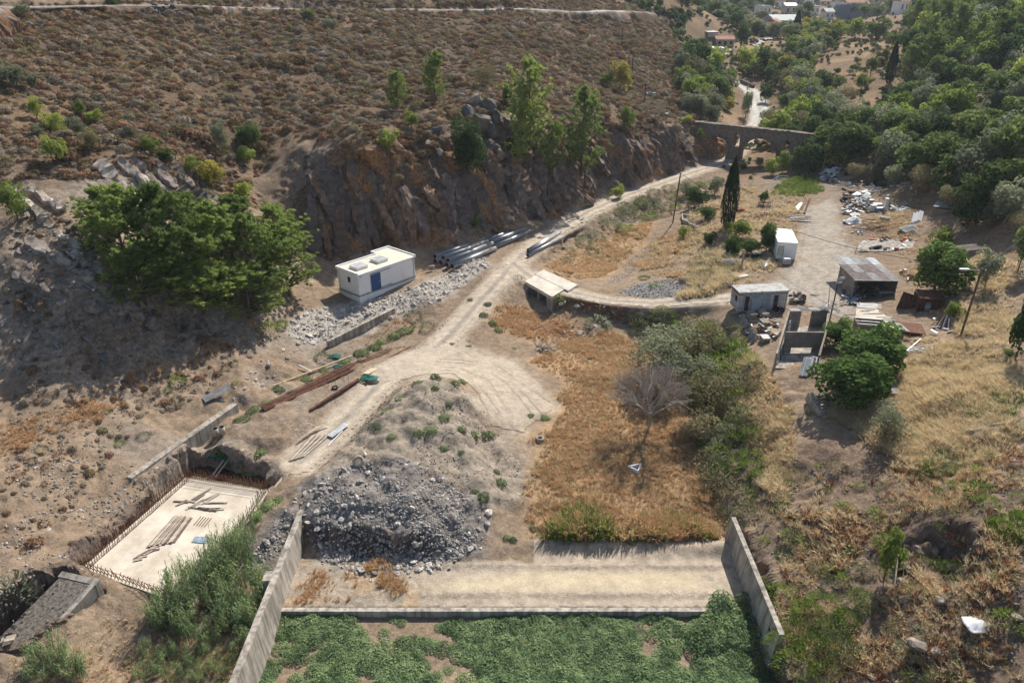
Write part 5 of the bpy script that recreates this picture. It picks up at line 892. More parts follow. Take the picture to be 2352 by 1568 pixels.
# ------------------------------------------------------------------ built things: helpers
def conc_mat(name, col, streak=.5, col2=None):
    m = mat(name, col, .9, .12, .8, .25, 12, col2=col2); n = m.node_tree.nodes; l = m.node_tree.links
    b = n['Principled BSDF']; src = b.inputs['Base Color'].links[0].from_socket
    tc = n.new('ShaderNodeTexCoord'); mp = n.new('ShaderNodeMapping'); mp.inputs['Scale'].default_value = (1.6, 1.6, .12); no = n.new('ShaderNodeTexNoise'); no.inputs['Scale'].default_value = 1.5; no.inputs['Detail'].default_value = 5
    l.new(tc.outputs['Object'], mp.inputs[0]); l.new(mp.outputs[0], no.inputs['Vector']); r = n.new('ShaderNodeMapRange'); r.inputs['From Min'].default_value = .42; r.inputs['From Max'].default_value = .62; r.inputs['To Min'].default_value = 1; r.inputs['To Max'].default_value = 1 - streak
    l.new(no.outputs['Fac'], r.inputs[0]); vm = n.new('ShaderNodeVectorMath'); vm.operation = 'SCALE'; l.new(src, vm.inputs[0]); l.new(r.outputs[0], vm.inputs['Scale']); l.new(vm.outputs[0], b.inputs['Base Color']); return m
M = dict(conc=conc_mat('weathered_concrete', (.47,.42,.36), .45), slab=mat('clean_concrete', (.68,.615,.515), .9, .08, .35, .1, 10, col2=(.50,.43,.34)), white=mat('white_render', (.88,.88,.88), .8, .04, .7, .1, 30, col2=(.80,.79,.77), thr=(.3, .5)), roofw=mat('cream_roof_screed', (.78,.71,.58), .9, .07, .8, .1, 20),
 blue=mat('blue_paint', (.035,.10,.27), .5, .08, 2, .05, 30), steel=mat('bare_steel_pipe', (.36,.36,.37), .42, .12, 1.2, .08, 12, .55), steeld=mat('pipe_bore', (.10,.06,.045), .9, .2, 3, .2, 20), rust=mat('rusty_steel', (.17,.075,.05), .85, .3, 2.5, .3, 20), rustd=mat('dark_rust_sheet', (.115,.055,.042), .85, .3, 1.5, .3, 20),
 wood=mat('weathered_board', (.52,.45,.37), .9, .2, 2, .2, 15), woodd=mat('dark_board', (.25,.19,.15), .9, .25, 2, .2, 15), woodn=mat('new_timber', (.66,.52,.34), .85, .12, 2, .1, 15), deck=mat('worn_deck', (.62,.57,.49), .9, .1, .6, .2, 10), ply=mat('plywood', (.66,.54,.38), .85, .1, 1, .05, 20), pole=mat('tarred_pole', (.14,.095,.07), .9, .2, 3, .3, 20),
 zinc=mat('galvanised_sheet', (.50,.52,.53), .5, .15, 1.2, .1, 8, .35), asb=mat('fibre_cement_sheet', (.36,.35,.34), .9, .18, 1.5, .2, 10), asbr=mat('brownish_cement_sheet', (.25,.205,.19), .9, .18, 1.5, .2, 10), stone=mat('rubble_masonry', (.18,.145,.12), .95, .3, 1.2, .8, 3.0, col2=(.13,.105,.09)), plaster=mat('stained_plaster', (.34,.295,.25), .92, .15, 1, .3, 8),
 tarp=mat('green_net', (.02,.13,.10), .8, .3, 3, .5, 12), rubber=mat('tyre_rubber', (.035,.035,.037), .85, .2, 6, .3, 20), rubberg=mat('dusty_tyre', (.40,.35,.28), .95, .15, 4, .3, 15), plas=mat('white_plastic', (.80,.81,.82), .5, .08, 3, .05, 20), plasb=mat('blue_grey_plastic', (.30,.38,.46), .55, .2, 3, .05, 20), red=mat('red_paint', (.50,.05,.04), .6, .15, 3, .1, 20), redt=mat('red_brick', (.36,.14,.10), .92, .25, 5, .4, 20),
 contw=mat('peeling_white_paint', (.60,.57,.54), .8, .1, 1.3, .15, 12, col2=(.27,.12,.075), thr=(.40, .50)), contb=mat('pale_blue_steel', (.38,.45,.50), .7, .1, 1.5, .1, 12, col2=(.28,.30,.31)), controof=mat('patched_grey_roof', (.40,.41,.40), .8, .15, .9, .15, 10, col2=(.30,.22,.16), thr=(.38, .5)), glass=mat('dusty_glass', (.25,.30,.33), .25, .1, 2, 0), black=mat('black_plastic', (.02,.02,.022), .6, .2, 4, .1, 20), dk=mat('dark_opening', (.03,.025,.022), .95, .1, 3, 0), greenm=mat('dark_green_bin', (.015,.045,.035), .6, .2, 2, .05, 15), cream=mat('cream_wall', (.62,.56,.46), .9, .1, .6, .1, 6), roofg=mat('grey_green_roof', (.36,.40,.39), .7, .08, .3, .1, 4), tile=mat('red_tile', (.40,.22,.16), .9, .15, .6, .3, 6), bluew=mat('blue_grey_wall', (.20,.25,.33), .9, .1, .2, .1, 3), asph=mat('worn_asphalt', (.50,.49,.48), .9, .08, .3, .1, 4), lampw=mat('lamp_cover', (.75,.75,.72), .4, .05, 3, 0))
_MC = {}
def bevel_box(sx, sy, sz, bev, m):
    k = (round(sx, 3), round(sy, 3), round(sz, 3), bev, m.name)
    if k in _MC: return _MC[k]
    bm = bmesh.new(); bmesh.ops.create_cube(bm, size=1); bmesh.ops.scale(bm, vec=(sx, sy, sz), verts=bm.verts)
    if bev: bmesh.ops.bevel(bm, geom=list(bm.edges), offset=min(bev, sx * .3, sy * .3, sz * .3), segments=1, affect='EDGES')
    me = bpy.data.meshes.new('box'); bm.to_mesh(me); bm.free(); me.materials.append(m); _MC[k] = me; return me
def ob(name, me, parent=None, loc=(0, 0, 0), rot=(0, 0, 0)):
    o = bpy.data.objects.new(name, me); C.objects.link(o); o.location = loc; o.rotation_euler = rot
    if parent: o.parent = parent
    return o
def bx(name, x0, x1, y0, y1, z0, z1, m, parent=None, bev=.015, rot=(0, 0, 0)):
    return ob(name, bevel_box(x1 - x0, y1 - y0, z1 - z0, bev, m), parent, ((x0 + x1) / 2, (y0 + y1) / 2, (z0 + z1) / 2), rot)
def thing(name, label, cat, loc, rz=0, group=None):
    e = bpy.data.objects.new(name, None); C.objects.link(e); e.location = loc; e.rotation_euler = (0, 0, rz); return tag(e, label, cat, group)
def prism(name, poly, z0, z1, m, parent=None, top=None):   # upright prism; z0 / z1 a number or one per corner
    n = len(poly); a = z0 if hasattr(z0, '__len__') else [z0] * n; b = z1 if hasattr(z1, '__len__') else [z1] * n
    V = [(p[0], p[1], a[i]) for i, p in enumerate(poly)] + [(p[0], p[1], b[i]) for i, p in enumerate(poly)]
    F = [tuple(range(n - 1, -1, -1)), tuple(range(n, 2 * n))] + [(i, (i + 1) % n, n + (i + 1) % n, n + i) for i in range(n)]
    me = bpy.data.meshes.new(name); me.from_pydata(V, [], F); bm = bmesh.new(); bm.from_mesh(me); bmesh.ops.recalc_face_normals(bm, faces=bm.faces); bm.to_mesh(me); bm.free(); me.materials.append(m)
    return ob(name, me, parent)
def between(name, p0, p1, w, t, m, label=None, cat=None, group=None, parent=None, roll=0, bev=.008):
    """a board or bar laid from p0 to p1"""
    p0 = Vector(p0); p1 = Vector(p1); d = p1 - p0; L = round(d.length, 1) or .1
    o = ob(name, bevel_box(L, w, t, bev, m), parent, (p0 + p1) / 2); q = d.to_track_quat('X', 'Z').to_euler(); o.rotation_euler = (q.x + roll, q.y, q.z)
    return tag(o, label, cat, group) if label else o
def rodmesh(L, r, m, sides=6):
    k = ('rod', round(L, 2), round(r, 3), m.name)
    if k not in _MC: _MC[k] = tubes('rod', [((0, 0, 0), (0, 0, L), r, r)], m, sides)
    return _MC[k]
def rod(name, p0, p1, r, m, parent=None, sides=6):
    p0 = Vector(p0); p1 = Vector(p1); d = p1 - p0; o = ob(name, rodmesh(d.length, r, m, sides), parent, p0); o.rotation_euler = d.to_track_quat('Z', 'Y').to_euler(); return o
def corr(name, L, Wd, m, parent=None, loc=(0, 0, 0), rot=(0, 0, 0), pitch=.2, amp=.035):   # corrugated sheet: ribs run along x
    k = ('corr', round(L, 2), round(Wd, 2), pitch, amp, m.name)
    if k not in _MC:
        n = max(4, int(Wd / pitch * 4)); V = []; F = []
        for i in range(n + 1):
            y = -Wd / 2 + Wd * i / n; z = amp * math.sin(i * math.pi / 2); V += [(-L / 2, y, z), (L / 2, y, z), (L / 2, y, z - .012), (-L / 2, y, z - .012)]
        for i in range(n):
            a = 4 * i; b = a + 4; F += [(a, a+1, b+1, b), (a+3, b+3, b+2, a+2), (a+1, a+2, b+2, b+1), (a, b, b+3, a+3)]
        F += [(0, 3, 2, 1), (4*n, 4*n+1, 4*n+2, 4*n+3)]
        me = bpy.data.meshes.new(name); me.from_pydata(V, [], F); me.materials.append(m); _MC[k] = me
    return ob(name, _MC[k], parent, loc, rot)
def tyre_mesh(R_, r, m):
    k = ('tyre', R_, r, m.name)
    if k not in _MC:
        V = []; F = []; a, b = 18, 8
        for i in range(a):
            for j in range(b):
                t = 2 * math.pi * i / a; u = 2 * math.pi * j / b; q = R_ - r + r * math.cos(u) * (1 if math.cos(u) > 0 else .8); V.append((q * math.cos(t), q * math.sin(t), r * .85 * math.sin(u)))
        for i in range(a):
            for j in range(b): F.append((i*b + j, ((i+1) % a)*b + j, ((i+1) % a)*b + (j+1) % b, i*b + (j+1) % b))
        me = bpy.data.meshes.new('tyre'); me.from_pydata(V, [], F); me.materials.append(m); me.polygons.foreach_set('use_smooth', [True] * len(F)); _MC[k] = me
    return _MC[k]
def pipe_mesh(L, r, m, mi, wall=.03):
    V = []; F = []; S = 20; rings = [(0, r), (L, r), (L, r - wall), (0, r - wall)]
    for z, q in rings:
        for k in range(S): t = 2 * math.pi * k / S; V.append((q * math.cos(t), q * math.sin(t), z))
    for a in range(4):
        for k in range(S): F.append((a*S + k, a*S + (k+1) % S, ((a+1) % 4)*S + (k+1) % S, ((a+1) % 4)*S + k))
    me = bpy.data.meshes.new('pipe'); me.from_pydata(V, [], F); me.materials.append(m); me.materials.append(mi)
    me.polygons.foreach_set('material_index', [0] * S * 2 + [1] * S + [0] * S); me.polygons.foreach_set('use_smooth', [True] * len(F)); return me
def gp(px, py, dz=0): p = hit(px, py); return Vector((p.x, p.y, p.z + dz))
V3 = lambda p: Vector([float(c) for c in p])
# ------------------------------------------------------------------ basin: walls, sill
t = thing('basin_wall', 'tall pale concrete side wall at the left of the basin, running to the bottom edge', 'wall', (-20.1, 46, -7.6))
zt = -3.3 + 7.6
def wall_run(t, y0, y1, w, h0, h1, n, m, side):
    for i in range(n):
        a = y0 + (y1 - y0) * i / n; b = y0 + (y1 - y0) * (i + 1) / n - .02; ha = h0 + (h1 - h0) * i / n; hb = h0 + (h1 - h0) * (i + 1) / n; bt = .45 * side
        V = [(-w/2 - (bt if side < 0 else 0) * 0, a, 0), (w/2 + max(bt, 0), a, 0), (w/2 + max(bt, 0), b, 0), (-w/2 + min(bt, 0), b, 0), (-w/2, a, ha), (w/2, a, ha), (w/2, b, hb), (-w/2, b, hb)]
        V[0] = (-w/2 + min(bt, 0), a, 0); F = [(3, 2, 1, 0), (4, 5, 6, 7), (0, 1, 5, 4), (1, 2, 6, 5), (2, 3, 7, 6), (3, 0, 4, 7)]
        me = bpy.data.meshes.new('wall_panel'); me.from_pydata(V, [], F); me.materials.append(m); ob('wall_panel', me, t)
wall_run(t, -16, 11.2, .55, 4.3, 4.2, 7, M['conc'], 1); bx('buttress', -1.0, -.28, 1.2, 2.4, 2.0, 4.15, M['conc'], t)
t = thing('basin_wall', 'streaked concrete side wall at the right of the basin casting a shadow leftwards', 'wall', (20.75, 41.2, -7.6))
wall_run(t, 0, 13.9, .42, 4.5, 4.45, 6, M['conc'], -1)
o = bx('basin_sill', -19.7, 20.3, 46.25, 46.7, -7.6, -5.95, M['conc']); tag(o, 'long straight concrete sill between the sand bed and the creeper', 'sill')
# foundation slab with starter bars
sl = [Vector((p[0], p[1], -4.93)) for p in SLAB]; cen = sum(sl, Vector()) / 4
t = thing('foundation_slab', 'pale new concrete slab fringed with rusty starter bars at the lower left', 'slab', cen)
prism('slab', [((p - cen).x, (p - cen).y) for p in sl], -.6, .06, M['slab'], t)
RBM = rodmesh(1.5, .028, M['rust'], 4)
def bars(a, b, n, h, inset, lean):
    d = (b - a); nrm = (cen - (a + b) / 2).normalized()
    for i in range(n):
        p = a.lerp(b, (i + .5) / n) - cen + nrm * inset; o = ob('starter_bar', RBM, t, p); o.scale = (1, 1, h * random.uniform(.85, 1.1)); o.rotation_euler = (random.gauss(lean[0], .06), random.gauss(lean[1], .06), 0)
bars(sl[0], sl[3], 52, .8, .12, (0, 0)); bars(sl[0], sl[3], 52, .8, .75, (0, .1)); bars(sl[0], sl[1], 40, .8, .12, (0, 0)); bars(sl[0], sl[1], 36, .7, -.55, (.2, 0)); bars(sl[1], sl[2], 44, 1.0, .1, (0, 0)); bars(sl[3], sl[2], 30, .7, .1, (0, .35)); bars(sl[3], sl[2], 30, .7, .2, (0, -.35))
for a, b, ins in ((sl[0], sl[3], .12), (sl[0], sl[3], .75), (sl[0], sl[1], .12), (sl[0], sl[1], .9), (sl[1], sl[2], .1), (sl[3], sl[2], .15)):
    for z in (.35, .8):
        nrm = (cen - (a + b) / 2).normalized(); rod('tie_bar', a - cen + nrm * ins + Vector((0, 0, z)), b - cen + nrm * ins + Vector((0, 0, z)), .022, M['rust'], t, 4)
zs = -4.86
def onslab(px, py, dz=0): return V3(atz(px, py, zs)) + Vector((0, 0, dz))
PG = 'boards stacked on the slab'
for i in range(13):
    f = i / 12; a = (338 + 62 * f, 1258 - 12 * f); b = (402 + 38 * f, 1186 + 4 * f); between('board', onslab(*a, .04 + .07 * (i % 3)), onslab(*b, .05 + .07 * (i % 3)), .2, .06, M['wood'] if i % 4 else M['woodd'], 'long grey board in the parallel stack on the slab', 'board', PG)
for i in range(14):
    a = onslab(302 + i * 4.6 + random.uniform(-4, 4), 1290 - i * 3 + random.uniform(-4, 4), .05); th = random.uniform(.2, 1.1); between('offcut', a, a + Vector((math.cos(th), math.sin(th), .03)) * random.uniform(.6, 1.1), .16, .05, M['woodd'] if i % 2 else M['wood'], 'short timber offcut at the near end of the board stack', 'board', 'timber offcuts on the slab')
for i in range(16):
    x0 = random.uniform(392, 500); y0 = random.uniform(1148, 1172); th = random.choice([random.uniform(-.3, .1), random.uniform(.6, 1.2)]); a = onslab(x0, y0, .05 + .03 * (i % 4)); between('loose_board', a, a + Vector((math.cos(th), math.sin(th), 0)) * random.uniform(.9, 2.6), .17, .05, M['woodd'] if i % 3 == 0 else M['wood'], 'loose board in the far pile on the slab', 'board', 'loose boards at the far end of the slab')
for i in range(5): between('short_bar', onslab(445 + i * 6, 1206 + i, .04), onslab(462 + i * 6, 1186 + i, .04), .05, .05, M['rust'], 'short rusty bar lying on the slab', 'bar', 'short rusty bars on the slab')
o = prism('steel_sheet', [tuple(onslab(*p)[:2]) for p in [(440,1245),(472,1248),(482,1234),(448,1232)]], zs + .01, zs + .06, M['plasb']); tag(o, 'dark blue-grey sheet lying flat on the slab', 'sheet')
# pool of water beside the slab
wz = -5.45; mw = mat('murky_water', (.055,.05,.025), .08, .1, .5, .05, 3, spec=.5); Wp = [V3(atz(px, py, wz)) for px, py in [(395,1098),(440,1062),(525,1058),(600,1078),(655,1090),(650,1130),(600,1130),(420,1108)]]
o = prism('stream_pool', [(p.x, p.y) for p in Wp], wz - .5, wz, mw); tag(o, kind='structure')
for px, py, qx, qy, lb in [(488,1092,522,1048,'pale plank slanting down into the murky pool'),(495,1095,530,1054,'second pale plank beside the first in the murky pool')]: between('plank', V3(atz(px, py, wz + .15)), gp(qx, qy, .2), .2, .06, M['wood'], lb, 'plank')
for px, py, qx, qy, lb in [(622,1130,665,1080,'gangway board bridging the pool, outer one'),(628,1132,668,1084,'gangway board bridging the pool, inner one')]: between('gangway_board', V3(atz(px, py, -4.6)), gp(qx, qy, .12), .3, .06, M['woodn'], lb, 'plank', 'gangway boards over the pool')
# ramp with a concrete wing wall at the lower left
A = V3(atz(142, 1309, -3.0)); B = V3(atz(230, 1332, -3.0)); Cn = V3(atz(24, 1522, -4.2)); D = V3(atz(-60, 1480, -4.2))
t = thing('concrete_ramp', 'sloping concrete block with a gravelly top beside the foundation slab', 'ramp', (0, 0, 0))
prism('wing_wall', [(A.x, A.y), (B.x, B.y), (Cn.x, Cn.y), (D.x, D.y)], -7.5, [-3.0, -3.0, -5.6, -5.4], M['conc'], t) if False else None
d = (Cn - B).normalized(); nn = Vector((-d.y, d.x, 0)); nn = nn if nn.dot(A - B) > 0 else -nn
RT = [B + nn * .55 + d * .5, A + (Cn - A).normalized() * .4 + nn * -.1, D + nn * 0, Cn + nn * .5]
def ramp_z(p): f = max(0, min(1, (p - B).dot(d) / (Cn - B).length)); return -3.0 + (-5.6 + 3.0) * f
for pp, qq in ((B, Cn), (A, B)):
    dd = (qq - pp); dd.z = 0; dd.normalize(); sn = Vector((-dd.y, dd.x, 0)); sn = sn if sn.dot((A + D) / 2 - B if pp is B else Cn - B) > 0 else -sn; q4 = [pp, qq, qq + sn * .5, pp + sn * .5]; prism('wing_wall' if pp is B else 'end_wall', [(p.x, p.y) for p in q4], -7.5, [ramp_z(p) + (.12 if pp is B else .1) for p in q4], M['conc'], t)
prism('gravel_top', [(p.x, p.y) for p in RT], -6, [ramp_z(p) + .05 for p in RT], mat('dark_gravel', (.27,.235,.20), .95, .3, 4, .9, 9), t)
for i in range(14):
    u, v = random.random(), random.random(); p = RT[0].lerp(RT[3], u).lerp(RT[1].lerp(RT[2], u), v); s = random.uniform(.08, .2); single('ramp_stone', random.choice(RB), (p.x, p.y, ramp_z(p) + .1), (s, s, s * .7), random.uniform(0, 6), 'loose stone on the gravelly top of the concrete ramp', 'stone', 'stones on the ramp', .4)
o = between('ramp_board', V3(atz(0, 1470, -4.6)), V3(atz(35, 1462, -4.5)), .6, .06, M['wood'], 'pale board lying on the ramp at the left edge', 'board')
# stream walls
def wall_px(name, label, a, b, za, zb, w, drop, m, n=4):
    p = V3(atz(*a, za)); q = V3(atz(*b, zb)); d = (q - p); L = math.hypot(d.x, d.y); t = thing(name, label, 'wall', p, math.atan2(d.y, d.x))
    for i in range(n):
        x0, x1 = L * i / n, L * (i + 1) / n - .02; z0 = (zb - za) * i / n; z1 = (zb - za) * (i + 1) / n
        V = [(x0, -w/2, z0 - drop), (x1, -w/2, z1 - drop), (x1, w/2, z1 - drop), (x0, w/2, z0 - drop), (x0, -w/2, z0), (x1, -w/2, z1), (x1, w/2, z1), (x0, w/2, z0)]
        me = bpy.data.meshes.new('wall_panel'); me.from_pydata(V, [], [(3,2,1,0),(4,5,6,7),(0,1,5,4),(1,2,6,5),(2,3,7,6),(3,0,4,7)]); me.materials.append(m); ob('wall_panel', me, t)
    return t
wall_px('stream_wall', 'long low concrete wall rising from the slab along the stream', (296,1096), (540,926), -2.5, -2.2, .75, 2.2, M['conc'], 5)
wall_px('stream_wall', 'low concrete stream wall below the pale stone bank', (752,783), (905,706), -2.0, -1.2, .55, 1.8, M['conc'], 4)
wall_px('retaining_wall', 'thin upright retaining wall on the right bank', (2055,1345), (2082,1110), hit(2055,1345).z + .25, hit(2082,1110).z + .25, .1, 2.6, M['stone'] if False else M['asbr'], 5)
# ------------------------------------------------------------------ white building
A = V3(atz(826, 680, 0)); B = V3(atz(954, 634, 0)); D = V3(atz(781, 658, 0)); rz = math.atan2(B.y - A.y, B.x - A.x); L = (B - A).length; dp = 5.0; Hh = 3.15
t = thing('white_building', 'small flat-roofed white building with a blue sliding door', 'building', (A.x, A.y, 0), rz); nt = L * .68
bx('wall', 0, nt, 0, dp, -1.2, Hh, M['white'], t, .02); bx('wall', nt + .002, L, .003, dp + 1.3, -1.2, Hh, M['white'], t, .02)
rf = bx('roof', -.18, nt + .05, -.18, dp + .15, Hh, Hh + .22, M['white'], t); bx('roof_screed', -(nt + .2)/2 + .2, (nt + .2)/2 - .1, -dp/2 + .02, dp/2 - .15, .11, .125, M['roofw'], rf, 0)
rf2 = bx('roof', nt + .052, L + .18, -.18, dp + 1.45, Hh, Hh + .22, M['white'], t); bx('roof_screed', -(L - nt)/2 - .08, (L - nt)/2 - .1, -dp/2 - .6, dp/2 + .5, .11, .125, M['roofw'], rf2, 0)
for x0, x1, y0, y1 in ((-.18, nt, dp - .05, dp + .15), (-.18, .02, -.18, dp - .05), (nt + .06, L + .18, dp + 1.25, dp + 1.45), (L - .02, L + .18, -.18, dp + 1.25), (nt + .06, nt + .26, dp + .16, dp + 1.25)): bx('parapet', x0, x1, y0, y1, Hh + .223, Hh + .42, M['white'], t)
for x0 in (1.0, 4.9):
    h = bx('roof_hatch', x0, x0 + 2.0, 1.3, 3.2, Hh + .23, Hh + .55, M['white'], t); bx('hatch_lid', -1.08, 1.08, -1.03, 1.03, .16, .24, M['zinc'], h)
dr = bx('door', 2.3, 4.1, -.09, -.012, .02, 2.62, M['blue'], t); bx('handle', .6, .68, -.08, -.045, -.2, .1, M['zinc'], dr)
bx('plinth', -.03, L + .03, -.035, -.004, -.2, .1, M['conc'], t); bx('plinth', -.035, -.004, 0, dp, -.2, .1, M['conc'], t); bx('door_frame', 2.18, 2.28, -.07, -.011, .02, 2.66, M['zinc'], t); bx('downpipe', L - .35, L - .25, -.12, -.02, .1, Hh - .05, M['zinc'], t); bx('downpipe', -.12, -.02, dp - .5, dp - .4, .1, Hh - .05, M['zinc'], t)
bx('door_rail', 2.2, 6.2, -.06, -.01, 2.72, 2.8, M['blue'], t); bx('door_rail', 4.12, 6.2, -.06, -.01, .2, .28, M['blue'], t)
w = bx('window', -.02, .0, 1.9, 2.5, 1.7, 2.5, M['dk'], t, 0); bx('window_frame', -.04, -.012, -.36, .36, .4, .48, M['white'], w); bx('sill', -.09, -.012, -.36, .36, -.46, -.4, M['conc'], w)
for x0 in (.3, L - .5): bx('wall_lamp', x0, x0 + .22, -.14, -.01, 2.8, 3.0, M['zinc'], t)
t = thing('ladder', 'metal ladder lying against the left side of the white building', 'ladder', V3(atz(815, 678, -.2)), rz + R(95))
for y0 in (0, .42): bx('rail', 0, 5.5, y0, y0 + .06, .1, .18, M['wood'], t)
for i in range(12): bx('rung', .3 + i * .42, .34 + i * .42, .06, .42, .12, .16, M['wood'], t)
# steel pipes
Z5 = zoom(820, 540, 1420, 900)
def pipe(a, b, r, z, label, group):
    pa = V3(atz(*Z5(*a), z)); pb = V3(atz(*Z5(*b), z)); d = (pb - pa).normalized(); L = min((pb - pa).length, 12.6)
    o = ob('steel_pipe', pipe_mesh(L, r, M['steel'], M['steeld']), None, pa); o.rotation_euler = d.to_track_quat('Z', 'Y').to_euler(); tag(o, label, 'pipe', group)
G1, G2, G3 = 'near stack of steel pipes', 'far stack of steel pipes', 'pipes at the right roadside'
for a, b, z, lb in [((1218,490),(1640,318),.45,'nearest grey steel pipe at the front of the left stack'),((1178,440),(1612,270),.9,'second steel pipe from the front, resting high on the stack'),((1128,412),(1565,252),1.0,'third steel pipe of the left stack'),((1048,400),(1535,232),.95,'rearmost upper steel pipe of the left stack'),((1165,480),(1600,305),.4,'lower pipe wedged behind the nearest one'),((1105,455),(1560,285),.4,'lower pipe in the middle of the left stack'),((1050,440),(1520,265),.4,'lower pipe at the rear of the left stack')]: pipe(a, b, .43, z, lb, G1)
for a, b, z, lb in [((1625,300),(2005,145),.45,'front pipe of the far stack beside the road'),((1585,262),(1920,135),.85,'upper pipe of the far stack'),((1545,245),(1865,128),.8,'rear pipe of the far stack in the cliff shade')]: pipe(a, b, .43, z, lb, G2)
for a, b, z, lb in [((1958,385),(2303,205),.4,'front pipe of the three at the right roadside'),((1962,352),(2272,166),.45,'middle pipe of the three at the right roadside'),((1962,335),(2276,148),.42,'rear pipe of the three at the right roadside')]: pipe(a, b, .30, z, lb, G3)
o = single('stone_block', RB[0], V3(atz(*Z5(1020, 492), .3)), (.8, .5, .45), .5, 'tan stone block in front of the pipe ends', 'stone', None)
# culvert bridge
Q = [V3(atz(px, py, -.12)) for px, py in [(1206,647),(1251,622),(1318,652),(1268,683)]]
t = thing('culvert_bridge', 'flat concrete culvert bridge carrying the side track over the riverbed', 'bridge', (0, 0, 0)); mid1 = Q[0].lerp(Q[1], .55); mid2 = Q[3].lerp(Q[2], .55); P2 = lambda l: [(p.x, p.y) for p in l]
prism('deck_slab', P2([Q[0], mid1, mid2, Q[3]]), -.55, -.02, M['deck'], t); e = (Q[1] - Q[0]).normalized() * .02; ex = (Q[2] - Q[1]).normalized() * .9
prism('deck_slab', P2([mid1 + e - ex * .3, Q[1] + e - ex * .3, Q[2] + e + ex, mid2 + e + ex]), -.56, .03, M['deck'], t)
for f in (.1, .5, .9):
    c = Q[0].lerp(Q[3], f); c2 = Q[1].lerp(Q[2], f); dd = (c2 - c).normalized(); s = (Q[3] - Q[0]).normalized() * (.22 if f == .5 else .7); a = c + dd * .06; b = c2 - dd * .2; prism('pier', P2([a - s, b - s, b + s, a + s]), -3.6, -.562, M['conc'], t)
# rusty steel bars on the platform and boards in the trench
Z6 = zoom(640, 860, 1100, 1200, 2121)
def z6(x, y, dz=0): p = hit(*Z6(x, y)); return Vector((p.x, p.y, p.z + dz))
a0, a1 = z6(105, 790, .1), z6(1170, 290, .1); b0, b1 = z6(160, 800, .1), z6(1100, 270, .1)
for i in range(24):
    f = i / 23; s = Vector((-.45, .5, 0)) * (f * 3.2 - .2); e = random.uniform(-1.2, .8) * Vector((.75, .65, 0)); between('reinforcing_bar', a0 + s * (.35 + .2 * (i % 2)) + Vector((0, 0, .05 * (i % 4))), a1 + s + e + Vector((0, 0, .05 * (i % 3))), .10, .06, M['rust'], 'long rusty bar of the big bundle on the platform', 'bar', 'big bundle of rusty bars')
c0, c1 = z6(615, 770, .1), z6(1170, 405, .1)
for i in range(12): s = Vector((.3, -.35, 0)) * (i * .12); between('bent_bar', c0 + s * .5 + Vector((0, 0, .05 * (i % 4))), c1 + s + Vector((0, 0, .04 * (i % 4))), .09, .05, M['rust'], 'rusty bar of the smaller angled bundle on the platform', 'bar', 'smaller bundle of rusty bars')
c2 = z6(1262, 470, .1)
for i in range(8): s = Vector((.3, -.35, 0)) * (i * .12); between('hook_bar', c1 + s + Vector((0, 0, .04 * (i % 3))), c2 + s + Vector((0, 0, .04 * (i % 3))), .09, .05, M['rust'], 'short hooked end of the angled rusty bundle', 'bar', 'hooked ends of the smaller bundle')
for i in range(7): between('thin_bar', z6(1080 + i * 22, 240 - i * 4, .05), z6(1420 + i * 50, 60 - i * 5, .05), .07, .05, M['rust'], 'thin rusty bar lying along the stream edge', 'bar', 'thin rusty bars along the stream')
for i in range(6): between('flat_bar', z6(1535 + i * 12, 150 - i * 6 + 6, .05), z6(1745 + i * 8, 50 - i * 5, .06), .14, .04, M['rust'], 'flat rusty bar in the small bundle beside the turning area', 'bar', 'small rusty bundle by the turning area')
for x0, y0 in ((790, 500), (880, 520), (940, 410), (1020, 440)):
    p = z6(x0, y0); t = thing('rebar_trestle', 'spindly rebar trestle standing between the two rusty bundles', 'trestle', p, 0, 'rebar trestles on the platform')
    for dx in (0, .5): rod('leg', (dx, 0, 0), (dx, 0, 1.1), .02, M['rust'], t, 4)
    rod('crossbar', (0, 0, 1.05), (.5, 0, 1.05), .02, M['rust'], t, 4)
between('timber_beam', z6(205, 540, .25), z6(1110, 155, .25), .16, .16, M['woodn'], 'very long pale timber beam laid along the stream edge', 'beam')
between('timber_brace', z6(500, 280, .5), z6(650, 340, .3), .3, .08, M['wood'], 'pale board sticking out over the stream from the long beam', 'board')
for i in range(11): f = i / 10; between('trench_plank', z6(380 + 170 * f, 1360 - 50 * f, .08 + .05 * (i % 3)), z6(640 + 190 * f, 1060 + 10 * f, .1 + .06 * (i % 3)), .2, .06, M['wood'] if i % 3 else M['woodd'], 'weathered plank of the stack in the trench', 'plank', 'planks stacked in the trench')
for i in range(6): between('crossed_plank', z6(480 + 40 * i, 1140 - 30 * i, .3), z6(720 + 25 * i, 990 - 8 * i, .4), .16, .05, M['woodn'] if i % 2 else M['wood'], 'plank lying askew on top of the trench stack', 'plank', 'askew planks on the trench stack')
o = between('metal_sheet', z6(850, 1090, .25), z6(1050, 935, .25), .8, .05, M['zinc'], 'pale grey sheet leaning beside the trench planks', 'sheet'); between('white_batten', z6(830, 1180, .1), z6(1000, 1010, .15), .12, .05, M['plas'], 'thin white slat below the pale grey sheet', 'slat')
o = prism('plywood_sheet', [tuple(z6(*p)[:2]) for p in [(1228, 350), (1330, 285), (1410, 290), (1300, 362)]], gz(*z6(1320, 320)[:2]) + .12, gz(*z6(1320, 320)[:2]) + .17, M['ply']); tag(o, 'pale plywood sheet lying on a green net at the turning area', 'plywood')
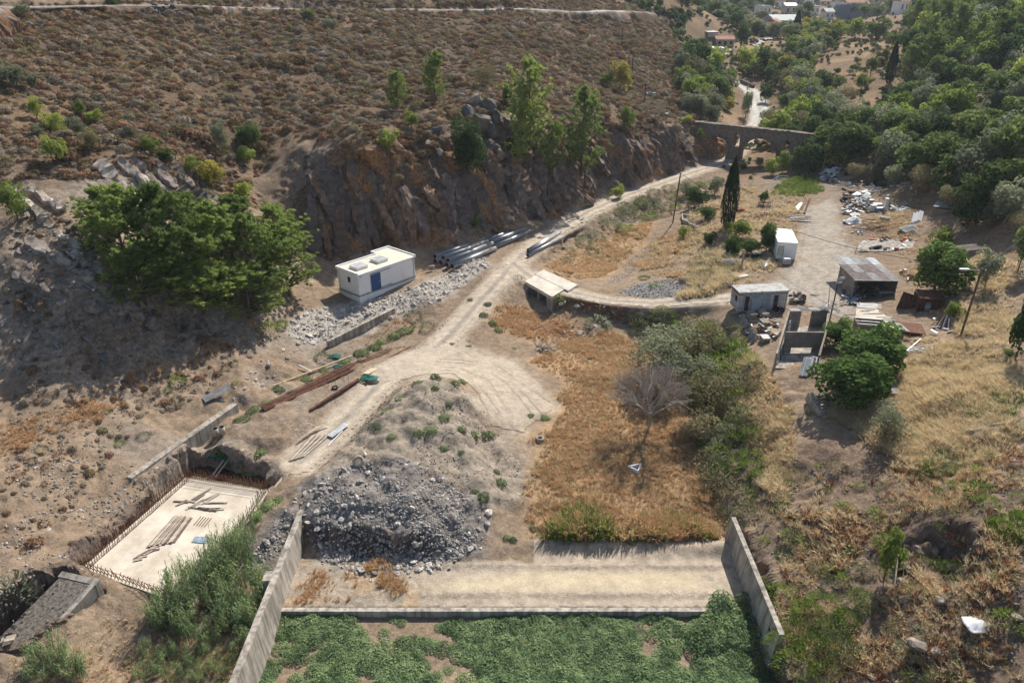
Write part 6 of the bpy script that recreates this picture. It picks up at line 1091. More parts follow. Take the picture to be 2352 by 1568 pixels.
def heapcloth(name, px, py, w, m, label, h=.25):
    p = hit(px, py); s = w * mpp(p) * .5; g = np.random.default_rng(int(px)); n = 13; X, Y = np.meshgrid(np.linspace(-1, 1, n), np.linspace(-1, 1, n)); X = X + g.normal(0, .05, X.shape); r = np.hypot(X, Y); Z = h * np.clip(1.1 - r, 0, 1) * (.4 + fbm(X.ravel() * 2.2 + px, Y.ravel() * 2.2, 3, 3).reshape(X.shape) + .6)
    V = np.c_[X.ravel() * s * (1 - .2 * Y.ravel() ** 2), Y.ravel() * s * .7, Z.ravel() * s * 1.1 + .03]; i = np.arange(n - 1)[:, None] * n + np.arange(n - 1)[None]; F = np.stack([i, i + 1, i + n + 1, i + n], -1).reshape(-1, 4)
    o = np_mesh(name, V, F, m, True); o.location = p; mo = o.modifiers.new('thick', 'SOLIDIFY'); mo.thickness = .03; return tag(o, label, 'sheet')
for px, py, w, lb in [(848,868,40,'green net crumpled under the plywood sheet'),(780,842,36,'green net in a heap beside the stream, near the round bush'),(768,818,30,'green net hanging at the stream wall'),(670,905,22,'green net scrap at the end of the long beam'),(505,1055,46,'green net sinking at the edge of the pool')]: heapcloth('green_net', px, py, w, M['tarp'], lb)
heapcloth('dark_net', 855, 878, 34, M['black'], 'dark grey net beside the plywood sheet'); heapcloth('white_tarp', 2250, 1435, 70, M['plas'], 'crumpled white tarp lying on the right bank')
for px, py, Rm, m, rot, lb in [(824,1068,.62,'rubberg',(R(50),0,.2),'big dusty tyre sitting on top of the rubble heap'),(1240,1010,.5,'rubberg',(0,0,0),'dusty tyre lying at the edge of the dry grass'),(770,893,.42,'rubber',(.1,0,0),'black tyre lying by the stream above the long beam'),(507,1053,.42,'rubber',(.3,0,0),'black tyre against the long stream wall, left of two'),(522,1048,.42,'rubber',(.3,.1,0),'black tyre against the long stream wall, right of two'),(2010,425,.6,'rubber',(R(80),0,.4),'tyre standing upright at the far edge of the yard')]:
    p = hit(px, py); o = ob('tyre', tyre_mesh(Rm, Rm * .3, M[m]), None, (p.x, p.y, p.z + (.2 if rot[0] < .5 else Rm * .7)), rot); tag(o, lb, 'tyre')
t = thing('corrugated_sheet', 'grey corrugated sheet propped on a boulder at the left bank', 'sheet', gp(500, 915, .4), R(40)); corr('sheet', 3.2, 1.0, M['asb'], t, (0, 0, .3), (R(15), R(-12), 0)); single('prop_stone', RP[0], (0, 0, 0), (.4, .4, .4), 0, 'x', None, None).parent = t
t = bpy.data.objects['prop_stone']; del t['label']
for nm, px, py in (('drum', 497, 1000), ('drum', 512, 996)):
    p = hit(px, py); t = ob(nm, pipe_mesh(.9, .3, M['cream'], M['dk'], .02), None, (p.x, p.y, p.z)); tag(t, 'cut-off cream drum beside the stream wall, ' + ('left' if px < 505 else 'right') + ' of the pair', 'drum')
# triangular white frame on the grass
p = hit(1460, 1080); t = thing('white_trough', 'white triangular trough lying alone on the orange grass', 'trough', (p.x, p.y, p.z + .35), .3)
tri = [Vector((math.cos(a) * .85, math.sin(a) * .7, 0)) for a in (.5, 2.6, 4.6)]
for i in range(3): between('side_board', tri[i], tri[(i + 1) % 3], .12, .45, M['plas'], parent=t)
prism('bottom', [(v.x * .9, v.y * .9) for v in tri], -.22, -.18, M['wood'], t)
# driftwood heap
c = hit(1250, 800)
for i in range(26):
    a = random.uniform(0, 6.28); q = c + Vector((random.gauss(0, .9), random.gauss(0, .6), random.uniform(.1, .5))); between('driftwood', q, q + Vector((math.cos(a), math.sin(a), random.uniform(-.1, .4))) * random.uniform(.7, 1.8), random.uniform(.06, .14), .08, M['wood'] if i % 3 else M['woodd'], 'bleached branch in the small wood heap beside the track', 'branch', 'branches of the small wood heap')
# ------------------------------------------------------------------ the scrap yard
ZA = zoom(1780, 400, 2180, 680, 2240); ZB2 = zoom(2020, 400, 2440, 680); ZC = zoom(1800, 670, 2180, 930, 2292); ZD = zoom(2080, 600, 2460, 860, 2292); Z7 = zoom(1700, 0, 2240, 360)
def frame(zf, fl, fr, rl, zt, name, label, cat, zb, group=None):
    """a thing whose top corners are seen at three pixels: local x along the front, y to the rear, z=0 at its base"""
    a = V3(atz(*zf(*fl), zt)); b = V3(atz(*zf(*fr), zt)); c = V3(atz(*zf(*rl), zt)); rz = math.atan2(b.y - a.y, b.x - a.x); n = Vector((-math.sin(rz), math.cos(rz), 0))
    return thing(name, label, cat, (a.x, a.y, zb), rz, group), (b - a).length, max(.4, (c - a).dot(n)), zt - zb
# container
t, L, Wd, Hh = frame(ZC, (297, 375), (1045, 342), (225, 262), 4.55, 'steel_container', 'pale blue and rust-streaked steel container with two dark doors', 'container', 1.75)
bx('body', .06, L - .06, .06, Wd - .06, .1, Hh - .05, M['contb'], t, .02)
n = int(L / .3)
for i in range(n):
    x = L * (i + .5) / n
    if .9 < x < 1.5 or L - 2.0 < x < L - 1.3: continue
    bx('wall_rib', x - .09, x + .09, -.0, .06, .15, Hh - .12, M['contw'] if x > L - 1.3 or x < .5 or i % 5 == 0 else M['contb'], t)
for i in range(9): y = Wd * (i + .5) / 9; bx('wall_rib', -.0, .06, y - .09, y + .09, .15, Hh - .12, M['contw'], t)
bx('top_rail', -.04, L + .04, -.04, .08, Hh - .14, Hh, M['contw'], t); rf = bx('roof', -.08, L + .08, -.08, Wd + .05, Hh + .002, Hh + .07, M['controof'], t)
for x0 in (.95, L - 1.9): d_ = bx('door', x0, x0 + .52, -.03, .05, .2, 2.2, M['rustd'], t); bx('handle', .16, .2, -.06, -.02, -.1, .1, M['zinc'], d_)
bx('leaning_panel', 1.75, 3.0, -.25, -.2, .05, 2.05, M['contb'], t, .01, (R(-6), 0, 0)); bx('window', -.02, .055, .5, 1.1, 1.3, 2.1, M['dk'], t)
def yz(zf, x, y, dz=0): p = hit(*zf(x, y)); return Vector((p.x, p.y, p.z + dz))
for x, y, Rm, rot, lb in [(645, 610, .55, (R(78), 0, R(10)), 'thin bicycle wheel leaning on the container'), (880, 640, .5, (.3, .1, 0), 'black tyre heaped at the right end of the container'), (930, 650, .45, (.5, .3, 0), 'second black tyre heaped by the container'), (860, 670, .4, (.1, .4, 0), 'small black tyre at the front of the container heap')]:
    p = yz(ZC, x, y, .15 if rot[0] < 1 else .55); o = ob('tyre', tyre_mesh(Rm, Rm * (.12 if 'bicycle' in lb else .3), M['rubber']), None, p, rot); tag(o, lb, 'tyre')
# pallets
def pallet(p, rz, label, group, m='wood', tilt=(0, 0)):
    t = thing('pallet', label, 'pallet', p, rz, group); t.rotation_euler = (tilt[0], tilt[1], rz)
    for i in range(7): bx('slat', -.5, .5, -.6 + i * .185, -.6 + i * .185 + .1, .1, .125, M[m], t, 0)
    for x in (-.45, 0, .38): bx('bearer', x, x + .08, -.6, .62, 0, .098, M[m], t, 0)
px0 = yz(ZC, 470, 760); 
for i in range(6): pallet((px0.x + random.uniform(-.1, .1), px0.y + random.uniform(-.1, .1), px0.z + i * .14), .2 + random.gauss(0, .08), 'grey wooden pallet in the tall stack before the container', 'tall pallet stack')
px0 = yz(ZC, 650, 730); [pallet((px0.x, px0.y, px0.z + .3 + i * .14), .25, 'pallet in the stack right of the tall pallet stack', 'second pallet stack') for i in range(3)]
px0 = yz(ZC, 660, 870); [pallet((px0.x, px0.y, px0.z + i * .14), .1, 'white-topped pallet in the front stack on the bank', 'front pallet stack') for i in range(6)]
px0 = yz(ZC, 670, 1100); [pallet((px0.x, px0.y, px0.z + i * .14), .05, 'pallet in the lowest stack at the bank edge', 'lowest pallet stack', 'plas' if i == 4 else 'wood') for i in range(5)]
for i in range(9): between('pallet_board', yz(ZC, 690 + i * 16, 930 + i * 6, .3 + .1 * (i % 3)), yz(ZC, 850 + i * 10, 1070 - i * 12, .5), .16, .05, M['woodn'] if i % 2 else M['wood'], 'loose board sliding off the pallet stacks', 'board', 'loose boards by the pallet stacks')
for i in range(5): between('long_batten', yz(ZC, 150 + i * 8, 735 - i * 12, .5), yz(ZC, 600 + i * 40, 690 - i * 10, .6), .08, .06, M['wood'], 'long batten jutting out left of the pallet stacks', 'batten', 'battens left of the pallets')
for i in range(5): between('hoarding', yz(ZC, 330 + i * 42, 830 + i * 70, -.2), yz(ZC, 335 + i * 42, 800 + i * 70, 1.0), .5, .04, M['asb'], 'grey panel of the leaning fence on the bank edge', 'fence panel', 'leaning fence panels on the bank')
# roofless ruin
zt = 4.3; CL = V3(atz(*ZC(975, 948), zt)); CR = V3(atz(*ZC(1600, 952), zt)); FL = V3(atz(*ZC(1045, 640), zt)); FR = V3(atz(*ZC(1640, 625), zt)); NL = V3(atz(*ZC(860, 1260), 3.4)); NR = V3(atz(*ZC(1500, 1300), 3.4))
t = thing('roofless_ruin', 'roofless concrete ruin with open doorways between pallets and fig trees', 'building', (0, 0, 0))
def wseg(name, a, b, z0, z1, m=None, w=.22): d = (b - a); d.z = 0; d.normalize(); s = Vector((-d.y, d.x, 0)) * w / 2; return prism(name, P2([a - s, b - s, b + s, a + s]), z0, z1, m or M['plaster'], t)
wseg('left_wall', NL, FL, 0.2, [3.2, 4.25, 4.25, 3.2]); e = (CR - CL).normalized(); wseg('cross_wall', CL + e * .15, CR - e * .15, 2.15, 4.2); wseg('pier', CL + e * .15, CL + e * 1.1, .3, 2.148); wseg('pier', CR - e * 1.3, CR - e * .15, .3, 2.148)
ef = (FR - FL).normalized(); wseg('far_wall', FL + ef * .15, FL + ef * 1.6, .8, 4.1); wseg('far_wall', FL + ef * 3.0, FR, .8, 4.1); wseg('right_wall', CR, NR, .3, [4.2, 3.3, 3.3, 4.2]); wseg('right_wall', CR + (FR - CR).normalized() * .15, FR, .5, [4.2, 4.1, 4.1, 4.2])
prism('floor', P2([NL.lerp(NR, .03) , NR, FR, FL]), .4, [gz(NL.x, NL.y) + .25, gz(NL.x, NL.y) + .3, 2.0, 2.0], M['conc'], t)
cA = (FL + FR) / 2
for i in range(4):
    t2 = thing('loose_sheet', 'grey corrugated sheet lying across the far wall of the ruin', 'sheet', FL + ef * (1.2 + i * 1.25) + Vector((0, 0, .08 + .03 * i)), math.atan2(ef.y, ef.x), 'sheets across the ruin wall'); corr('sheet', 2.2, 1.0, M['asb'] if i % 2 else M['zinc'], t2, (0, .1, 0), (R(-6), 0, 0))
for i in range(7):
    a = NL.lerp(FL, .12 + i * .04) + e * (.35 + .05 * i); a.z = 1.3; b = a + Vector((-.18, .12, 1.5)); between('stored_boarding', a, b, .75, .04, [M['plasb'], M['black'], M['woodd']][i % 3], 'dark door panel stored upright inside the left wall of the ruin', 'panel', 'door panels stored in the ruin')
for i in range(3): a = FL.lerp(CL, .3 + .15 * i) + e * .5; a.z = 2.0; between('stored_board', a, a + Vector((-.1, .1, 1.7)), .5, .04, [M['plas'], M['plasb'], M['wood']][i], 'upright board in the far room of the ruin', 'board', 'boards stored in the far room')
for i in range(10): a = NR + (NL - NR).normalized() * (.9 + .16 * i) + Vector((0, -1.2 - .1 * i, 0)); a.z = gz(a.x, a.y) + .25; between('old_frame', a, a + Vector((.9, 1.7, 1.0 + .05 * i)), .12 if i % 2 else .9, .05, M['plas'] if i % 3 == 0 else M['woodd'] if i % 3 == 1 else M['zinc'], 'old frame leaning in the mouth of the ruin', 'frame', 'old frames leaning at the ruin mouth')
# stepped slabs below the figs
q0 = yz(ZR, 950, 1330); t = thing('stone_steps', 'flight of pale stone steps below the front fig tree', 'steps', q0, R(8))
for i in range(7): bx('step', .6 + .05 * i, 2.4, i * .42, i * .42 + .32, i * .16 - .3, i * .16 + .02, M['conc'], t)
bx('side_wall', .0, .5, -.1, 3.1, -.4, .85, M['conc'], t, .03, (R(18), 0, 0))
t = thing('corrugated_sheet', 'weathered corrugated sheet under the front fig tree', 'sheet', yz(ZR, 1440, 1150, .3), R(10)); corr('sheet', 2.4, 1.6, M['asb'], t, (0, 0, 0), (R(10), 0, R(90)))
for i in range(3): between('thin_pole', yz(ZR, 445 + i * 12, 1350, .1), yz(ZR, 620 + i * 8, 1165, .1), .07, .07, M['wood'], 'thin pole lying on the bank below the ruin', 'pole', 'thin poles on the bank')
# lamp post
p = yz(ZC, 1650, 800); t = thing('lamp_post', 'crooked post with floodlights beside the ruin', 'lamp post', p); h = 5.4
rod('post', (0, 0, -.2), (.15, .1, h), .085, M['pole'], t, 7); rod('post', (-.3, .1, -.2), (-.75, .3, h - .1), .04, M['pole'], t, 5)
for x0, z0 in ((.15, h - .1), (.35, h + .45)): f_ = bx('floodlight', x0 - .3, x0 + .35, -.3, .15, z0, z0 + .3, M['zinc'], t, .02, (R(-25), 0, .3)); bx('lens', -.28, .28, -.24, -.228, -.12, .12, M['lampw'], f_)
# open shed with a patched roof
t, L, Wd, Hh = frame(ZD, (345, 597), (1030, 606), (415, 268), 5.3, 'open_shed', 'open-fronted shed under a patched grey corrugated roof', 'shed', 2.55)
bx('back_wall', .1, L - .1, Wd * .62, Wd * .62 + .2, 0, Hh - .12, M['plaster'], t); bx('side_wall', .1, .3, .25, Wd * .615, 0, Hh - .15, M['plaster'], t); bx('side_wall', L - .3, L - .1, .25, Wd * .615, 0, Hh - .15, M['plaster'], t); bx('floor', .3, L - .3, -.6, Wd * .6, -.2, .06, M['conc'], t)
for x0 in (.35, L / 2, L - .5): bx('post', x0, x0 + .12, .05, .17, 0, Hh - .16, M['pole'], t)
bx('beam', .05, L - .05, .0, .18, Hh - .158, Hh - .06, M['woodd'], t)
nc, nr = 5, 3
for i in range(nc):
    for j in range(nr):
        m_ = M['asbr'] if (i, j) in ((0, 0), (1, 0), (2, 1), (3, 1), (3, 0), (0, 1)) else M['asb'] if (i + j) % 3 else M['zinc']
        corr('roof_sheet', Wd / nr + .15, L / nc + .05, m_, t, (L * (i + .5) / nc, Wd * (j + .5) / nr, Hh + .02 * j + .012 * (i % 2)), (0, 0, R(90)), .22, .03)
bx('gutter', -.1, L + .1, -.16, -.06, Hh - .1, Hh - .02, M['zinc'], t)
for i in range(12):
    x = random.uniform(.6, L - .9); y = random.uniform(.3, Wd * .5); q = t.matrix_basis @ Vector((x, y, .1)); s = random.uniform(.25, .6); o = bx('stored_crate', -s/2, s/2, -s*.4, s*.4, 0, s, M[random.choice(['woodd', 'plasb', 'cream', 'rust', 'zinc'])]); o.location = q + Vector((0, 0, s / 2)); tag(o, 'crate or box stored in the dark of the open shed', 'crate', 'boxes stored in the open shed')
# pad with planks before the shed
pad = [V3(atz(*ZD(*p), 2.75)) for p in [(375, 960), (760, 930), (1210, 1130), (1160, 1230), (960, 1400), (330, 1330)]]; o = prism('concrete_pad', P2(pad), 1.8, 2.86, M['slab']); tag(o, 'concrete pad strewn with boards in front of the open shed', 'pad')
def onpad(x, y, dz=0): return V3(atz(*ZD(x, y), 2.88 + dz))
for i in range(14): x = random.uniform(370, 800); y = random.choice([1070, 1110, 1150, 1190]) + random.uniform(-12, 12); between('pad_board', onpad(x, y, .03 + .02 * (i % 3)), onpad(x + random.uniform(120, 260), y + random.uniform(-12, 26), .04), .12, .05, M[['wood', 'plas', 'woodd'][i % 3]], 'board scattered on the concrete pad before the shed', 'board', 'boards on the concrete pad')
for i in range(7): between('pad_pipe', onpad(372 + random.uniform(0, 20), 960 + i * 9, .04 + .05 * (i % 2)), onpad(640 + random.uniform(0, 120), 985 + i * 8, .05), .09, .07, M['zinc'], 'grey pipe in the row between shed and pad', 'pipe', 'grey pipes before the shed')
for x, y, s, m_, lb in [(800, 860, 1.9, 'zinc', 'metal bench frame standing before the open shed'), (560, 870, 1.5, 'greenm', 'dark green work table before the open shed')]:
    q = onpad(x, y); t2 = thing('work_table', lb, 'table', (q.x, q.y, 2.8), .05); bx('table_top', -s/2, s/2, -.35, .35, .78, .84, M[m_], t2)
    for a in (-s/2 + .05, s/2 - .1):
        for b in (-.3, .25): bx('leg', a, a + .05, b, b + .05, 0, .778, M[m_], t2)
# trough with striped lid
t, L, Wd, Hh = frame(ZD, (390, 1265), (835, 1300), (400, 1165), 3.9, 'feed_trough', 'dark open trough with pale rails beside the fig tree', 'trough', 2.3)
bx('front_panel', 0, L, 0, .08, 0, Hh - .1, M['plaster'], t); bx('back_panel', 0, L, Wd - .08, Wd, 0, Hh, M['plaster'], t); bx('end_panel', 0, .08, .08, Wd - .08, 0, Hh - .05, M['plaster'], t); bx('end_panel', L - .08, L, .08, Wd - .08, 0, Hh - .05, M['plaster'], t)
for y in (.05, Wd * .45, Wd * .9): bx('rail', -.05, L + .05, y - .06, y + .06, Hh, Hh + .07, M['zinc'], t)
bx('post', L / 2 - .04, L / 2 + .04, -.06, -.003, -.3, Hh - .05, M['plas'], t)
# rusty cage with pale tubes
t, L, Wd, Hh = frame(ZD, (975, 1370), (1420, 1420), (1000, 1230), 3.7, 'rusty_cage', 'rusty iron cage topped with a few pale tubes', 'cage', 2.7)
for a in (0, L - .06):
    for b in (0, Wd - .06): bx('post', a, a + .06, b, b + .06, -.3, Hh, M['rust'], t)
for b in (0, Wd - .05):
    for z in (.1, .5, Hh - .05): bx('bar', .06, L - .06, b, b + .04, z, z + .04, M['rust'], t)
bx('mesh_top', .0, L, .0, Wd, Hh + .002, Hh + .03, M['rust'], t); bx('mesh_side', .07, L - .07, .05, .07, .0, Hh - .1, M['rustd'], t)
for i in range(6): q = t.matrix_basis @ Vector((.3 + i * .22, .1, Hh + .07)); between('pale_tube', q, q + Vector((.5, -.0, 0)) + Vector((-.6, Wd * .8, .02)), .08, .06, M['plas'], 'pale tube lying across the rusty cage', 'tube', 'pale tubes on the rusty cage')
# rusty corrugated lean-to
t, L, Wd, Hh = frame(ZD, (1330, 870), (1715, 900), (1350, 800), 5.4, 'rusty_shack', 'dark rusty corrugated-iron shack with a small window', 'shack', 2.9)
for i in range(6): corr('wall_sheet', Hh, L / 6, M['rustd'], t, (L * (i + .5) / 6, 0, Hh / 2), (0, R(90), R(90)), .2, .03)
for i in range(3): corr('wall_sheet', Hh, Wd / 3 + .3, M['rustd'], t, (0, (Wd + .9) * (i + .5) / 3, Hh / 2), (0, R(90), 0), .2, .03); corr('wall_sheet', Hh, Wd / 3 + .3, M['rustd'], t, (L, (Wd + .9) * (i + .5) / 3, Hh / 2), (0, R(90), 0), .2, .03)
for i in range(3): corr('roof_sheet', Wd + 1.1, L / 3 + .05, M['rust'], t, (L * (i + .5) / 3, (Wd + .9) / 2, Hh + .05), (0, R(-4), R(90)), .2, .03)
w_ = bx('window', L * .28, L * .48, -.08, -.045, .9, 1.9, M['glass'], t); bx('window_frame', -.38, .38, -.03, -.02, -.03, .03, M['plas'], w_); bx('board', L * .25, L * .5, -.12, -.085, .1, .75, M['wood'], t)
q0 = V3(atz(*ZD(1080, 800), 5.2)); q1 = V3(atz(*ZD(1320, 830), 5.2)); q2 = V3(atz(*ZD(1195, 1150), 2.95)); q3 = V3(atz(*ZD(970, 1015), 2.95)); c = (q0 + q1 + q2 + q3) / 4
t = thing('rusty_leaning_sheets', 'rusty corrugated sheets leaning against the left of the iron shack', 'sheets', c); ux = ((q3 + q2) / 2 - (q0 + q1) / 2); uy = (q1 - q0)
rot = Matrix((ux.normalized(), (uy - ux.normalized() * uy.dot(ux.normalized())).normalized(), ux.normalized().cross((uy - ux.normalized() * uy.dot(ux.normalized())).normalized()))).transposed().to_euler()
for i in range(4): off = rot.to_matrix() @ Vector((0, uy.length * ((i + .5) / 4 - .5), .02 * (i % 2))); corr('sheet', ux.length, uy.length / 4 + .12, M['rustd'], t, off, rot, .2, .03)
for i in range(9): between('propped_board', yz(ZD, 1530 + i * 32, 1340, .0), yz(ZD, 1630 + i * 14, 1300, 1.6 - .05 * i), .14, .04, M[['rust', 'plas', 'woodd'][i % 3]], 'board leaning at the right side of the iron shack', 'board', 'boards leaning on the iron shack')
for i in range(8): between('scrap_rail', yz(ZR, 1510 + i * 10, 900 - i * 8, .2), yz(ZR, 1600 + i * 22, 830 + i * 12 - (i % 3) * 30, .2), .08, .05, M['plas' if i % 2 else 'zinc'], 'pale rail in the scrap right of the fig trees', 'rail', 'rails right of the fig trees')
# white cabin and things around it
t, L, Wd, Hh = frame(ZA, (930, 1150), (1203, 1166), (990, 968), 5.2, 'white_cabin', 'white prefabricated cabin with a ribbed roof and one window', 'cabin', 2.35)
bx('body', 0, L, 0, Wd, .1, Hh - .05, M['white'], t, .02); rf = bx('roof', -.08, L + .08, -.1, Wd + .1, Hh - .048, Hh + .05, M['white'], t)
for i in range(7): x = -L / 2 + L * (i + .5) / 7; bx('rib', x - .03, x + .03, -Wd / 2, Wd / 2, .05, .085, M['plas'], rf, 0)
w_ = bx('window', .15, .95, -.03, -.004, .7, 2.2, M['cream'], t); bx('window_frame', -.44, .44, -.03, -.017, .72, .8, M['bluew'], w_); bx('window_frame', -.44, -.36, -.03, -.017, -.8, .715, M['bluew'], w_); bx('window_frame', .36, .44, -.03, -.017, -.8, .715, M['bluew'], w_)
bx('air_unit', L + .002, L + .4, Wd * .4, Wd * .7, 1.0, 1.6, M['plas'], t)
p = yz(ZA, 1035, 1465); t = thing('water_tote', 'white caged water tote in front of the cabin', 'container', p, R(3)); bx('tank', -.52, .52, -.45, .45, .16, 1.1, M['plas'], t, .05); bx('pallet_base', -.55, .55, -.5, .5, 0, .155, M['redt'], t)
for i in range(5): x = -.5 + i * .25; bx('cage_bar', x - .015, x + .015, -.49, -.46, .16, 1.08, M['redt'], t, 0)
for z in (.4, .7, 1.0): bx('cage_bar', -.53, .53, -.52, -.495, z, z + .03, M['redt'], t, 0)
p = yz(ZA, 610, 1390); t = thing('green_bin', 'dark green wheeled bin under the leafy bushes', 'bin', p, .3); bx('body', -.7, .7, -.4, .4, .1, 1.0, M['greenm'], t, .06); bx('lid', -.72, .72, -.42, .42, 1.0, 1.1, M['greenm'], t, .03); bx('box_on_lid', -.25, .2, -.2, .2, 1.102, 1.3, M['cream'], t)
p = yz(ZA, 420, 1480); o = rod('timber_post', p, p + Vector((0, 0, 2.6)), .14, M['wood'], None, 8); tag(o, 'square-cut timber post standing beside the white panel', 'post')
p = yz(ZA, 260, 1480); t = thing('straw_panel', 'white rectangular panel lying in the straw left of the timber post', 'panel', p, .05); bx('back', -1.2, 1.2, -.05, .05, 0, 1.0, M['plas'], t, .02, (R(-20), 0, 0)); bx('shelf', -.3, 1.0, -.6, -.06, .3, .36, M['zinc'], t); bx('front', -.3, 1.0, -.66, -.602, -.1, .3, M['plas'], t)  # a plain white panel, built with a shelf and front piece
for i in range(5): between('cabin_board', yz(ZA, 640 + 12 * i, 1450 + 16 * i, .15), yz(ZA, 830 - 10 * i, 1370 + 16 * i, .2), .2, .05, M['wood' if i % 2 else 'plasb'], 'board in the pile left of the water tote', 'board', 'boards left of the water tote')
t = thing('metal_ladder', 'metal ladder lying in the grass before the cabin', 'ladder', yz(ZA, 860, 1540, .1), R(72))
for y0 in (0, .4): bx('rail', 0, 2.6, y0, y0 + .05, .05, .12, M['zinc'], t)
for i in range(7): bx('rung', .2 + i * .36, .24 + i * .36, .05, .4, .07, .1, M['zinc'], t)
o = ob('drain_pipe', pipe_mesh(1.6, .16, M['plas'], M['dk']), None, yz(ZA, 725, 1540, .2), (R(-80), 0, R(-30))); tag(o, 'short white drain pipe lying before the cabin', 'pipe')
for i, (x, y) in enumerate([(70, 1555), (200, 1560), (330, 1558), (440, 1545)]):
    q = yz(ZC, 60 + i * 90, 100 + i * 8, .12); o = bx('stone_slab', -.9, .9, -.6, .6, -.05, .05, M['slab']); o.location = q; o.rotation_euler = (random.gauss(0, .05), random.gauss(0, .05), random.uniform(0, 1)); tag(o, 'pale slab lying in the straw beside the side track', 'slab', 'pale slabs by the side track')
# timber shapes, bricks and frames in the left half of the yard
def bricks(zf, x, y, nx, ny, nz, label, group=None):
    p = yz(zf, x, y); t = thing('brick_stack', label, 'bricks', p, random.uniform(-.1, .2), group)
    for k in range(nz):
        for i in range(nx):
            for j in range(ny): bx('brick', i * .3, i * .3 + .28, j * .3, j * .3 + .28, k * .22, k * .22 + .2, M['redt'], t, 0, (0, 0, random.gauss(0, .03)))
bricks(ZA, 350, 755, 5, 3, 4, 'neat stack of red hollow bricks right of the yard cypress'); bricks(ZA, 290, 780, 2, 3, 3, 'low brick stack beside the neat one'); bricks(ZA, 20, 740, 4, 3, 4, 'tumbled stack of red bricks left of the yard cypress')
p0 = yz(ZA, 745, 810); BR = bevel_box(.28, .2, .12, .01, M['redt']); BRP = bevel_box(.25, .2, .1, .01, M['conc'])
for i in range(150):
    a = random.gauss(0, 1); q = p0 + Vector((a * 1.9, random.gauss(0, .75), 0)); z = gz(q.x, q.y) + max(0, .75 - .22 * abs(a) ** 1.5) * random.random() + .05; o = ob('loose_brick', BR if i % 3 else BRP, None, (q.x, q.y, z), (random.gauss(0, .5), random.gauss(0, .5), random.uniform(0, 3))); tag(o, 'broken brick in the brick heap in the middle of the yard', 'brick', 'broken bricks of the yard heap')
for i in range(16): between('stacked_board', yz(ZA, 1040 + random.uniform(0, 60), 770 + i * 6, .1 + .06 * (i % 4)), yz(ZA, 1270 + random.uniform(0, 130), 790 + i * 6, .12 + .06 * (i % 3)), .16, .05, M[['wood', 'plas', 'plasb', 'woodd'][i % 4]], 'board in the flat pile beside the brick heap', 'board', 'boards beside the brick heap')
for i in range(5): between('roof_beam', yz(ZA, 1050, 590 + i * 10, .1 + .05 * i), yz(ZA, 1240, 600 + i * 10, .1 + .05 * i), .1, .1, M['woodd'], 'dark beam in the small pile behind the boards', 'beam', 'dark beams in the yard')
between('steel_channel', yz(ZA, 1290, 760, .1), yz(ZA, 1365, 560, .15), .35, .2, M['rustd'], 'rusty channel lying along the edge of the gravel', 'channel'); between('steel_channel', yz(ZA, 1250, 700, .1), yz(ZA, 1310, 540, .1), .5, .04, M['rust'], 'rusty grating beside the channel at the gravel edge', 'grating')
o = prism('white_sheet', [tuple(yz(ZA, *q)[:2]) for q in [(1160, 700), (1230, 630), (1265, 640), (1200, 740)]], 2.5, 3.1, M['plas']); tag(o, 'white sheet block lying by the rusty grating', 'sheet')
for i in range(6): q = yz(ZA, 620 + i * 45, 690 + (i % 2) * 30); rod('x', q, q + Vector((random.gauss(0, .2), 0, 1.5)), .03, M['rust'], None, 4); o = bpy.data.objects[-1] if False else C.objects[-1]; o.name = 'iron_stake'; tag(o, 'thin iron stake sticking up at the brick heap', 'stake', 'iron stakes at the brick heap')
q = yz(ZA, 730, 660); t = thing('iron_bench', 'rusty iron frame below the dark round bush', 'frame', q, .1)
for a in (-1.1, 1.0):
    for b in (-.4, .4): bx('leg', a, a + .06, b, b + .06, 0, .9, M['rustd'], t)
bx('top', -1.2, 1.2, -.5, .5, .902, .98, M['rustd'], t)
# low foundation walls left of the cypress
for i, (a, b, c_, d_) in enumerate([(1568,512,1655,524),(1566,498,1660,505),(1568,512,1566,498),(1580,520,1605,524)]):
    p = gp(a, b); q = gp(c_, d_); z = min(p.z, q.z); dd = (q - p); dd.z = 0; s = Vector((-dd.y, dd.x, 0)).normalized() * .15; o = prism('foundation_wall', P2([p - s, q - s, q + s, p + s]), z - .3, z + .75, M['conc']); tag(o, ['front run of the low foundation wall left of the cypress', 'rear run of the low foundation wall left of the cypress', 'left end of the low foundation wall by the riverbed', 'short kerb before the low foundation wall'][i], 'wall', 'low foundation walls in the yard')
for i in range(9): q = gp(1570 + i * 10, 500 + i); rod('y', q + Vector((0, 0, .5)), q + Vector((0, 0, 1.4)), .03, M['rust'], None, 4); o = C.objects[-1]; o.name = 'fence_stake'; tag(o, 'stake on the low foundation wall left of the cypress', 'stake', 'stakes on the foundation wall')
# bent hoops and tall poles of the plot behind
def curve(name, pts_, r, m, label, cat, group=None):
    o = bpy.data.objects.new(name, tubes(name, [(pts_[i], pts_[i + 1], r, r) for i in range(len(pts_) - 1)], m, 5)); C.objects.link(o); return tag(o, label, cat, group)
for k in range(3): a = yz(ZA, 780, 350 + 38 * k, .2); b = yz(ZA, 1060, 270 + 26 * k, .6); curve('hoop', [a.lerp(b, f) + Vector((0, 0, .9 * math.sin(f * math.pi))) for f in np.linspace(0, 1, 9)], .05, M['plas'], 'white bent hoop over the green plot', 'hoop', 'white hoops of the plot')
a = yz(ZA, 570, 320, 2); b = yz(ZA, 900, 300, 1.6); curve('hoop', [a - Vector((0, 0, 2)), a, a.lerp(b, .5) + Vector((0, 0, .3)), b, b - Vector((0, 0, 1.6))], .05, M['plas'], 'pale pipe frame at the left of the green plot', 'frame')
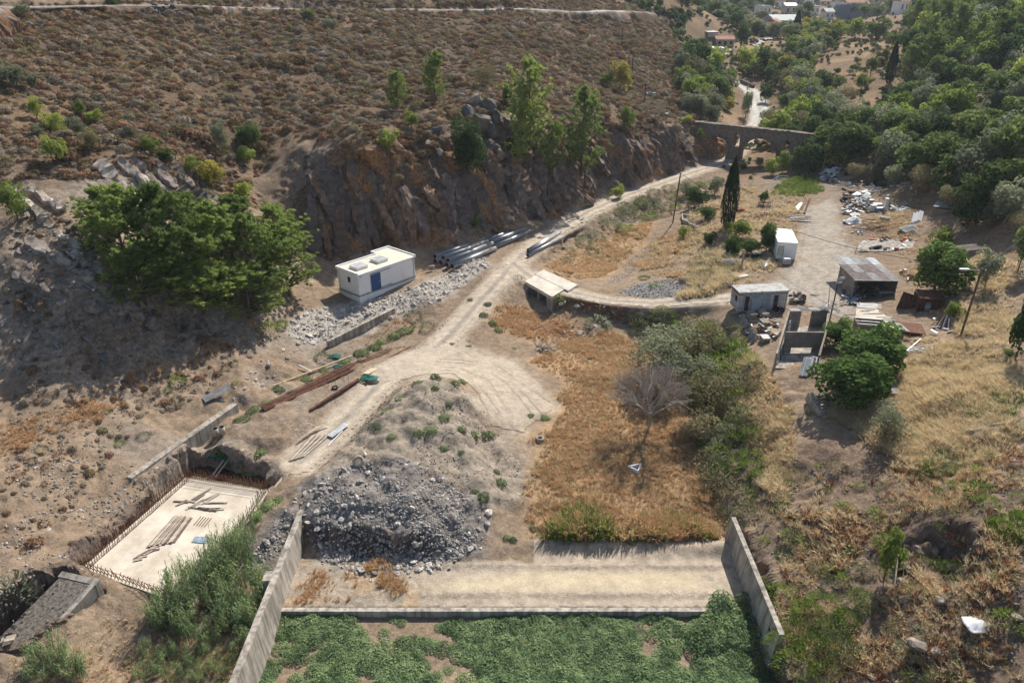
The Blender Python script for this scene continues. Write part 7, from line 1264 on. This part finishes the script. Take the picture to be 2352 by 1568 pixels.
a = yz(ZA, 1110, 130, 2.4); b = yz(ZA, 1540, 120, 2.6); curve('hoop', [a - Vector((0, 0, 2.4)), a, a.lerp(b, .3) + Vector((0, 0, .4)), b, b - Vector((0, 0, 2.6))], .04, M['zinc'], 'pale pipe arch at the back of the green plot', 'frame')
p = yz(ZA, 1505, 270); rod('z', p, p + Vector((.5, .2, 4.2)), .06, M['wood'], None, 6); o = C.objects[-1]; o.name = 'leaning_pole'; tag(o, 'grey pole leaning beside the white rag heap', 'pole')
# heaps of scrap along the right of the yard
def heap(nm, x0, x1, y0, y1, n, size, mats, label, cat, group, ang=None, h=.6, zf=ZB2):
    for i in range(n):
        q = yz(zf, random.uniform(x0, x1), random.uniform(y0, y1), random.uniform(.05, h)); L = random.uniform(*size[0]); w = random.uniform(*size[1]); tt = random.uniform(*size[2]); o = ob(nm, bevel_box(round(L, 1), round(w, 2), round(tt, 2), .01, M[random.choice(mats)]), None, q)
        o.rotation_euler = (random.gauss(0, .25), random.gauss(0, .2), (random.gauss(ang, .22) if ang is not None else random.uniform(0, 3.14))); tag(o, label, cat, group)
for i in range(9): px, py = ZB2(random.uniform(220, 370), random.uniform(140, 300)); heapcloth('rag_bundle', px, py, random.uniform(24, 40), M['plas' if i % 3 else 'black'], 'rag bundle in the white heap at the head of the yard', .5)['group'] = 'rag bundles at the head of the yard'
heap('rubbish', 200, 420, 120, 330, 44, ((.3, 1.3), (.15, .5), (.08, .35)), ['plas', 'black', 'asb', 'wood'], 'piece of white and black rubbish at the head of the yard', 'rubbish', 'rubbish at the head of the yard', None, 1.3)
heap('bleached_sheet', 560, 760, 250, 420, 16, ((.6, 1.6), (.2, .6), (.04, .1)), ['plas', 'wood', 'asb'], 'bleached sheet between rubbish and wood edge', 'sheet', 'bleached sheets at the wood edge', None, .4)
heap('grey_plank', 370, 600, 270, 430, 26, ((1.6, 3.4), (.12, .22), (.05, .08)), ['wood', 'asb'], 'grey plank in the slanting pile below the rag heap', 'plank', 'slanting grey planks', -.75)
heap('pale_pole', 720, 1010, 420, 490, 22, ((2, 3.6), (.08, .14), (.06, .1)), ['wood', 'asb', 'plas'], 'pale pole in the pile at the wood edge', 'pole', 'pale poles at the wood edge', .25)
heap('white_board', 630, 820, 470, 570, 13, ((1.2, 1.9), (.7, 1.0), (.05, .08)), ['plas'], 'white board tilted in the scrap heap', 'board', 'white boards in the scrap heap', .7, .9)
heap('scrap_piece', 490, 850, 590, 760, 78, ((.5, 1.5), (.12, .6), (.06, .3)), ['rust', 'plas', 'asb', 'black', 'rustd', 'zinc', 'plasb'], 'piece of mixed scrap metal at the edge of the gravel yard', 'scrap', 'mixed scrap by the gravel yard', None, .9)
heap('dark_scrap', 480, 650, 450, 580, 24, ((.5, 1.2), (.2, .5), (.1, .3)), ['black', 'asb', 'rustd'], 'dark scrap bundle at the top of the gravel yard', 'scrap', 'dark scrap bundles', None, .7)
heap('pale_lath', 1130, 1400, 650, 750, 40, ((1, 2.4), (.06, .14), (.04, .08)), ['plas', 'wood', 'zinc'], 'pale lath in the tangle left of the stone hut', 'lath', 'pale laths left of the stone hut', None, .9)
heap('rusty_rod', 730, 1130, 870, 1010, 30, ((2.2, 4), (.05, .08), (.05, .07)), ['rust', 'woodd', 'rust'], 'brown rod in the long pile beside the gravel yard', 'rod', 'pile of brown rods', -.12, .6)
heap('litter', 600, 780, 930, 1050, 20, ((.2, .6), (.1, .4), (.03, .12)), ['plas', 'wood', 'plasb'], 'small pale litter at the end of the rod pile', 'litter', 'litter at the rod pile', None, .2)
heap('yard_litter', 850, 1500, 300, 420, 34, ((.4, 1.1), (.3, .6), (.03, .12)), ['plas', 'wood'], 'white scrap in the dry grass behind the heaps', 'litter', 'white scrap in the dry grass', None, .2)
heap('mat_scrap', 760, 1440, 1110, 1270, 44, ((.4, 1.2), (.2, .6), (.05, .15)), ['black', 'plas', 'asb', 'zinc', 'red'], 'scrap lying on the pale pad above the open shed', 'scrap', 'scrap on the pale pad', None, .25)
heap('shed_scrap', 150, 420, 780, 1000, 44, ((.3, 1.4), (.08, .4), (.04, .15)), ['wood', 'zinc', 'plas', 'rust', 'plasb'], 'odds and ends heaped left of the work tables', 'scrap', 'odds and ends before the shed', None, .4, ZD)
heap('pallet_scrap', 330, 900, 690, 1050, 46, ((.5, 1.6), (.08, .3), (.04, .12)), ['wood', 'plas', 'woodd', 'asb', 'rust'], 'board or scrap strewn around the pallet stacks', 'scrap', 'scrap around the pallet stacks', None, .7, ZC)
heap('fig_scrap', 1500, 1900, 1180, 1420, 24, ((.4, 1.6), (.06, .3), (.04, .1)), ['wood', 'zinc', 'plas', 'rust'], 'scrap around the rusty cage and the fig trees', 'scrap', 'scrap around the rusty cage', None, .4, ZD)
heap('white_branch', 1490, 1780, 545, 640, 22, ((.7, 1.8), (.05, .09), (.05, .08)), ['plas', 'wood'], 'bleached stick in the tangle beside the lamp post', 'stick', 'bleached sticks by the lamp post', None, .5, ZC)
heap('container_junk', 1050, 1290, 400, 540, 24, ((.3, .9), (.2, .5), (.15, .4)), ['cream', 'woodd', 'black', 'wood'], 'bundle of junk at the right end of the container', 'scrap', 'junk right of the container', None, .6, ZC)
heap('shed_edge_scrap', 1030, 1250, 480, 620, 14, ((.4, 1.1), (.2, .5), (.05, .3)), ['plas', 'zinc', 'rust'], 'scrap between the open shed and the fig tree', 'scrap', 'scrap beside the open shed', None, .5, ZD)
for nm, x, y, sz, m_, lb, rz in [('white_fridge', 905, 715, (1.0, .7, 1.1), 'plas', 'white appliance box standing in the scrap heap', .05), ('tall_locker', 1075, 705, (.6, .6, 2.2), 'plas', 'tall white locker standing in the scrap heap', .1), ('locker', 1120, 600, (.8, .5, 1.4), 'cream', 'cream locker behind the tall white one', .2), ('bath_tub', 1000, 715, (1.5, .8, .6), 'plasb', 'blue tub between the white appliances', .05), ('flat_case', 970, 640, (1.6, 1.0, .35), 'plas', 'white flat case behind the blue tub', 0), ('wood_crate', 1070, 850, (1.5, 1.0, .5), 'wood', 'flat wooden crate at the rod pile', -.3), ('grey_case', 880, 600, (.9, .6, .6), 'plasb', 'grey case behind the white appliance', .1)]:
    p = yz(ZB2, x, y); t = thing(nm, lb, 'box', p, rz); a, b, c_ = sz; bx('body', -a/2, a/2, -b/2, b/2, 0, c_, M[m_], t, .04); bx('lid', -a/2 - .02, a/2 + .02, -b/2 - .02, b/2 + .02, c_ + .002, c_ + .06, M['plas' if m_ != 'wood' else 'asb'], t, .02)
for x, y, w, m_, lb in [(770, 580, 44, 'asb', 'big grey sack bundle in the scrap heap'), (640, 875, 46, 'plas', 'crumpled white sacks at the edge of the gravel'), (660, 770, 26, 'plas', 'white sack in the mixed scrap'), (590, 660, 26, 'plas', 'white bag at the edge of the mixed scrap'), (1330, 720, 30, 'plas', 'white bag in the lath tangle'), (960, 1245, 36, 'black', 'black mat on the pale pad'), (1440, 980, 50, 'asb', 'grey rubble strip before the pale pad'), (540, 560, 30, 'black', 'black bag at the top of the gravel yard')]:
    px, py = ZB2(x, y); heapcloth('sack', px, py, w, M[m_], lb, .45)
for i in range(3): t = thing('ribbed_sheet', 'white ribbed panel leaning before the stone hut, ' + ['left', 'middle', 'right'][i] + ' of three', 'panel', yz(ZB2, 1480 + i * 42, 860 - i * 18, .7), R(35)); corr('sheet', 2.4, .75, M['plas'], t, (0, 0, 0), (R(20), R(-28), R(25)), .25, .04)
pad = [yz(ZB2, *q) for q in [(690, 1280), (720, 1160), (1000, 1100), (1500, 1160), (1460, 1240), (1100, 1290)]]; o = prism('pale_pad', P2(pad), 2.0, [p.z + .12 for p in pad], M['conc']); tag(o, 'low pale concrete pad covered with scrap above the open shed', 'pad')
for x, y, Rm, lb in [(1060, 1150, .8, 'coil of black hose on the pale pad, left one'), (1110, 1135, .7, 'coil of black hose on the pale pad, right one')]: o = ob('hose_coil', tyre_mesh(Rm, Rm * .14, M['black']), None, yz(ZB2, x, y, .35), (.3, .2, 0)); tag(o, lb, 'hose')
for x in (668, 735): p = yz(ZB2, x, 1285); o = bx('white_stake', -.05, .05, -.05, .05, 0, .9, M['plas']); o.location = p + Vector((0, 0, .45)); tag(o, 'white stake at the corner of the pale pad, ' + ('left' if x < 700 else 'right') + ' one', 'stake')
for x, y, sz, lb in [(905, 1135, (1.1, .5, .3), 'red trough at the edge of the pale pad'), (1240, 1255, (.7, .5, .3), 'red crate at the front of the pale pad')]: o = bevel_box(*sz, .05, M['red']); o = ob('red_crate', o, None, yz(ZB2, x, y, .2)); tag(o, lb, 'crate')
p = yz(ZD, 345, 560); t = thing('red_board', 'red and white boards leaning at the left of the open shed', 'boards', p, 1.2); bx('red_panel', -.8, .8, -.03, .03, 0, 1.6, M['red'], t, .01, (R(-22), 0, 0)); bx('white_panel', -1.5, .5, -.35, -.29, 0, 1.4, M['plas'], t, .01, (R(-22), 0, 0)); bx('black_sack', -1.6, -.6, -.6, -.36, 0, .6, M['black'], t, .1)
p = yz(ZC, 1435, 412); o = single('dark_gravel_heap', rock_mesh('heap', 77, M['black'], .25, 3), p, (1.3, .9, .7), 0, 'flat dark heap on the gravel by the container', 'heap', None)
p = yz(ZC, 1245, 510); o = ob('barrel', pipe_mesh(.95, .38, M['woodd'], M['dk']), None, p); tag(o, 'brown barrel standing right of the container', 'barrel')
# huts at the right
t, L, Wd, Hh = frame(ZB2, (1760, 655), (2015, 690), (1680, 510), 8.1, 'stone_hut', 'small plastered hut with a pale sloping sheet roof', 'hut', 4.9)
Wd = max(Wd, 3.2); bx('wall', 0, L, 0, Wd, -.8, Hh - .2, M['plaster'], t, .02); d_ = bx('window', L * .25, L * .6, -.04, -.004, .5, 1.7, M['greenm'], t); bx('window_frame', -.6, .6, -.02, .01, .6, .68, M['cream'], d_)
for i in range(4): corr('roof_sheet', Wd + .5, L / 4 + .15, M['zinc'], t, (L * (i + .5) / 4, Wd / 2, Hh - .1 + .01 * (i % 2)), (0, R(4), R(90)), .22, .03)
t, L, Wd, Hh = frame(ZB2, (1950, 1210), (2125, 1280), (1970, 1010), 7.2, 'low_hut', 'low hut with a brownish corrugated roof behind the fig tree', 'hut', 4.6)
Wd = max(Wd, 2.6); bx('wall', .1, L - .1, .1, Wd - .1, -.5, Hh - .06, M['plaster'], t, .02)
for i in range(3): corr('roof_sheet', Wd + .3, L / 3 + .1, M['asbr'], t, (L * (i + .5) / 3, Wd / 2, Hh + .01 * (i % 2)), (0, 0, R(90)), .22, .03)
# ------------------------------------------------------------------ poles and wires
def utility(px, py, hpx, label, lean=(0, 0), arms=True, r=.13):
    p = hit(px, py); h = hpx * mpp(p) * 1.04; t = thing('utility_pole', label, 'pole', p); top = Vector((lean[0] * h, lean[1] * h, h)); rod('pole', (0, 0, -.3), top, r, M['pole'], t, 8)
    if arms:
        rod('crossarm', top + Vector((-.5, 0, -.3)), top + Vector((.5, 0, -.3)), .05, M['pole'], t, 5)
        for x in (-.45, .45): rod('insulator', top + Vector((x, 0, -.25)), top + Vector((x, 0, -.05)), .05, M['plas'], t, 6)
    return p + top, t
pR, tR = utility(2205, 775, 158, 'leaning dark utility pole carrying a street lamp at the straw slope', (.06, .05)); lt = pR - tR.location
rod('lamp_arm', lt + Vector((0, 0, -.3)), lt + Vector((-2.0, -.4, .1)), .035, M['zinc'], tR, 5); lm = bx('lamp_head', -.55, .55, -.18, .18, -.08, .08, M['zinc'], tR, .03); lm.location = lt + Vector((-2.3, -.45, .1)); bx('lens', -.4, .4, -.12, .12, -.11, -.085, M['lampw'], lm)
pA, _ = utility(1545, 512, 110, 'tall brown pole beside the riverbed below the road', (.06, 0), False); pB, _ = utility(1339, 466, 88, 'brown pole standing against the shaded cliff beside the road', (.03, 0), False); pC, _ = utility(1480, 240, 46, 'utility pole at the beehives on the brush slope'); pD, _ = utility(1428, 102, 34, 'highest utility pole on the brush slope'); pE, _ = utility(1452, 165, 28, 'utility pole midway down the brush slope'); pF, _ = utility(1757, 1050 - 810, 50, 'pole beside the pale valley road', (0, 0), False, .1)
def wire(a, b, sag, label): curve('wire', [a.lerp(b, f) - Vector((0, 0, sag * 4 * f * (1 - f))) for f in np.linspace(0, 1, 17)], .035, M['black'], label, 'wire')
wire(pA, pR, 3.2, 'long black wire sagging across the scrap yard'); wire(pC, pA, 2.0, 'wire dropping from the slope to the riverbed pole'); wire(pE, pC, .8, 'wire between the two lower slope poles'); wire(pD, pE, .8, 'wire between the two upper slope poles'); wire(pR, pR + Vector((28, 22, 8)), .8, 'wire leaving the lamp pole to the right edge')
for i, (px, py) in enumerate([(1486,219),(1494,218),(1502,217),(1512,219),(1529,214),(1532,219),(1531,272)]):
    p = hit(px, py); t = thing('beehive', 'pale blue beehive beside the pole on the slope', 'beehive', p, random.uniform(-.2, .2), 'blue beehives on the slope'); bx('body', -.3, .3, -.3, .3, 0, .75, M['plasb'], t); bx('lid', -.35, .35, -.35, .35, .752, .86, M['bluew' if i % 2 else 'plas'], t)
# ------------------------------------------------------------------ the aqueduct
zt = 10.3; L0 = V3(atz(1586, 281, zt)); L1 = V3(atz(1905, 311, zt)); d = (L1 - L0); rz = math.atan2(d.y, d.x); LL = d.length
t = thing('stone_aqueduct', 'old stone aqueduct with a large round arch crossing above the road', 'aqueduct', (L0.x, L0.y, 0), rz)
def sx(x): return ((1700 + x * .3656) * .91875 - 1586) / (1905 - 1586) * LL
def arch_pts(x0, x1, z0, zs, n=10):                # opening from base z0 with its arch springing at zs
    r = (x1 - x0) / 2; c = (x0 + x1) / 2; return [(x0, z0)] + [(c - r * math.cos(math.pi * i / n), zs + r * math.sin(math.pi * i / n) * .95) for i in range(n + 1)] + [(x1, z0)]
zb = -1.5; outer = [(-4, zb)] + arch_pts(sx(105), sx(180), zb, 6.4)[0:] + arch_pts(sx(240), sx(352), zb, 5.6) + arch_pts(sx(462), sx(700), zb, 4.1, 16) + [(LL + 1, zb), (LL + 1, zt - .3), (-4, zt + .15)]
holes = [arch_pts(sx(402), sx(440), 5.6, 8.3), arch_pts(sx(742), sx(782), 5.4, 7.6)]
bm = bmesh.new(); ed = []
for poly in [outer] + holes:
    vv = [bm.verts.new((x, 0, z)) for x, z in poly]; ed += [bm.edges.new((vv[i], vv[(i + 1) % len(vv)])) for i in range(len(vv))]
bmesh.ops.triangle_fill(bm, use_beauty=True, use_dissolve=False, edges=ed); g = bmesh.ops.extrude_face_region(bm, geom=list(bm.faces)); bmesh.ops.translate(bm, vec=(0, 2.0, 0), verts=[v for v in g['geom'] if isinstance(v, bmesh.types.BMVert)]); bmesh.ops.recalc_face_normals(bm, faces=bm.faces)
me = bpy.data.meshes.new('arcade_wall'); bm.to_mesh(me); bm.free(); me.materials.append(M['stone']); ob('arcade_wall', me, t)
n = 26
for i in range(n): x0 = -4 + (LL + 5) * i / n; bx('coping_stone', x0, x0 + (LL + 5) / n - .03, -.18, 2.18, zt - .02 - .45 * i / n + random.uniform(0, .06), zt + .24 - .45 * i / n + random.uniform(0, .08), M['stone'], t, .03)
def voussoirs(x0, x1, zs, n):
    r = (x1 - x0) / 2; c = (x0 + x1) / 2
    for i in range(n):
        a = math.pi * (i + .5) / n; o = ob('arch_stone', bevel_box(.7, .12, math.pi * r / n * .92, .02, M['stone']), t, (c - (r + .36) * math.cos(a), -.05, zs + (r + .36) * .96 * math.sin(a))); o.rotation_euler = (0, -(math.pi - a), 0)
voussoirs(sx(462), sx(700), 4.1, 23); voussoirs(sx(240), sx(352), 5.6, 13)
for x in (sx(366), sx(452)): bx('pilaster', x - .3, x + .3, -.3, -.002, -1, 6.2, M['stone'], t, .03)
for i in range(9): q = Vector((random.uniform(0, LL), random.uniform(.2, 1.6), zt + .2)); single('aqueduct_weed', WEED[0], (L0.x + d.normalized().x * q.x, L0.y + d.normalized().y * q.x, zt - .1), (.5, .5, .4), 0, 'tuft of dry weed growing on top of the aqueduct', 'weed', 'weeds on the aqueduct')
# ------------------------------------------------------------------ far valley: road pieces, buildings
def far_sheet(name, pix, m, dz=.35):
    poly = [hit(*q) for q in pix]; X, Y, z, q, c, rg = drape(name, [p[:2] for p in poly], 2.0, dz); o = np_mesh(name, np.c_[X, Y, z], q, m, True); return tag(o, kind='structure')
far_sheet('village_road', [Z7(*q) for q in [(745, 515), (1030, 405), (1035, 425), (880, 515)]], M['asph']); far_sheet('village_road', [Z7(*q) for q in [(470, 530), (580, 530), (580, 590), (480, 610)]], M['asph']); far_sheet('village_road', [Z7(*q) for q in [(1610, 235), (1690, 210), (1740, 110), (1755, 112), (1710, 225), (1640, 245)]], M['asph']); far_sheet('village_road', [Z7(*q) for q in [(1660, 60), (1700, 58), (1680, 150), (1650, 140)]], M['asph'])
def house(zf, x, y, wpx, hm, dep, label, wallm, roofm, rz=0, gable=0, nwin=3, name='village_house', hide=0):
    p = hit(*zf(x, y)); w = wpx * (zf(1, 0)[0] - zf(0, 0)[0]) * mpp(p); t = thing(name, label, 'building', (p.x, p.y, p.z - .3 + hide), rz); bx('wall', -w/2, w/2, 0, dep, -3, hm, M[wallm], t, .02)
    if gable:
        V = [(-w/2 - .4, -.4, hm), (w/2 + .4, -.4, hm), (w/2 + .4, dep + .4, hm), (-w/2 - .4, dep + .4, hm), (-w/2 - .4, dep / 2, hm + gable), (w/2 + .4, dep / 2, hm + gable)]; me = bpy.data.meshes.new('roof'); me.from_pydata(V, [], [(0, 1, 5, 4), (2, 3, 4, 5), (1, 2, 5), (3, 0, 4), (3, 2, 1, 0)]); me.materials.append(M[roofm]); ob('roof', me, t)
    else: bx('roof', -w/2 - .3, w/2 + .3, -.3, dep + .3, hm + .002, hm + .35, M[roofm], t)
    for i in range(nwin): xx = -w/2 + w * (i + .5) / nwin; wn_ = bx('window', xx - w * .07, xx + w * .07, -.08, -.01, hm * .35, hm * .75, M['dk'], t, 0)
    if nwin: bx('door', -w * .05, w * .05 , -.1, -.012, .05, hm * .3 + .2, M['woodd'], t, 0)
    return t
house(Z7, 1170, 335, 300, 5.5, 18, 'large warehouse with a low grey-green roof beyond the tall cypress', 'cream', 'roofg', .12, 2.5, 4, 'warehouse'); house(Z7, 1065, 390, 60, 6, 8, 'white two-storey house beside the warehouse', 'white', 'tile', .5, 1.5, 2); house(Z7, 385, 670, 170, 4.5, 8, 'grey flat-roofed block with a pale roof beside the valley road', 'plasb', 'plas', -.05, 0, 3, 'workshop'); house(Z7, 270, 672, 90, 1.2, 5, 'low white annex left of the grey flat-roofed block', 'white', 'plas', 0, 0, 0, 'annex')
house(Z7, 360, 400, 110, 2.4, 6, 'low pale roofed shed at the foot of the far left hill', 'cream', 'plas', .1, 0, 0, 'far_shed'); house(Z7, 490, 500, 190, 3, 7, 'low dark-walled house left of the tall poplar', 'cream', 'tile', 0, 1.2, 3); house(Z7, 1900, 130, 190, 6, 12, 'tan house in the village above the long wall', 'cream', 'tile', .1, 2.5, 4); house(Z7, 1400, 70, 100, 5, 9, 'small white house with a red roof high in the village', 'white', 'tile', -.1, 2, 2); house(Z7, 2270, 110, 150, 6, 10, 'white house at the right end of the village', 'white', 'roofg', .1, 0, 3); house(Z7, 2330, 100, 90, 5, 8, 'pale flat-roofed house at the far right of the village', 'white', 'plas', 0, 0, 2); house(Z7, 2090, 135, 90, 5, 9, 'tan church nave at the foot of the bell tower', 'cream', 'tile', .1, 2.5, 2, 'church'); house(Z7, 1310, 480, 60, 2.2, 4, 'tiny white-roofed shed in the trees right of the tall cypress', 'white', 'plas', 0, 0, 0, 'far_shed'); house(Z7, 1380, 180, 30, 3, 4, 'tiny white hut among the village trees', 'white', 'plas', 0, 0, 1, 'far_hut'); house(Z7, 1520, 320, 70, 2, 5, 'low pale roof between warehouse and wooded spur', 'cream', 'tile', 0, 0, 0, 'far_shed')
for i, (x, y) in enumerate(HAMLET): house(lambda a, b: (a, b), x, y, random.uniform(14, 26), random.uniform(4, 7), random.uniform(7, 10), 'small pale house in the hazy village at the head of the valley', random.choice(['white', 'cream', 'white']), random.choice(['tile', 'plas', 'roofg', 'tile']), random.uniform(-.4, .4), random.choice([0, 1.6, 2]), 2)['group'] = 'houses of the far village'
p0 = hit(*Z7(1700, 245)); p1 = hit(*Z7(2075, 200)); 
p1 = V3(aty(*Z7(2075, 215), p0.y + 12)); o = prism('village_wall', P2([p0, p1, p1 + Vector((0, 1, 0)), p0 + Vector((0, 1, 0))]), min(p0.z, p1.z) - 8, p0.z + 9.5, M['bluew']); tag(o, 'long blue-grey retaining wall below the village', 'wall')
p = hit(*Z7(2080, 135)); t = thing('bell_tower', 'tall cream bell tower rising in the village', 'tower', (p.x, p.y - 3, p.z)); s = mpp(p) * .91875 * .2296
for i, (w, z0, z1) in enumerate(((5.5, 0, 12), (4.8, 12, 22), (4.2, 22, 32))): st = bx('storey', -w/2, w/2, -w/2, w/2, z0, z1, M['cream'], t, .05); bx('opening', -.8, .8, -w/2 - .06, -w/2 - .01, 1.0, 4.0, M['dk'], st, 0)
me = rock_mesh('dome', 3, M['cream'], 1, 2); o = ob('dome', me, t, (0, 0, 33)); o.scale = (2.6, 3.2, 2.6)
# stone terrace walls on the valley floor
for a, b, c_, d_, lb in [(90,1215,370,1105,'dark stone terrace wall behind the left end of the aqueduct'),(660,905,800,960,'low stone parapet at the bend of the pale road')]:
    p = hit(*Z7(a, b)); q = hit(*Z7(c_, d_)); dd = (q - p); dd.z = 0; s_ = Vector((-dd.y, dd.x, 0)).normalized() * .4; o = prism('terrace_wall', P2([p - s_, q - s_, q + s_, p + s_]), min(p.z, q.z) - 1.5, [p.z + 1.2, q.z + 1.2, q.z + 1.2, p.z + 1.2], M['stone']); tag(o, lb, 'wall')
# ------------------------------------------------------------------ far hills: scrub and woods as one mass
FS = [crown('far_bush', 200 + i, LM[k], 260, 6, .15, z0=.0) for i, k in enumerate(('olive', 'dark', 'green', 'twig'))]
x = np.concatenate([rng.uniform(-380, 620, 10000), rng.uniform(10, 260, 3500)]); y = np.concatenate([rng.uniform(240, 1150, 10000), rng.uniform(280, 560, 3500)]); a = np.abs(np.arctan2(x, y)) < .66
cl = np.array([not cleared(p, q, 4) for p, q in zip(x, y)]); ok = a & cl & (pdist(BRUSH, x, y) > 2) & (pdist(FOREST, x, y) > -40) & (y > 250) & (ldist(HILLROAD, x, y)[0] > 5) & (rng.random(len(x)) < np.clip(.5 + 1.6 * fbm(x * .02, y * .02, 15, 3), .12, 1)); x = x[ok]; y = y[ok]
s = rng.uniform(2.0, 5.5, len(x)) * np.where(y > 450, 1.5, 1); spread('far_woods', FS, onground(x, y, -.3), np.c_[s, s, s * .75], 'far hills covered with dark scrub and woods', 'woods', .05)
x, y = sample(FOREST, 2600, lambda x, y: np.clip(.5 + 1.2 * fbm(x * .08, y * .08, 16, 3), .05, 1) * nb(x, y), 1.2); k = ldist(FARROAD, x, y)[0] > 3.5; x = x[k]; y = y[k]; s = rng.uniform(.9, 2.4, len(x)); spread('undergrowth', FS, onground(x, y, -.15), np.c_[s, s, s * .7], 'green undergrowth between the trees of the valley', 'undergrowth', .1)
x, y = sample(BARE, 260, None, .9); s = rng.uniform(.4, .9, len(x)); spread('slope_tufts', T_DRY, onground(x, y), s, 'dry tufts on the bare orange slope', 'grass', .1)
# ------------------------------------------------------------------ haze
V = [(-1045, -20), (1045, -20), (1045, 1490), (-1045, 1490)]
hz = bpy.data.materials.new('valley_haze'); hz.use_nodes = True; nn_ = hz.node_tree.nodes; nn_.clear(); ho = nn_.new('ShaderNodeOutputMaterial'); hv = nn_.new('ShaderNodeVolumePrincipled'); hv.inputs['Color'].default_value = (.80, .87, .97, 1); hv.inputs['Density'].default_value = .00015; hv.inputs['Anisotropy'].default_value = .2
hz.node_tree.links.new(hv.outputs[0], ho.inputs['Volume']); o = prism('haze', V, -9, 112, hz); tag(o, 'thin bluish haze filling the valley air', 'haze', kind='stuff')

# ------------------------------------------------------------------ look-alikes that share a label: say which one, counted from the left
ORD = ['leftmost'] + [w + ' from the left' for w in 'second third fourth fifth sixth seventh eighth ninth tenth eleventh twelfth 13th 14th 15th 16th 17th 18th 19th 20th 21st 22nd 23rd 24th 25th 26th 27th 28th 29th 30th'.split()]
bpy.context.view_layer.update(); same = {}
for o in C.objects:
    if o.parent is None and 'label' in o and o.get('kind') not in ('structure', 'stuff'): same.setdefault(o['label'], []).append(o)
for lb, os_ in same.items():
    if 2 <= len(os_) <= 30 and len(lb.split()) <= 12:
        px, _, _ = project([tuple(o.matrix_world.translation) for o in os_])
        for k, i in enumerate(np.argsort(px)): os_[i]['label'] = lb + ', ' + ORD[k]
print('SCRIPT', round(time.time()-T0,1), len(bpy.data.objects))
